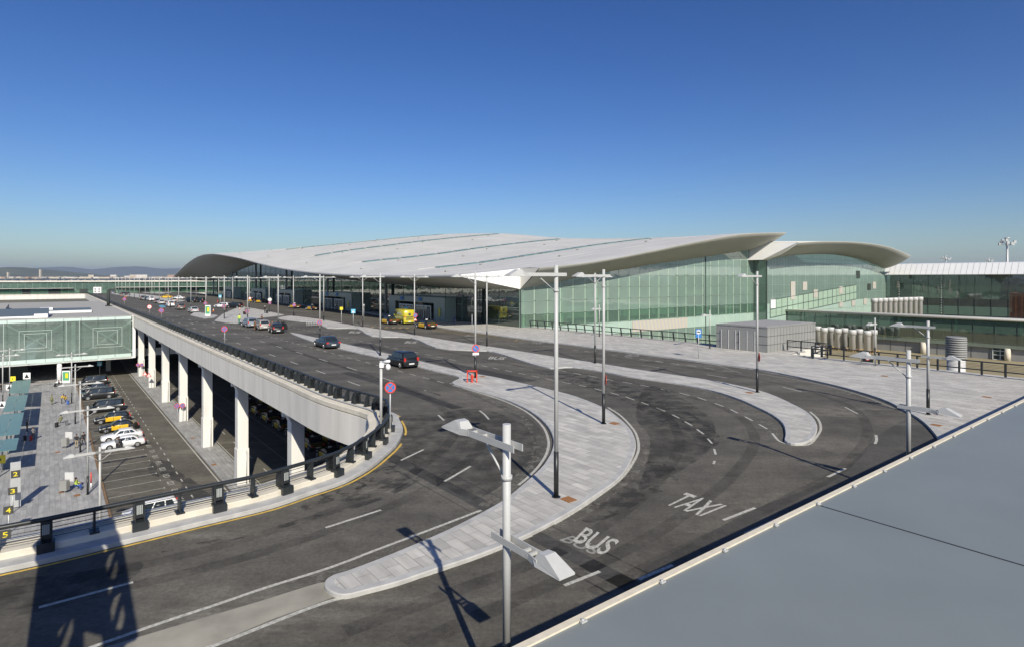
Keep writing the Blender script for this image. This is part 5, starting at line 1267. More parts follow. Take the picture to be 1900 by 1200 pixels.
def lamp_sign(k, base, ys, kind, lb, r=.32, nrm=None, dn=None):
    p = base+U*18.3*k; zc = CH-(ys-HY)/F*p.y; nrm = nrm or Vector((.35, -1, 0)); t = thing('round_sign', lb, 'traffic sign', (0, 0, 0), 0, 'round signs clamped to lamp posts')
    disc_sign(t, Vector((p.x, p.y, zc))+nrm.normalized()*.12, nrm, r, kind)
    mb = MB(); mb.box(Vector((p.x, p.y, zc))+nrm.normalized()*.09, (.2, .1, .06), 0, ax=V); mb.build('clamp', M['galv'], t)
    return t
lamp_sign(0, C0, 645.5, 'park', 'round no parking sign with a white plate below, on the lamp by the red frame', .33)
p = C0; mb = MB(); nrm = Vector((.35, -1, 0)).normalized(); x_ = Vector((0, 0, 1)).cross(nrm); zc = CH-(655.5-HY)/F*p.y
mb.box(Vector((p.x, p.y, zc))+nrm*.12, (.54, .02, .20), 0, ax=x_)
for q in (-.12, .0, .12): mb.box(Vector((p.x, p.y, zc))+nrm*.134+x_*q, (.07, .01, .05), 1, ax=x_)
tag(mb.build('sign_plate', [M['sign_white'], M['sign_black']]), 'small white plate with dark marks below the no parking sign', 'traffic sign')
lamp_sign(2, C0, 598, 'stop', 'round no stopping sign on the lamp behind the dark blue saloon'); lamp_sign(4, C0, 577.5, 'stop', 'round no stopping sign on the lamp behind the row of stopped cars')
lamp_sign(5, C0, 568, 'stop', 'round no stopping sign on a lamp above the paved drop off island', .36); lamp_sign(6, C0, 562.5, 'stop', 'small round no stopping sign left of the worker in the bright vest', .38)
lamp_sign(2, B0, 585, 'park', 'round no parking sign above a warning triangle by the taxi with the yellow boot'); lamp_sign(5, B0, 566, 'stop', 'round no stopping sign on the bus island lamp left of two taxis', .36); lamp_sign(6, B0, 562, 'stop', 'round sign below the grey mirror disc', .34)
lamp_sign(6, B0, 556, 'mirror', 'big plain grey disc, a traffic mirror seen from behind', .45)
lamp_sign(7, B0, 553.5, 'entry', 'small red and white sign on a lamp near the far taxis', .35)
e1 = G(1120, 785, ZI); lamp_sign(0, e1, 704, 'back', 'round sign seen edge on, on the second tall lamp of the median', .30, Vector((1, -.05, 0)))
e2_ = G(1405, 727, ZI); lamp_sign(0, e2_, 662, 'back', 'round sign seen edge on, on the lamp near the tip of the bus island', .32, Vector((1, -.16, 0)))
# triangles
def tri_sign(c, nrm, r, lb, pole=None):
    t = thing('warning_sign', lb, 'traffic sign', (0, 0, 0), 0, 'red bordered warning triangles'); nrm = Vector(nrm).normalized(); x = Vector((0, 0, 1)).cross(nrm).normalized(); z = Vector((0, 0, 1)); mb = MB()
    for k, (rr_, m_, o_) in enumerate(((r, 0, .02), (r*.62, 1, .032))):
        pts = [c+x*(rr_*math.cos(a))+z*(rr_*math.sin(a))+nrm*(o_) for a in (rad(90), rad(210), rad(330))]; mb.add(pts+[q-nrm*.02 for q in pts], [(0, 1, 2), (5, 4, 3), (0, 3, 4, 1), (1, 4, 5, 2), (2, 5, 3, 0)], m_)
    mb.box(c+nrm*.04, (.05, .01, r*.5), 2, ax=x, ay=nrm)
    mb.build('sign_face', [M['sign_red'], M['sign_white'], M['sign_black']], t)
    if pole is not None: mb = MB(); mb.cyl(Vector((c.x, c.y, pole)), c, .035, 6); mb.build('pole', M['galv'], t)
p = B0+U*18.3*2; tri_sign(Vector((p.x, p.y, CH-(593-HY)/F*p.y))+Vector((.04, -.13, 0)), Vector((.35, -1, 0)), .34, 'warning triangle under the no parking sign by the taxi with the yellow boot')
for (x, yb, yt, lb) in ((269, 716, 693, 'warning triangle on a pole left of the sixth white pier'), (276, 722, 696, 'warning triangle standing before the sixth white pier'), (284, 716, 696, 'warning triangle on a pole right of the sixth white pier')):
    p = G(x, yb, LOW+.14); tri_sign(Vector((p.x, p.y, CH-(yt-HY)/F*p.y)), Vector((.5, -1, 0)), .55, lb, LOW)
for x, y, lb in ((330, 751.5, 'round no stopping sign on the front of the fourth white pier'), (340, 751, 'round no stopping sign beside the fourth white pier'), (257, 676, 'small round sign on the pier at the corner of the glass building'), (264, 676, 'small round sign just right of the corner pier')):
    s_ = 101 if y > 700 else 152.9; p = WS(15.0, s_-.8); zc = CH-(y-HY)/F*p.y; px_ = (x-CX)/F*p.y; t = thing('no_stopping_sign', lb, 'traffic sign', (0, 0, 0), 0, 'round signs by the piers'); c = Vector((px_, p.y-.2, zc)); disc_sign(t, c, Vector((.5, -1, 0)), .36, 'stop')
    mb = MB(); mb.cyl(Vector((px_, p.y-.15, LOW+.14)), c+Vector((0, .08, 0)), .03, 6); mb.build('pole', M['galv'], t)
# blue bus stop board
t = thing('bus_stop_sign', 'blue bus stop board with a white pictogram on a thin pole, on the plaza', 'bus stop sign'); p = G(1296, 664.5, ZI); mb = MB(); mb.cyl((p.x, p.y, ZI), (p.x, p.y, 3.2), .04, 8); mb.build('pole', M['galv'], t)
c = Vector((p.x, p.y, CH-(618-HY)/F*p.y)); nr = Vector((-.1, -1, 0)).normalized(); xx = Vector((0, 0, 1)).cross(nr); mb = MB(); mb.box(c, (.60, .06, .90), 0, ax=xx); mb.build('board', M['sign_blue'], t)
mb = MB(); mb.box(c+nr*.04+Vector((0, 0, .14)), (.38, .02, .38), 0, ax=xx); mb.box(c+nr*.055+Vector((0, 0, .16)), (.28, .01, .12), 1, ax=xx)
for q in (-.09, .09): mb.disc(c+nr*.05+xx*q+Vector((0, 0, .07)), nr, .035, .012, 10, 1)
mb.build('pictogram', [M['sign_white'], M['sign_black']], t)
# crossing signs, yellow stop flag, small signs by the kerb
def square_sign(px, yc, sz, m, lb, name='crossing_sign', cat='traffic sign', z0=ZI, nrm=(.2, -1, 0), txt=None, mt='sign_white', h=None, grp='square signs'):
    t = thing(name, lb, cat, (0, 0, 0), 0, grp); p = G(*px, z0); c = Vector((p.x, p.y, CH-(yc-HY)/F*p.y)); nr = Vector(nrm).normalized(); xx = Vector((0, 0, 1)).cross(nr)
    mb = MB(); mb.cyl(Vector((p.x, p.y, z0)), c-nr*.03, .05 if sz < 1 else .07, 6); mb.build('pole', M['galv'], t); mb = MB(); mb.box(c+nr*.05, (sz, .05, h or sz), 0, ax=xx); mb.build('board', M[m], t)
    if txt:
        q = [c+nr*.082+xx*a*sz*.5+Vector((0, 0, b*(h or sz)*.5)) for a, b in ((-.6, -.6), (.6, -.6), (.6, .6), (-.6, .6))]; vs, fs = word(txt, q, z=None); mb = MB(); mb.add(vs, fs); mb.build('lettering', M[mt], t)
    elif mt:
        mb = MB(); q = sz*.34 if m != 'sign_yellow' else .01; cc = c+nr*.08; zz = Vector((0, 0, 1)); mb.add([cc+zz*q, cc-xx*q-zz*q, cc+xx*q-zz*q], [(0, 1, 2)]); mb.build('pictogram', M[mt], t)
        mb = MB(); mb.box(c+nr*.085+Vector((0, 0, -.02*sz)), (sz*.12, .01, sz*.3), 0, ax=xx); mb.build('pictogram', M['sign_black'], t)
    return t
square_sign((655.5, 602.5), 577.6, .75, 'sign_sky', 'blue pedestrian crossing sign by the bus island, right of the yellow stop flag'); square_sign((408.5, 568), 549.8, .85, 'sign_sky', 'pale blue crossing sign in front of the far terminal doors')
square_sign((754, 592), 573, .9, 'sign_sky', 'blue crossing sign behind the yellow van', z0=ZI)
square_sign((633.5, 599.5), 572.5, .55, 'sign_yellow', 'small yellow stop flag on a thin pole on the bus island', 'stop_flag', 'stop flag', mt=None)
square_sign((675, 594), 565.5, .5, 'sign_black', 'small dark panel on a pole on the shaded terminal pavement', 'panel_sign', 'sign', mt='sign_white')
square_sign((876, 614), 583, .01, 'sign_black', 'thin bare pole on the shaded terminal pavement right of the doors', 'thin_pole', 'pole', mt=None)
# advertising totems
def totem(px, yt, wd, z0, lb):
    t = thing('totem', lb, 'totem', (0, 0, 0), 0, 'advertising totems'); p = G(*px, z0); h = CH-(yt-HY)/F*p.y-z0; c = Vector((p.x, p.y, z0+h/2)); mb = MB(); mb.box(c, (wd, .3, h), 0, ax=(1, .1, 0)); mb.build('case', M['sign_white'], t)
    fr = Vector((0, -.17, 0)); mb = MB(); mb.box(c+fr+Vector((0, 0, h*.05)), (wd*.8, .03, h*.72), 0, ax=(1, .1, 0)); mb.build('panel', M['sign_green'], t); mb = MB(); mb.box(c+fr*1.25+Vector((wd*.12, 0, h*.1)), (wd*.36, .03, h*.4), 0, ax=(1, .1, 0)); mb.build('panel', M['sign_yellow'], t)
totem((386, 586), 566.5, 1.1, ZI, 'white totem with a green and yellow panel on the small island among the cars'); totem((123.5, 709), 687, 1.5, LOW+.12, 'white totem with a green and yellow panel on the lower plaza')
# CCTV pole
t = thing('camera_pole', 'grey pole with two white surveillance cameras at the tip of the hairpin', 'camera pole'); p = G(707, 795, .3); zt_ = CH-(669-HY)/F*p.y
mb = MB(); mb.cyl((p.x, p.y, .3), (p.x, p.y, zt_), .075, 12); mb.build('pole', M['lamp_grey'], t)
mb = MB(); mb.bar((p.x, p.y, zt_-.12), (p.x+.4, p.y-.03, zt_-.16), .07, .07); mb.build('bracket', M['lamp_grey'], t)
mb = MB(); mb.tube([(p.x+.12, p.y, zt_-.06), (p.x+.50, p.y-.22, zt_+.03)], .075, 10); mb.build('camera', M['sign_white'], t)
mb = MB(); mb.lathe((p.x+.40, p.y-.05, zt_-.50), [(.02, 0), (.09, .04), (.13, .12), (.14, .2), (.1, .3), (.04, .34)], 14); mb.build('camera', M['sign_white'], t)
mb = MB(); mb.box((p.x+.06, p.y-.06, zt_-.22), (.22, .2, .24)); mb.build('junction_box', M['sign_white'], t)
# red hydrant frame
t = thing('hydrant_frame', 'red frame guarding a red hydrant at the left corner of the paved median', 'hydrant'); p = G(876, 708.5, ZI); mb = MB()
for q in (-.38, .38):
    mb.box(p+V*q*.0+Vector((q, 0, .45)), (.09, .09, .92)); 
mb.box(p+Vector((0, 0, .90)), (.85, .09, .10)); mb.box(p+Vector((0, .25, .90)), (.85, .3, .05)); mb.build('frame', M['sign_red'], t)
mb = MB(); mb.lathe(p+Vector((0, 0, 0)), [(.12, 0), (.09, .08), (.08, .45), (.12, .5), (.10, .6), (.03, .66)], 12); mb.cyl(p+Vector((-.17, 0, .42)), p+Vector((.17, 0, .42)), .05, 8); mb.build('hydrant', M['sign_red'], t)
# overhead sign gantry, out of frame at the left; its shadow falls across the near lanes
t = thing('sign_gantry', 'cantilever sign gantry just outside the left edge, its lattice shadow crossing the near lanes', 'sign gantry')
ga, gb = Vector((-7.2, 6.3, 0)), Vector((-11.6, 12.3, 0)); dg = (gb-ga).normalized(); sdg = Vector((-dg.y, dg.x, 0)); Z_ = lambda z: Vector((0, 0, z))
mb = MB(); mb.cyl(ga-dg*1.5, ga-dg*1.5+Z_(6.6), .22, 12); mb.build('mast', M['galv'], t)
mb = MB()
for q in (-.3, .75):
    for z in (5.3, 6.4): mb.bar(ga-dg*1.6+sdg*q+Z_(z), gb+sdg*q+Z_(z), .16, .16)
L = (gb-ga).length+1.6; n = 6
for k in range(n):
    a = ga-dg*1.6+dg*(L*k/n); b = ga-dg*1.6+dg*(L*(k+1)/n); q = .75 if k % 2 else -.3
    mb.bar(a+sdg*q+Z_(6.4), b+sdg*(.45-q)+Z_(6.4), .16, .16)
    for e_ in (-.3, .75): mb.bar(a+sdg*e_+Z_(5.3), b+sdg*e_+Z_(6.4), .10, .10)
mb.bar(gb-sdg*.3+Z_(6.4), gb+sdg*.75+Z_(6.4), .2, .2); mb.build('truss', M['galv'], t)
mb = MB(); mb.box((ga+gb)/2-sdg*-.9+dg*.6+Z_(5.7), (L*.8, .12, 2.0), 0, ax=dg); mb.build('sign_panel', M['sign_blue'], t)
mb = MB(); mb.box(gb-dg*1.5+sdg*.25+Z_(6.5), (2.6, .9, .08), 0, ax=dg); mb.box((ga+gb)/2+sdg*.42+Z_(6.46), ((gb-ga).length+1.2, .62, .06), 0, ax=dg); mb.build('walkway', M['galv'], t)
# ------------------------------------------------------------------ airport floodlight masts at the right
for x, yt, Y, w_, lb in ((1869, 443, 330, 1.0, 'tallest floodlight mast at the right edge, behind the white fascia'), (1755, 476, 620, 1.2, 'floodlight mast showing above the white fascia, left of the tall one'), (1835, 480, 700, 1.1, 'small floodlight mast between the other two'), (1690, 488, 800, 1.0, 'tiny floodlight mast head just right of the arched roof')):
    t = thing('floodlight_mast', lb, 'floodlight mast', (0, 0, 0), 0, 'floodlight masts behind the pier building'); X = (x-CX)/F*Y; zt_ = CH-(yt-HY)/F*Y; mb = MB(); mb.tube([(X, Y, TAN), (X, Y, zt_)], [.9, .5], 8); mb.build('pole', M['galv'], t)
    mb = MB(); mb.cyl((X, Y, zt_-.2), (X, Y, zt_+.5), 1.3, 10)
    for k in range(8): a = k*math.pi/4; mb.box((X+3.2*w_*math.cos(a), Y+3.2*w_*math.sin(a), zt_-3+(k % 3)*1.0), (1.4, .6, 1.5), 0); mb.bar((X, Y, zt_-4), (X+3.2*w_*math.cos(a), Y+3.2*w_*math.sin(a), zt_-3+(k % 3)), .2, .2)
    mb.build('floodlight', M['galv'], t)
# ------------------------------------------------------------------ lower plaza: canopies, numbered posts, bins
def canopy(px4, lb, k):
    t = thing('glass_canopy', lb, 'canopy', (0, 0, 0), 0, 'glass canopies at the left edge'); zc = LOW+3.2; P = [G(x, y, zc) for x, y in px4]; mb = MB(); mid = [(P[0]+P[1])/2, (P[2]+P[3])/2]
    mb.slab(P[0], mid[0]-(P[1]-P[0])*.01, mid[1]-(P[2]-P[3])*.01, P[3], .04); g_ = mb.build('glass_sheet', M['glass_canopy'], t); mb = MB(); mb.slab(mid[0]+(P[1]-P[0])*.01, P[1], P[2], mid[1]+(P[2]-P[3])*.01, .04); mb.build('glass_sheet', M['glass_canopy'], t)
    for a in (mid[0], mid[1]): q = a*.5+(mid[0]+mid[1])*.25; mb = MB(); mb.cyl((q.x, q.y, LOW+.1), (q.x, q.y, zc-.1), .09, 8); mb.bar(q-(P[1]-P[0])*.4+Vector((0, 0, -.1)), q+(P[1]-P[0])*.4+Vector((0, 0, -.1)), .08, .12); mb.build('post', M['lamp_grey'], t)
cz = [((-3, 728), (54, 728), (57, 704.5), (23, 705)), ((-20, 765), (44, 760), (51, 730), (5, 734)), ((-48, 812), (36, 804), (44, 765), (-12, 772)), ((-70, 844), (30, 834), (34.5, 811), (-50, 819))]
cz = [((16, 729), (53, 728), (57.5, 703), (24, 706)), ((5, 763.5), (45, 760), (52, 731), (15, 734)), ((-20, 811), (36, 804), (44.5, 764), (2, 768)), ((-45, 842), (30, 833), (35, 811), (-20, 818))]
for k, q in enumerate(cz): canopy(q, ['farthest green glass canopy panel pair on the lower plaza', 'third green glass canopy from the front', 'large green glass canopy, second from the front', 'nearest bluish glass canopy at the left edge'][k], k)
for k, (x, y, n_) in enumerate([(29, 878, '2'), (24, 909.5, '3'), (16, 945, '4'), (10, 990, '5')]):
    z_ = 2.0 if k else 3.2; zb = LOW+.12; Y = F*(CH-(zb+z_))/(y-HY); X = (x-CX)/F*Y; t = thing('numbered_post', 'dark plate with the yellow number %s on a post, %s' % (n_, ['farthest and tallest of four', 'second farthest of four', 'third farthest of four', 'nearest of four behind the rail'][k]), 'numbered sign', (0, 0, 0), 0, 'numbered posts on the lower plaza')
    nr = Vector((.55, -.83, 0)).normalized(); xx = Vector((0, 0, 1)).cross(nr); c = Vector((X, Y, zb+z_)); mb = MB()
    if k == 0: mb.box(Vector((X, Y, zb+2.2)), (.75, .12, 4.2), 0, ax=xx); mb.build('pole', M['galv'], t)
    else: mb.cyl((X, Y, zb), (X, Y, zb+z_-.3), .05, 8); mb.build('pole', M['galv'], t)
    mb = MB(); mb.box(c+nr*.1, (.66, .06, .66), 0, ax=xx); mb.build('plate', M['panel_dark'] if 'panel_dark' in M else mat('panel_dark', (.05, .05, .045), .6), t)
    q = [c+nr*.135+xx*a*.16+Vector((0, 0, b*.2)) for a, b in ((-1, -1), (1, -1), (1, 1), (-1, 1))]; vs, fs = word(n_, q, z=None); mb = MB(); mb.add(vs, fs); mb.build('number', M['sign_yellow'], t)
for (x, y, yc, sz, m_, nm, lb) in ((8, 705, 692, 1.0, 'sign_white', 'letter_sign', 'small square white sign at the far left edge, uppermost'), (17, 728, 718, 1.0, 'sign_white', 'letter_sign', 'small square white sign beside the farthest canopy'), (4, 765, 750, 1.0, 'sign_white', 'letter_sign', 'small square white sign beside the third canopy'),
                                   (50, 712, 696.5, 1.3, 'sign_white', 'letter_sign', 'larger white sign above the farthest canopy'), (24, 716, 702, 1.0, 'sign_yellow', 'letter_sign', 'small yellow sign above the farthest canopy'), (2, 875, 851, .9, 'sign_yellow', 'letter_sign', 'yellow sign with dark marks at the left edge by the nearest canopy'), (185, 697, 674, .9, 'sign_sky', 'crossing_sign', 'blue crossing sign in the shade under the glass building')):
    square_sign((x, y), yc, sz, m_, lb, nm, 'sign', LOW+.12, mt='sign_black' if 'crossing' not in nm else 'sign_white', grp='signs on the lower plaza')
def bin_(px, lb, rz=0):
    t = thing('litter_bin', lb, 'litter bin', G(*px, LOW+.12), rz, 'bins and ash stands on the lower plaza'); mb = MB(); mb.box((0, 0, .75), (.7, .5, 1.0)); mb.build('body', M['panel_grey'], t); mb = MB(); mb.cyl((0, 0, 0), (0, 0, .3), .05, 8); mb.build('stem', M['galv'], t); mb = MB(); mb.box((.3, .25, 1.5), (.9, .1, .9)); mb.build('hood', M['duct'], t)
bin_((121, 830), 'grey bin with a tall hood, right of the lamp foot'); bin_((120, 913), 'grey bin beside the worker in the yellow vest')
t = thing('bollard', 'striped red and white bollard by the rusty kerb of the bays', 'bollard', G(169, 905, LOW+.12)); mb = MB(); mb.cyl((0, 0, 0), (0, 0, .55), .06, 8, 0); mb.cyl((0, 0, .55), (0, 0, 1.6), .06, 8, 1); mb.build('post', [M['sign_white'], M['sign_red']], t)
# traffic cones
def cone(p, lb):
    t = thing('traffic_cone', lb, 'traffic cone', p, 0, 'orange cones'); mb = MB(); mb.lathe((0, 0, 0), [(.2, .02), (.03, .72)], 12); mb.box((0, 0, .02), (.42, .42, .04)); mb.build('cone', M['sign_orange'], t); mb = MB(); mb.lathe((0, 0, 0), [(.13, .32), (.09, .48)], 12); mb.build('band', M['sign_white'], t)
for (x, y), lb in (((445, 575), 'orange cone right of the black car on the drop off island'), ((225, 549), 'orange cone left of the far grey car'), ((232, 552), 'orange cone below the far grey car'), ((235, 551.5), 'orange cone at the right of the far grey car'), ((396, 578), 'small orange object at the foot of the ticket totem'), ((459, 560), 'orange cone in the shade by the far taxis')): cone(G(x, y, .02), lb)
# shelter with glass at bus bay
t = thing('bus_shelter_rail', 'grey slatted luggage rack on the paving of the bus island', 'rack'); a, b = G(569, 606.5, .02), G(593, 605.5, .02); mb = MB()
for k in range(9): q = a.lerp(b, k/8); mb.cyl(q, q+Vector((0, 0, .9)), .03, 6)
for z in (.3, .6, .9): mb.bar(a+Vector((0, 0, z)), b+Vector((0, 0, z)), .04, .04)
mb.bar(a+Vector((0, .5, .9)), b+Vector((0, .5, .9)), 1.0, .03); mb.build('rail', M['galv'], t)
# ------------------------------------------------------------------ vehicles
STY = dict(
    # L, W, belt height, roof height, hood front height, (windscreen foot, roof front, roof back, rear glass foot) as fractions of the length from the tail
    saloon=(4.7, 1.84, .93, 1.44, .72, (.70, .55, .27, .13), .97, True), hatch=(3.85, 1.70, .95, 1.52, .74, (.78, .62, .14, .03), 1.0, False), mpv=(4.4, 1.78, 1.0, 1.60, .80, (.80, .64, .10, .02), 1.0, False),
    estate=(4.6, 1.78, .93, 1.48, .74, (.72, .58, .12, .03), 1.0, False), suv=(4.6, 1.86, 1.08, 1.75, .95, (.74, .62, .08, .02), 1.0, False), van=(4.9, 1.92, 1.15, 1.93, .95, (.86, .72, .03, .01), 1.0, False), bigvan=(6.0, 2.25, 1.5, 2.65, 1.2, (.94, .86, .015, .005), 1.0, False))
def car(style, paint, name, label, doors=None, boot=None, sign=False, glassy=True):
    L, W, hb, hr, hf, (fw_, fr, rr_, rw), _, boot_deck = STY[style]
    t = thing(name, label, 'van' if 'van' in style else ('taxi' if name == 'taxi' else 'car')); P = M['paint_'+paint]
    X = lambda f: (f-.5)*L
    ydeck = hb if boot_deck else hb
    # lower body: rings of 10 points
    st = [(0.0, .32, .62, .80), (.012, .24, hb-.10, .90), (.05, .20, hb-.02, .96), (rw+.02, .19, hb, 1.0), (.30, .18, hb, 1.0), (.5, .18, hb, 1.0), (.68, .18, hb-.02, 1.0), (fw_, .18, hb-.04, .99), (.86, .19, (hb+hf)/2-.02, .97), (.95, .20, hf, .92), (.985, .24, hf-.12, .84), (1.0, .34, .56, .72)]
    st.sort(); mb = MB(); vs = []
    for f, zb, zt, k in st:
        w = W/2*k; zm = zb+(zt-zb)*.55
        vs += [(X(f), -w*.86, zb), (X(f), -w*.98, zb+.08), (X(f), -w, zm), (X(f), -w*.97, zt-.08), (X(f), -w*.88, zt), (X(f), w*.88, zt), (X(f), w*.97, zt-.08), (X(f), w, zm), (X(f), w*.98, zb+.08), (X(f), w*.86, zb)]
    n = 10; fs = [(i*n+k, i*n+(k+1) % n, (i+1)*n+(k+1) % n, (i+1)*n+k) for i in range(len(st)-1) for k in range(n)]; fs += [tuple(range(n))[::-1], tuple(range((len(st)-1)*n, len(st)*n))]
    mb.add(vs, fs, 0, True)
    # cabin: rings from the belt up
    bw_, tw_ = W/2*(.90 if style != 'bigvan' else .97), W/2*(.74 if style != 'bigvan' else .93)
    rings = [(rw, fw_, bw_, hb-.03), (rw+(rr_-rw)*.35, fw_-(fw_-fr)*.35, bw_-(bw_-tw_)*.28, hb+(hr-hb)*.36), (rw+(rr_-rw)*.8, fw_-(fw_-fr)*.8, tw_*1.03, hr-.10), (rr_+.01, fr-.015, tw_*.95, hr-.03), (rr_+.07, fr-.08, tw_*.72, hr)]
    vs = []; m_ = 10
    def ring(r0, r1, w, z):
        xa, xb = X(r0), X(r1); c = .09*L/4.5
        return [(xa, -w+c*1.2, z), (xa+c, -w, z), ((xa+xb)/2, -w-.015, z+.0), (xb-c*1.6, -w, z), (xb, -w+c*1.8, z), (xb, w-c*1.8, z), (xb-c*1.6, w, z), ((xa+xb)/2, w+.015, z), (xa+c, w, z), (xa, w-c*1.2, z)]
    for r in rings: vs += ring(*r)
    fs = [(i*m_+k, i*m_+(k+1) % m_, (i+1)*m_+(k+1) % m_, (i+1)*m_+k) for i in range(len(rings)-1) for k in range(m_)]+[tuple(range((len(rings)-1)*m_, len(rings)*m_))]
    mb.add(vs, fs, 0, True)
    mb.build('body', P, t, fix=True)
    # glass panels just proud of the cabin
    def side(y, a0, a1, lb):
        mb = MB(); z0, z1 = hb+.02, hr-.13; q = []
        for f, z in ((a0, z0), (a1, z0), (a1, z1), (a0, z1)):
            u = (z-hb)/(hr-hb); lo = rw+(rr_-rw)*u; hi = fw_-(fw_-fr)*u; f2 = lo+(hi-lo)*f; ww = bw_+(tw_*1.02-bw_)*min(1, u*1.12)+.012; q.append(Vector((X(f2), y*ww, z)))
        if y > 0: q = [q[1], q[0], q[3], q[2]]
        n_ = (q[1]-q[0]).cross(q[3]-q[0]).normalized()*.012; mb.add([v+n_ for v in q], [(0, 1, 2, 3)]); return mb.build('window', M['car_glass'], t)
    cargo = style == 'bigvan'
    for y in (-1, 1):
        if not cargo: side(y, .10, .30, '')
        if not cargo: side(y, .33, .60, '')
        side(y, .63 if not cargo else .80, .90, '')
    mb = MB(); z0, z1 = hb+.03, hr-.10
    u0, u1 = .06, .84; q = [(X(fw_-(fw_-fr)*u)+.02, s*(bw_+(tw_-bw_)*u-.12), hb+(hr-hb)*u+.015) for u, s in ((u0, -1), (u0, 1), (u1, 1), (u1, -1))]; mb.add(q, [(0, 1, 2, 3)]); mb.build('windscreen', M['car_glass'], t)
    if not cargo: mb = MB(); q = [(X(rw+(rr_-rw)*u)-.02, s*(bw_+(tw_-bw_)*u-.14), hb+(hr-hb)*u+.012) for u, s in ((.10, 1), (.10, -1), (.82, -1), (.82, 1))]; mb.add(q, [(0, 1, 2, 3)]); mb.build('rear_window', M['car_glass'], t)
    # wheels
    r = .32 if style not in ('van', 'bigvan', 'suv') else .36
    for f in (.19, .82):
        for y in (-1, 1):
            c = Vector((X(f), y*(W/2-.10), r)); mb = MB(); mb.cyl(c-Vector((0, .11, 0)), c+Vector((0, .11, 0)), r, 18); mb.disc(c+Vector((0, y*.075, .02)), (0, y, 0), r+.06, .012, 18, 0); tw = mb.build('wheel', M['tyre'], t)
            mb = MB(); mb.disc(c+Vector((0, y*.108, 0)), (0, y, 0), r*.66, .012, 12, 0)
            for k in range(5): a = k*2*math.pi/5; mb.bar(c+Vector((0, y*.125, 0)), c+Vector((r*.62*math.cos(a), y*.125, r*.62*math.sin(a))), .06, .02, 0)
            mb.build('rim', M['alloy'], tw)
    zl = hb-.18
    for y in (-1, 1):
        up_ = style in ('hatch', 'mpv', 'suv', 'van', 'bigvan', 'estate')
        mb = MB(); mb.box((X(.012)+.0, y*(W/2*.80), zl if not up_ else hb-.08), (.10, .26 if not up_ else .17, .17 if not up_ else .32)); mb.build('tail_light', M['tail_red'], t)
        mb = MB(); mb.box((X(.965), y*W*.34, hf-.12), (.16, .34, .15)); mb.build('headlight', M['head_clear'], t)
        mb = MB(); mb.box((X(fw_-.06), y*(W/2+.06), hb+.06), (.14, .18, .14)); mb.build('mirror', P, t)
    mb = MB(); mb.box((X(0)-.015, 0, .52 if style != 'hatch' else .46), (.03, .54, .12)); mb.build('number_plate', M['plate_white'], t)
    mb = MB(); mb.box((X(0)+.03, 0, .30), (.12, W*.74, .12)); mb.box((X(1)-.05, 0, .36), (.14, W*.6, .16)); mb.build('bumper_trim', M['trim_black'], t)
    if doors:
        for y in (-1, 1):
            for a, b in ((.27, .475), (.485, .69)):
                mb = MB(); q = []
                for z, k in ((.30, .985), (.30+.55*(hb-.3), 1.006), (hb-.09, .985), (hb-.015, .935)): q += [Vector((X(a), y*(W/2*k+.008), z)), Vector((X(b), y*(W/2*k+.008), z))]
                mb.add(q, [(0, 1, 3, 2), (2, 3, 5, 4), (4, 5, 7, 6)] if y < 0 else [(1, 0, 2, 3), (3, 2, 4, 5), (5, 4, 6, 7)]); mb.build('door', M['paint_'+doors], t)
    if boot:
        w = W/2*.84; mb = MB(); zt = hb+.012; mb.add([(X(.02), -w, hb-.075), (X(.02), w, hb-.075), (X(rw+.01), w, zt), (X(rw+.01), -w, zt), (X(-.004), -w*.62, hb-.36), (X(-.004), w*.62, hb-.36)], [(3, 2, 1, 0), (0, 1, 5, 4)]) ; mb.build('boot_lid', M['paint_'+boot], t)
    if sign: mb = MB(); mb.box((X(.45), 0, hr+.07), (.16, .34, .13)); mb.build('roof_sign', M['sign_white'], t)
    return t
AU = math.atan2(U.y, U.x); AV = math.atan2(V.y, V.x)
def put(o, p, rz): o.location = p; o.rotation_euler = (0, 0, rz); return o
def at_car(x, y, z=0.008): p = G(x, y, 0); p.z = z; return p
gU = 'cars on the raised road'
put(car('hatch', 'black', 'parked_car', 'black hatchback with red rear lights driving alone near the paved median'), at_car(746, 679), AU)
put(car('saloon', 'navy', 'parked_car', 'dark blue grey saloon alone in the outer lane, left of the black hatchback'), at_car(606, 644), AU)
h3 = put(car('hatch', 'black', 'parked_car', 'black hatchback stopped with its right door open, a person standing behind the door'), at_car(512, 617), AU-.10)
mb = MB(); mb.slab((.25, -.85, .35), (-.05, -1.75, .35), (-.05, -1.72, .98), (.25, -.84, .98), .08); mb.slab((.22, -.82, .98), (-.02, -1.70, .98), (-.02, -1.5, 1.42), (.15, -.82, 1.42), .05); mb.build('open_door', M['paint_black'], h3, fix=True)
put(car('mpv', 'champagne', 'parked_car', 'silver beige car stopped between the blue people carrier and the black hatchback'), at_car(487, 611), AU-.08)
put(car('mpv', 'pale_blue', 'parked_car', 'pale blue people carrier, leftmost of the three cars stopped together'), at_car(463, 606.5), AU)
put(car('saloon', 'silver', 'parked_car', 'silver saloon alone in the lane left of the ticket totem'), at_car(359, 580), AU)
put(car('suv', 'brown', 'parked_car', 'brown grey estate with red rear lights, left of the silver saloon'), at_car(334, 574.5), AU)
put(car('suv', 'white', 'parked_car', 'white hatchback behind a person in black, left of the brown grey estate'), at_car(316, 569), AU)
put(car('saloon', 'silver', 'parked_car', 'silver coupe stopped in front of a dark estate, above the blue road patch'), at_car(299, 564.5), AU)
put(car('estate', 'graphite', 'parked_car', 'dark blue estate just left of the silver coupe'), at_car(291, 562.5), AU)
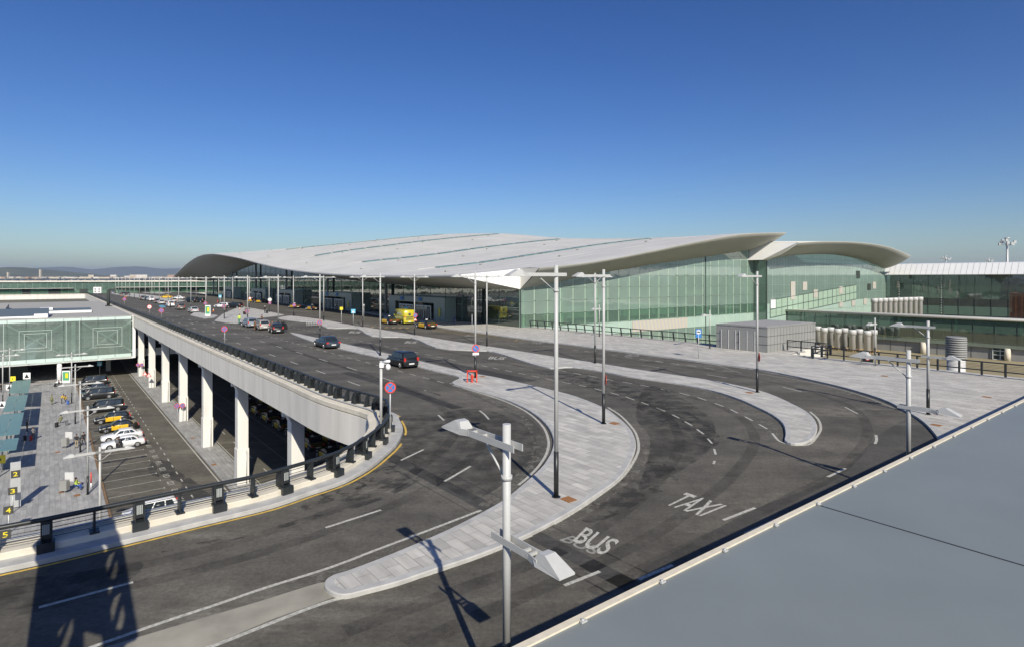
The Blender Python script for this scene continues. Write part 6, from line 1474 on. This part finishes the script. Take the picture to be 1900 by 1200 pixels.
put(car('suv', 'white', 'parked_car', 'white off roader with a spare wheel, in the far drop off lane'), at_car(280.5, 558.5), AU)
put(car('hatch', 'greyblue', 'parked_car', 'small blue car half hidden left of the white off roader'), at_car(272.5, 557.5), AU)
put(car('mpv', 'graphite', 'parked_car', 'dark car under the lamp post, left end of the far drop off row'), at_car(264.5, 556.5), AU)
put(car('saloon', 'yellow', 'parked_car', 'yellow car in the far drop off lane behind the silver coupe'), at_car(309, 553.5), AU+.8)
put(car('saloon', 'white', 'parked_car', 'white car with a taxi light among the crowd of far cars'), at_car(331, 555.5), AU+.9)
put(car('estate', 'champagne', 'parked_car', 'light car between the white hatchback and the lamp post'), at_car(322, 560.5), AU)
put(car('van', 'black', 'parked_car', 'long black van behind two lamp posts in the far lanes'), at_car(356, 561.5), AU+.55)
put(car('suv', 'black', 'parked_car', 'black car at the right end of the long black van'), at_car(369, 561.5), AU+.7)
put(car('estate', 'white', 'parked_car', 'white estate parked by the drop off island, beside a person in black'), at_car(413, 571), AU+.75)
put(car('mpv', 'black', 'parked_car', 'black people carrier on the drop off island left of the orange cone'), at_car(436, 571.5), AU+.7)
put(car('estate', 'graphite', 'parked_car', 'grey car with orange cones round it, far along the road'), at_car(234, 547.5), AU+.4)
put(car('hatch', 'greyblue', 'parked_car', 'small dark car beside the tall white signs far along the road'), at_car(209, 545), AU)
put(car('estate', 'graphite', 'parked_car', 'dark car just left of the grey car with the cones'), at_car(227, 547.5), AU+.2)
for x, p_, lb in ((234, 'white', 'leftmost white car in the row before the far glass wing'), (244.5, 'white', 'second white car in the row before the far glass wing'), (259.5, 'yellow', 'bright yellow car in the row before the far glass wing'), (276, 'white', 'white saloon right of the bright yellow car'), (289, 'pale_blue', 'pale car right of the white saloon in the far row'), (334, 'white', 'white van at the right end of the far row')):
    put(car('estate', p_, 'parked_car', lb), at_car(x, 540.8 if x < 300 else 542.5), AV+.15)
# taxis on the terminal side
tx = car('saloon', 'taxi_black', 'taxi', 'black and yellow taxi with a yellow boot lid, nearest the camera on the bus lane', doors='yellow', boot='yellow', sign=True)
put(tx, at_car(790, 609), AU)
def taxi(p, rz, lb, grp='black and yellow taxis'): tx['group'] = grp; return dup(tx, p, rz, lb, grp)
taxi(at_car(721, 601), AU, 'black and yellow taxi beside the yellow van on the crossing')
taxi(at_car(579, 575.5), AU+.1, 'taxi in the shade before the second entrance, right one of two'); taxi(at_car(546, 572), AU+.1, 'taxi in the shade before the second entrance, left one of two')
taxi(at_car(483, 562), AU+.4, 'taxi with a yellow side in the shade before the third entrance'); taxi(at_car(467, 560.5), AU+.4, 'taxi in deep shade left of the taxi before the third entrance')
yv = put(car('bigvan', 'van_yellow', 'armoured_van', 'bright yellow box van parked before the terminal doors'), at_car(750, 600), AU-.15)
mb = MB()
for z, w in ((1.35, 1.5), (1.12, 1.3), (.92, 1.5)): mb.box((-3.03, 0, z), (.02, w, .09))
mb.disc((-3.0, 0, 1.85), (-1, 0, 0), .24, .02, 18); mb.build('marking', M['paint_graphite'], yv)
mb = MB()
for z in (1.75, 1.95): mb.box((-.5, 1.105, z), (2.6, .012, .10))
mb.build('marking', M['sign_white'], yv)
# lower parking bays: noses towards the plaza
def low_p(x, y, z=LOW+.012): p = G(x, y, LOW); p.z = z; return p
wpk = lambda k, w=6.9: WS(w, sb+2.9*(k+.5), LOW+.012)
sk_ = lambda x, y: (G(x, y, LOW).dot(U)-sb)/2.9-.5
def bay_car(px, style, paint, lb, nm='parked_car', **kw):
    c = car(style, paint, nm, lb, **kw); s = G(px[0], px[1], LOW).dot(U); return put(c, WS(px[2] if len(px) > 2 else 6.9, s, LOW+.012), AV+math.pi)
bay_car((192, 712), 'van', 'black', 'black van on the blue bay, farthest of the parked row'); bay_car((190, 723), 'saloon', 'navy', 'dark saloon between two black vans'); bay_car((190, 738), 'van', 'black', 'black van second in the parked row, beside the dark saloon')
bay_car((193, 763, 7.2), 'van', 'black', 'black van right behind the parked taxi'); bay_car((200, 783, 7.4), 'estate', 'taxi_black', 'taxi with bright yellow doors in the parked row', 'taxi', doors='yellow', boot='yellow', sign=True)
bay_car((203, 800, 7.7), 'saloon', 'taxi_black', 'taxi half hidden behind the white saloons', 'taxi', doors='yellow', boot='yellow', sign=True); bay_car((203, 818, 7.6), 'saloon', 'white', 'white saloon, farther of the two side by side'); bay_car((205, 832, 7.4), 'saloon', 'white', 'white saloon with two people at its open boot, nearer of the two')
bay_car((250, 965, 7.2), 'mpv', 'white', 'white people carrier seen through the cables of the black rail')
# taxi queue under the deck
k = 0
for w_ in (26.3, 29.2, 32.1):
    for j in range(11):
        s = 44+j*6.0+(w_*1.3 % 3); p = WS(w_, s, LOW+.012); yy = HY+F*(CH-LOW)/p.y; xx = CX+F*p.x/p.y
        if p.y < 40: continue
        taxi(p, AU, 'taxi in the dark queue under the deck, %s from the hairpin in the %s lane' % (ORD[j], {26.3: 'nearest', 29.2: 'middle', 32.1: 'far'}[w_]), 'taxis queueing under the deck')
# ------------------------------------------------------------------ people
def person(name_lb, top, legs, pose='stand', hair='hair', skirt=None, hold=None, head=None):
    t = thing('person', name_lb, 'person')
    V3 = Vector
    J = dict(pel=(0, 0, .95), che=(0, 0, 1.28), nk=(0, 0, 1.47), hd=(.02, 0, 1.62), tp=(.02, 0, 1.72), shL=(0, .19, 1.40), shR=(0, -.19, 1.40), elL=(.02, .25, 1.13), elR=(.02, -.25, 1.13), wrL=(.12, .24, .90), wrR=(.12, -.24, .90), hpL=(0, .10, .90), hpR=(0, -.10, .90), knL=(.02, .11, .49), knR=(.02, -.11, .49), anL=(0, .11, .08), anR=(0, -.11, .08), toL=(.16, .13, .04), toR=(.16, -.13, .04))
    if pose == 'walk': J.update(knL=(.16, .11, .50), anL=(.26, .11, .09), toL=(.42, .12, .05), knR=(-.04, -.11, .49), anR=(-.26, -.11, .12), toR=(-.12, -.12, .04), wrL=(-.02, .27, .88), wrR=(.22, -.26, .95), elR=(.02, -.26, 1.12))
    if pose == 'push': J.update(elL=(.12, .24, 1.14), elR=(.12, -.24, 1.14), wrL=(.42, .20, 1.05), wrR=(.42, -.20, 1.05), knL=(.14, .11, .50), anL=(.20, .11, .09), toL=(.36, .12, .04), anR=(-.2, -.11, .10), toR=(-.05, -.12, .04))
    if pose == 'lean': J.update(che=(.14, 0, 1.22), nk=(.24, 0, 1.38), hd=(.32, 0, 1.50), tp=(.36, 0, 1.60), shL=(.18, .19, 1.32), shR=(.18, -.19, 1.32), elL=(.36, .24, 1.12), elR=(.36, -.24, 1.12), wrL=(.56, .2, 1.0), wrR=(.56, -.2, 1.0))
    if pose == 'sit':
        for k in ('pel', 'che', 'nk', 'hd', 'tp', 'shL', 'shR'): x, y, z = J[k]; J[k] = (x, y, z-.47)
        J.update(elL=(.05, .25, .68), elR=(.05, -.25, .68), wrL=(.28, .18, .62), wrR=(.28, -.18, .62), hpL=(0, .10, .47), hpR=(0, -.10, .47), knL=(.42, .12, .49), knR=(.42, -.12, .49), anL=(.44, .12, .08), anR=(.44, -.12, .08), toL=(.6, .13, .04), toR=(.6, -.13, .04))
    R_ = dict(pel=.125, che=.135, nk=.055, hd=.092, tp=.06, shL=.07, shR=.07, elL=.047, elR=.047, wrL=.032, wrR=.032, hpL=.095, hpR=.095, knL=.062, knR=.062, anL=.045, anR=.045, toL=.035, toR=.035)
    E = [('pel', 'che'), ('che', 'nk'), ('nk', 'hd'), ('hd', 'tp'), ('che', 'shL'), ('che', 'shR'), ('shL', 'elL'), ('shR', 'elR'), ('elL', 'wrL'), ('elR', 'wrR'), ('pel', 'hpL'), ('pel', 'hpR'), ('hpL', 'knL'), ('hpR', 'knR'), ('knL', 'anL'), ('knR', 'anR'), ('anL', 'toL'), ('anR', 'toR')]
    ks = list(J); ix = {k: i for i, k in enumerate(ks)}
    me = bpy.data.meshes.new('sk'); me.from_pydata([J[k] for k in ks], [(ix[a], ix[b]) for a, b in E], []); ob = bpy.data.objects.new('sk', me); COL.objects.link(ob)
    md = ob.modifiers.new('s', 'SKIN'); md.use_smooth_shade = True
    for k in ks: ob.data.skin_vertices[0].data[ix[k]].radius = (R_[k], R_[k]*(1.25 if k in ('pel', 'che') else 1))
    ob.data.skin_vertices[0].data[ix['pel']].use_root = True
    sdv = ob.modifiers.new('u', 'SUBSURF'); sdv.levels = 1; bpy.context.view_layer.update()
    m2 = bpy.data.meshes.new_from_object(ob.evaluated_get(bpy.context.evaluated_depsgraph_get())); bpy.data.objects.remove(ob)
    for m_ in (M['cloth_skin'], M['cloth_'+top], M['cloth_'+legs], M['cloth_black']): m2.materials.append(m_)
    zn = J['nk'][2]; zp = J['pel'][2]
    segs = [('anL', 'toL', 3), ('anR', 'toR', 3), ('hpL', 'knL', 2), ('hpR', 'knR', 2), ('knL', 'anL', 2), ('knR', 'anR', 2), ('pel', 'hpL', 2), ('pel', 'hpR', 2), ('pel', 'che', 1), ('che', 'nk', 1), ('nk', 'hd', 0), ('hd', 'tp', 0), ('che', 'shL', 1), ('che', 'shR', 1), ('shL', 'elL', 1), ('shR', 'elR', 1), ('elL', 'wrL', 1), ('elR', 'wrR', 1)]
    for p in m2.polygons:
        c = p.center; best = (9, 0)
        for a, b, mi in segs:
            a_, b_ = V3(J[a]), V3(J[b]); d = b_-a_; f = max(0, min(1, (c-a_).dot(d)/d.length_squared)); ds = (c-(a_+d*f)).length/(R_[a]*(1-f)+R_[b]*f)
            if ds < best[0]: best = (ds, mi)
        p.material_index = best[1]; p.use_smooth = True
    bm = bmesh.new(); bm.from_mesh(m2)
    # hands (palm, four fingers and a thumb) and a nose, joined to the same mesh
    hb = MB()
    for sd_, w in ((1, 'wrL'), (-1, 'wrR')):
        e_ = V3(J['elL' if sd_ > 0 else 'elR']); w_ = V3(J[w]); d = (w_-e_).normalized(); s = V3((1, 0, 0)) if abs(d.x) < .8 else V3((0, sd_, 0)); s = (s-d*s.dot(d)).normalized(); nn = d.cross(s)
        hb.box(w_+d*.05, (.085, .08, .03), 0, ax=d, ay=s)
        for k, ln in enumerate((.065, .075, .07, .055)): o_ = w_+d*.09+s*(.028-.019*k); hb.tube([o_, o_+d*ln*.55+nn*.006*sd_, o_+d*ln+nn*.02*sd_], [.009, .008, .006], 5)
        hb.tube([w_+d*.03+s*.035, w_+d*.06+s*.062, w_+d*.09+s*.065], [.011, .009, .007], 5)
    hd = V3(J['hd']); hb.tube([hd+V3((.085, 0, .03)), hd+V3((.115, 0, -.01))], [.010, .018], 5); hb.box(hd+V3((.092, 0, -.045)), (.02, .05, .012), 0)
    for y in (-.09, .09): hb.box(hd+V3((0, y, 0)), (.04, .02, .06), 0)
    hm = hb.build('tmp', M['cloth_skin']); bm.from_mesh(hm.data); bpy.data.objects.remove(hm); bm.to_mesh(m2); bm.free()
    bo = bpy.data.objects.new('body', m2); COL.objects.link(bo); bo.parent = t
    mb = MB(); mb.lathe(hd+V3((-.02, 0, -.02)), [(.088, -.01), (.105, .05), (.098, .10), (.06, .145), (.01, .155)], 12); mb.build('hair', M['cloth_'+(head or hair)], t)
    mb = MB()
    for y in (-.035, .035): mb.box(hd+V3((.092, y, .02)), (.012, .02, .012), 0)
    mb.build('eyes', M['cloth_black'], t)
    if skirt:
        mb = MB(); z0 = J['pel'][2]-.28; mb.lathe((J['che'][0]*.4, 0, 0), [(.24, z0), (.19, z0+.3), (.17, z0+.52), (.20, z0+.72)], 14); mb.build('coat', M['cloth_'+skirt], t)
    return t
def pp(px, z, lb, top, legs, pose='stand', face=0.0, sc=1.0, **kw):
    o = person(lb, top, legs, pose, **kw); p = G(*px, z); o.location = p; o.rotation_euler = (0, 0, face); o.scale = (sc, sc, sc); return o
pp((444, 601), 0, 'person in a bright yellow vest and green trousers walking in the road', 'vest', 'green', 'walk', AU+2.5, 1.05, skirt=None)
pp((505.5, 614), .02, 'person in brown standing between the beige car and the black hatchback', 'brown', 'brown', 'stand', AU)
o_ = G(473, 613); pp((473, 613), 0, 'person in a long brown coat standing beside the beige car', 'brown', 'brown', 'stand', AU+1, skirt='brown')
pp((486, 601), 0, 'person in an orange brown jacket behind the beige car', 'brown', 'black', 'stand', AU-1.2)
pp((525, 612), ZI, 'person in a dark suit standing behind the open car door', 'black', 'black', 'lean', AU+2.9)
pp((456, 584), ZI, 'pair of dark clothed figure walking with luggage, left figure on the drop off island', 'grey', 'black', 'walk', AU+2.2); pp((459, 583.5), ZI, 'person in dark clothes with luggage, right figure of the pair on the drop off island', 'black', 'grey', 'stand', AU+2)
pp((491.5, 581), ZI, 'person in black with a white cap beside a small trolley case', 'black', 'black', 'stand', AU+2, head='white')
pp((420, 580), .02, 'person in black standing left of the small round no stopping sign', 'black', 'black', 'walk', AU+1)
pp((404, 566), ZI, 'person in a red top near the blue crossing sign', 'red', 'grey', 'stand', AU+2)
pp((316, 572.5), .02, 'person in black walking behind the white hatchback', 'black', 'black', 'walk', AU+2)
pp((648, 576), ZI, 'person in black by the doors of the second entrance', 'black', 'black', 'stand', AU+1.5); pp((624.5, 575), ZI, 'person in dark clothes between the two doors of the second entrance', 'black', 'grey', 'walk', AU+1.3)
pp((843, 603), ZI, 'person in blue and red standing in the shade by the yellow poster', 'navy', 'navy', 'stand', AU+2); pp((596, 572), ZI, 'person in dark clothes at the corner of the second entrance', 'black', 'black', 'stand', AU)
LP_ = LOW+.12
pp((96, 750), LP_, 'person in a green grey coat standing alone on the lower plaza', 'olive', 'olive', 'stand', 1.2, skirt='olive')
pp((114, 748), LP_, 'person in a yellow top bending over a blue trolley', 'yellow', 'grey', 'lean', .3); pp((121, 746), LP_, 'person in yellow seated behind the blue trolley', 'yellow', 'blue', 'sit', 1.9)
pp((109, 716), LP_, 'person sitting on a parked scooter near the totem', 'black', 'black', 'sit', .3); pp((113, 785), LP_, 'person in an olive jacket sitting with bags in the middle of the lower plaza', 'olive', 'olive', 'sit', 2.6)
pp((50, 800), LP_, 'person in black standing in the shade of the canopies', 'black', 'black', 'stand', .5); pp((61.5, 816), LP_, 'person in grey with luggage at the edge of the canopy shade', 'grey', 'black', 'stand', 2.5)
pp((142, 830), LP_, 'person in a black jacket and khaki trousers left of the white saloons', 'black', 'khaki', 'stand', -1.2); pp((155, 826), LP_, 'person in black beside the lamp, near the bonnet of the white saloon', 'black', 'black', 'walk', -.5)
pp((224, 834), LOW+.01, 'person in black leaning into the boot of the white saloon, right one', 'black', 'black', 'lean', 2.9); pp((217, 836), LOW+.01, 'person in dark clothes at the boot of the white saloon, left one', 'grey', 'black', 'stand', 1.2)
pp((141, 908), LP_, 'worker in a bright yellow vest over blue clothes, sitting beside a bin', 'vest', 'blue', 'sit', .2, head='black'); pp((2, 727), LP_, 'person in black at the far left edge of the lower plaza', 'black', 'black', 'stand', 0)
# luggage, trolleys, scooter
def case(p, rz, m, lb):
    t = thing('suitcase', lb, 'suitcase', p, rz, 'luggage'); mb = MB(); mb.box((0, 0, .38), (.28, .45, .62)); mb.build('body', M['cloth_'+m], t); mb = MB()
    for y in (-.12, .12): mb.cyl((-.12, y, .6), (-.12, y, 1.0), .012, 5)
    mb.cyl((-.12, -.12, 1.0), (-.12, .12, 1.0), .015, 5); mb.build('handle', M['galv'], t); mb = MB()
    for y in (-.18, .18): mb.cyl((-.1, y-.02, .05), (-.1, y+.02, .05), .05, 8)
    mb.build('wheel', M['tyre'], t)
case(G(495.5, 581.3, ZI), 1, 'black', 'small dark trolley case beside the person with the white cap'); case(G(453, 583.6, ZI), 1, 'black', 'dark suitcase left of the walking pair'); case(G(57.5, 817, LP_), .5, 'red', 'red suitcase in the canopy shade'); case(G(46, 817, LP_), .9, 'black', 'black suitcase in the canopy shade')
case(G(124, 788, LP_), .9, 'grey', 'grey case right of the seated person in olive'); case(G(105, 792, LP_), .2, 'black', 'black bag left of the seated person in olive'); case(G(126, 750, LP_), .4, 'blue', 'blue case in front of the people in yellow')
t = thing('scooter', 'dark motor scooter parked near the totem on the lower plaza', 'scooter', G(109, 717, LP_), .35); mb = MB(); mb.box((-.3, 0, .62), (.8, .32, .26)); mb.tube([(.35, 0, .35), (.5, 0, .7), (.55, 0, 1.05)], .05, 6); mb.box((.1, 0, .3), (.7, .3, .08)); mb.build('body', M['paint_black'], t)
for x in (-.6, .65): mb = MB(); mb.cyl((x, -.06, .26), (x, .06, .26), .26, 14); mb.build('wheel', M['tyre'], t)
mb = MB(); mb.cyl((.52, -.33, 1.05), (.52, .33, 1.05), .02, 6); mb.build('handlebar', M['iron'], t)
t = thing('scooter', 'grey folded scooter at the tail of the white people carrier', 'scooter', G(300, 948, LOW), .6); mb = MB(); mb.box((-.2, 0, .55), (.8, .3, .25)); mb.tube([(.4, 0, .35), (.55, 0, 1.0)], .05, 6); mb.build('body', M['panel_grey'], t)
for x in (-.6, .65): mb = MB(); mb.cyl((x, -.06, .28), (x, .06, .28), .28, 14); mb.build('wheel', M['tyre'], t)
t = thing('direction_board', 'pair of tall white direction boards with dark marks beside the far road', 'sign', (0, 0, 0)); p = G(180, 548, 0)
for q, x in enumerate((177, 184.5)):
    Y = p.y; X = (x-CX)/F*Y; mb = MB(); mb.box((X, Y, CH-(538.5-HY)/F*Y), (1.9, .15, 3.0), 0); mb.build('board', M['sign_white'], t)
    mb = MB()
    for z in (-.8, 0, .8): mb.box((X, Y-.1, CH-(538.5-HY)/F*Y+z), (.9, .04, .4), 0)
    mb.build('pictogram', M['cloth_grey'], t)
mb = MB(); mb.cyl((X-1, p.y, 0), (X-1, p.y, 2), .1, 6); mb.build('pole', M['galv'], t)
# ------------------------------------------------------------------ air
hz = bpy.data.materials.new('haze'); hz.use_nodes = True; t_ = hz.node_tree; t_.nodes.clear(); o_ = t_.nodes.new('ShaderNodeOutputMaterial'); pv = t_.nodes.new('ShaderNodeVolumePrincipled')
pv.inputs['Color'].default_value = (.72, .84, 1.0, 1); pv.inputs['Density'].default_value = .00007; pv.inputs['Anisotropy'].default_value = .2; t_.links.new(pv.outputs[0], o_.inputs['Volume'])
HAZE = True
if HAZE:
    mb = MB(); mb.box((0, 0, 135), (40000, 40000, 300), 0); h = mb.build('haze', hz); h['kind'] = 'stuff'; h['label'] = 'thin blue air between the near buildings and the hills'
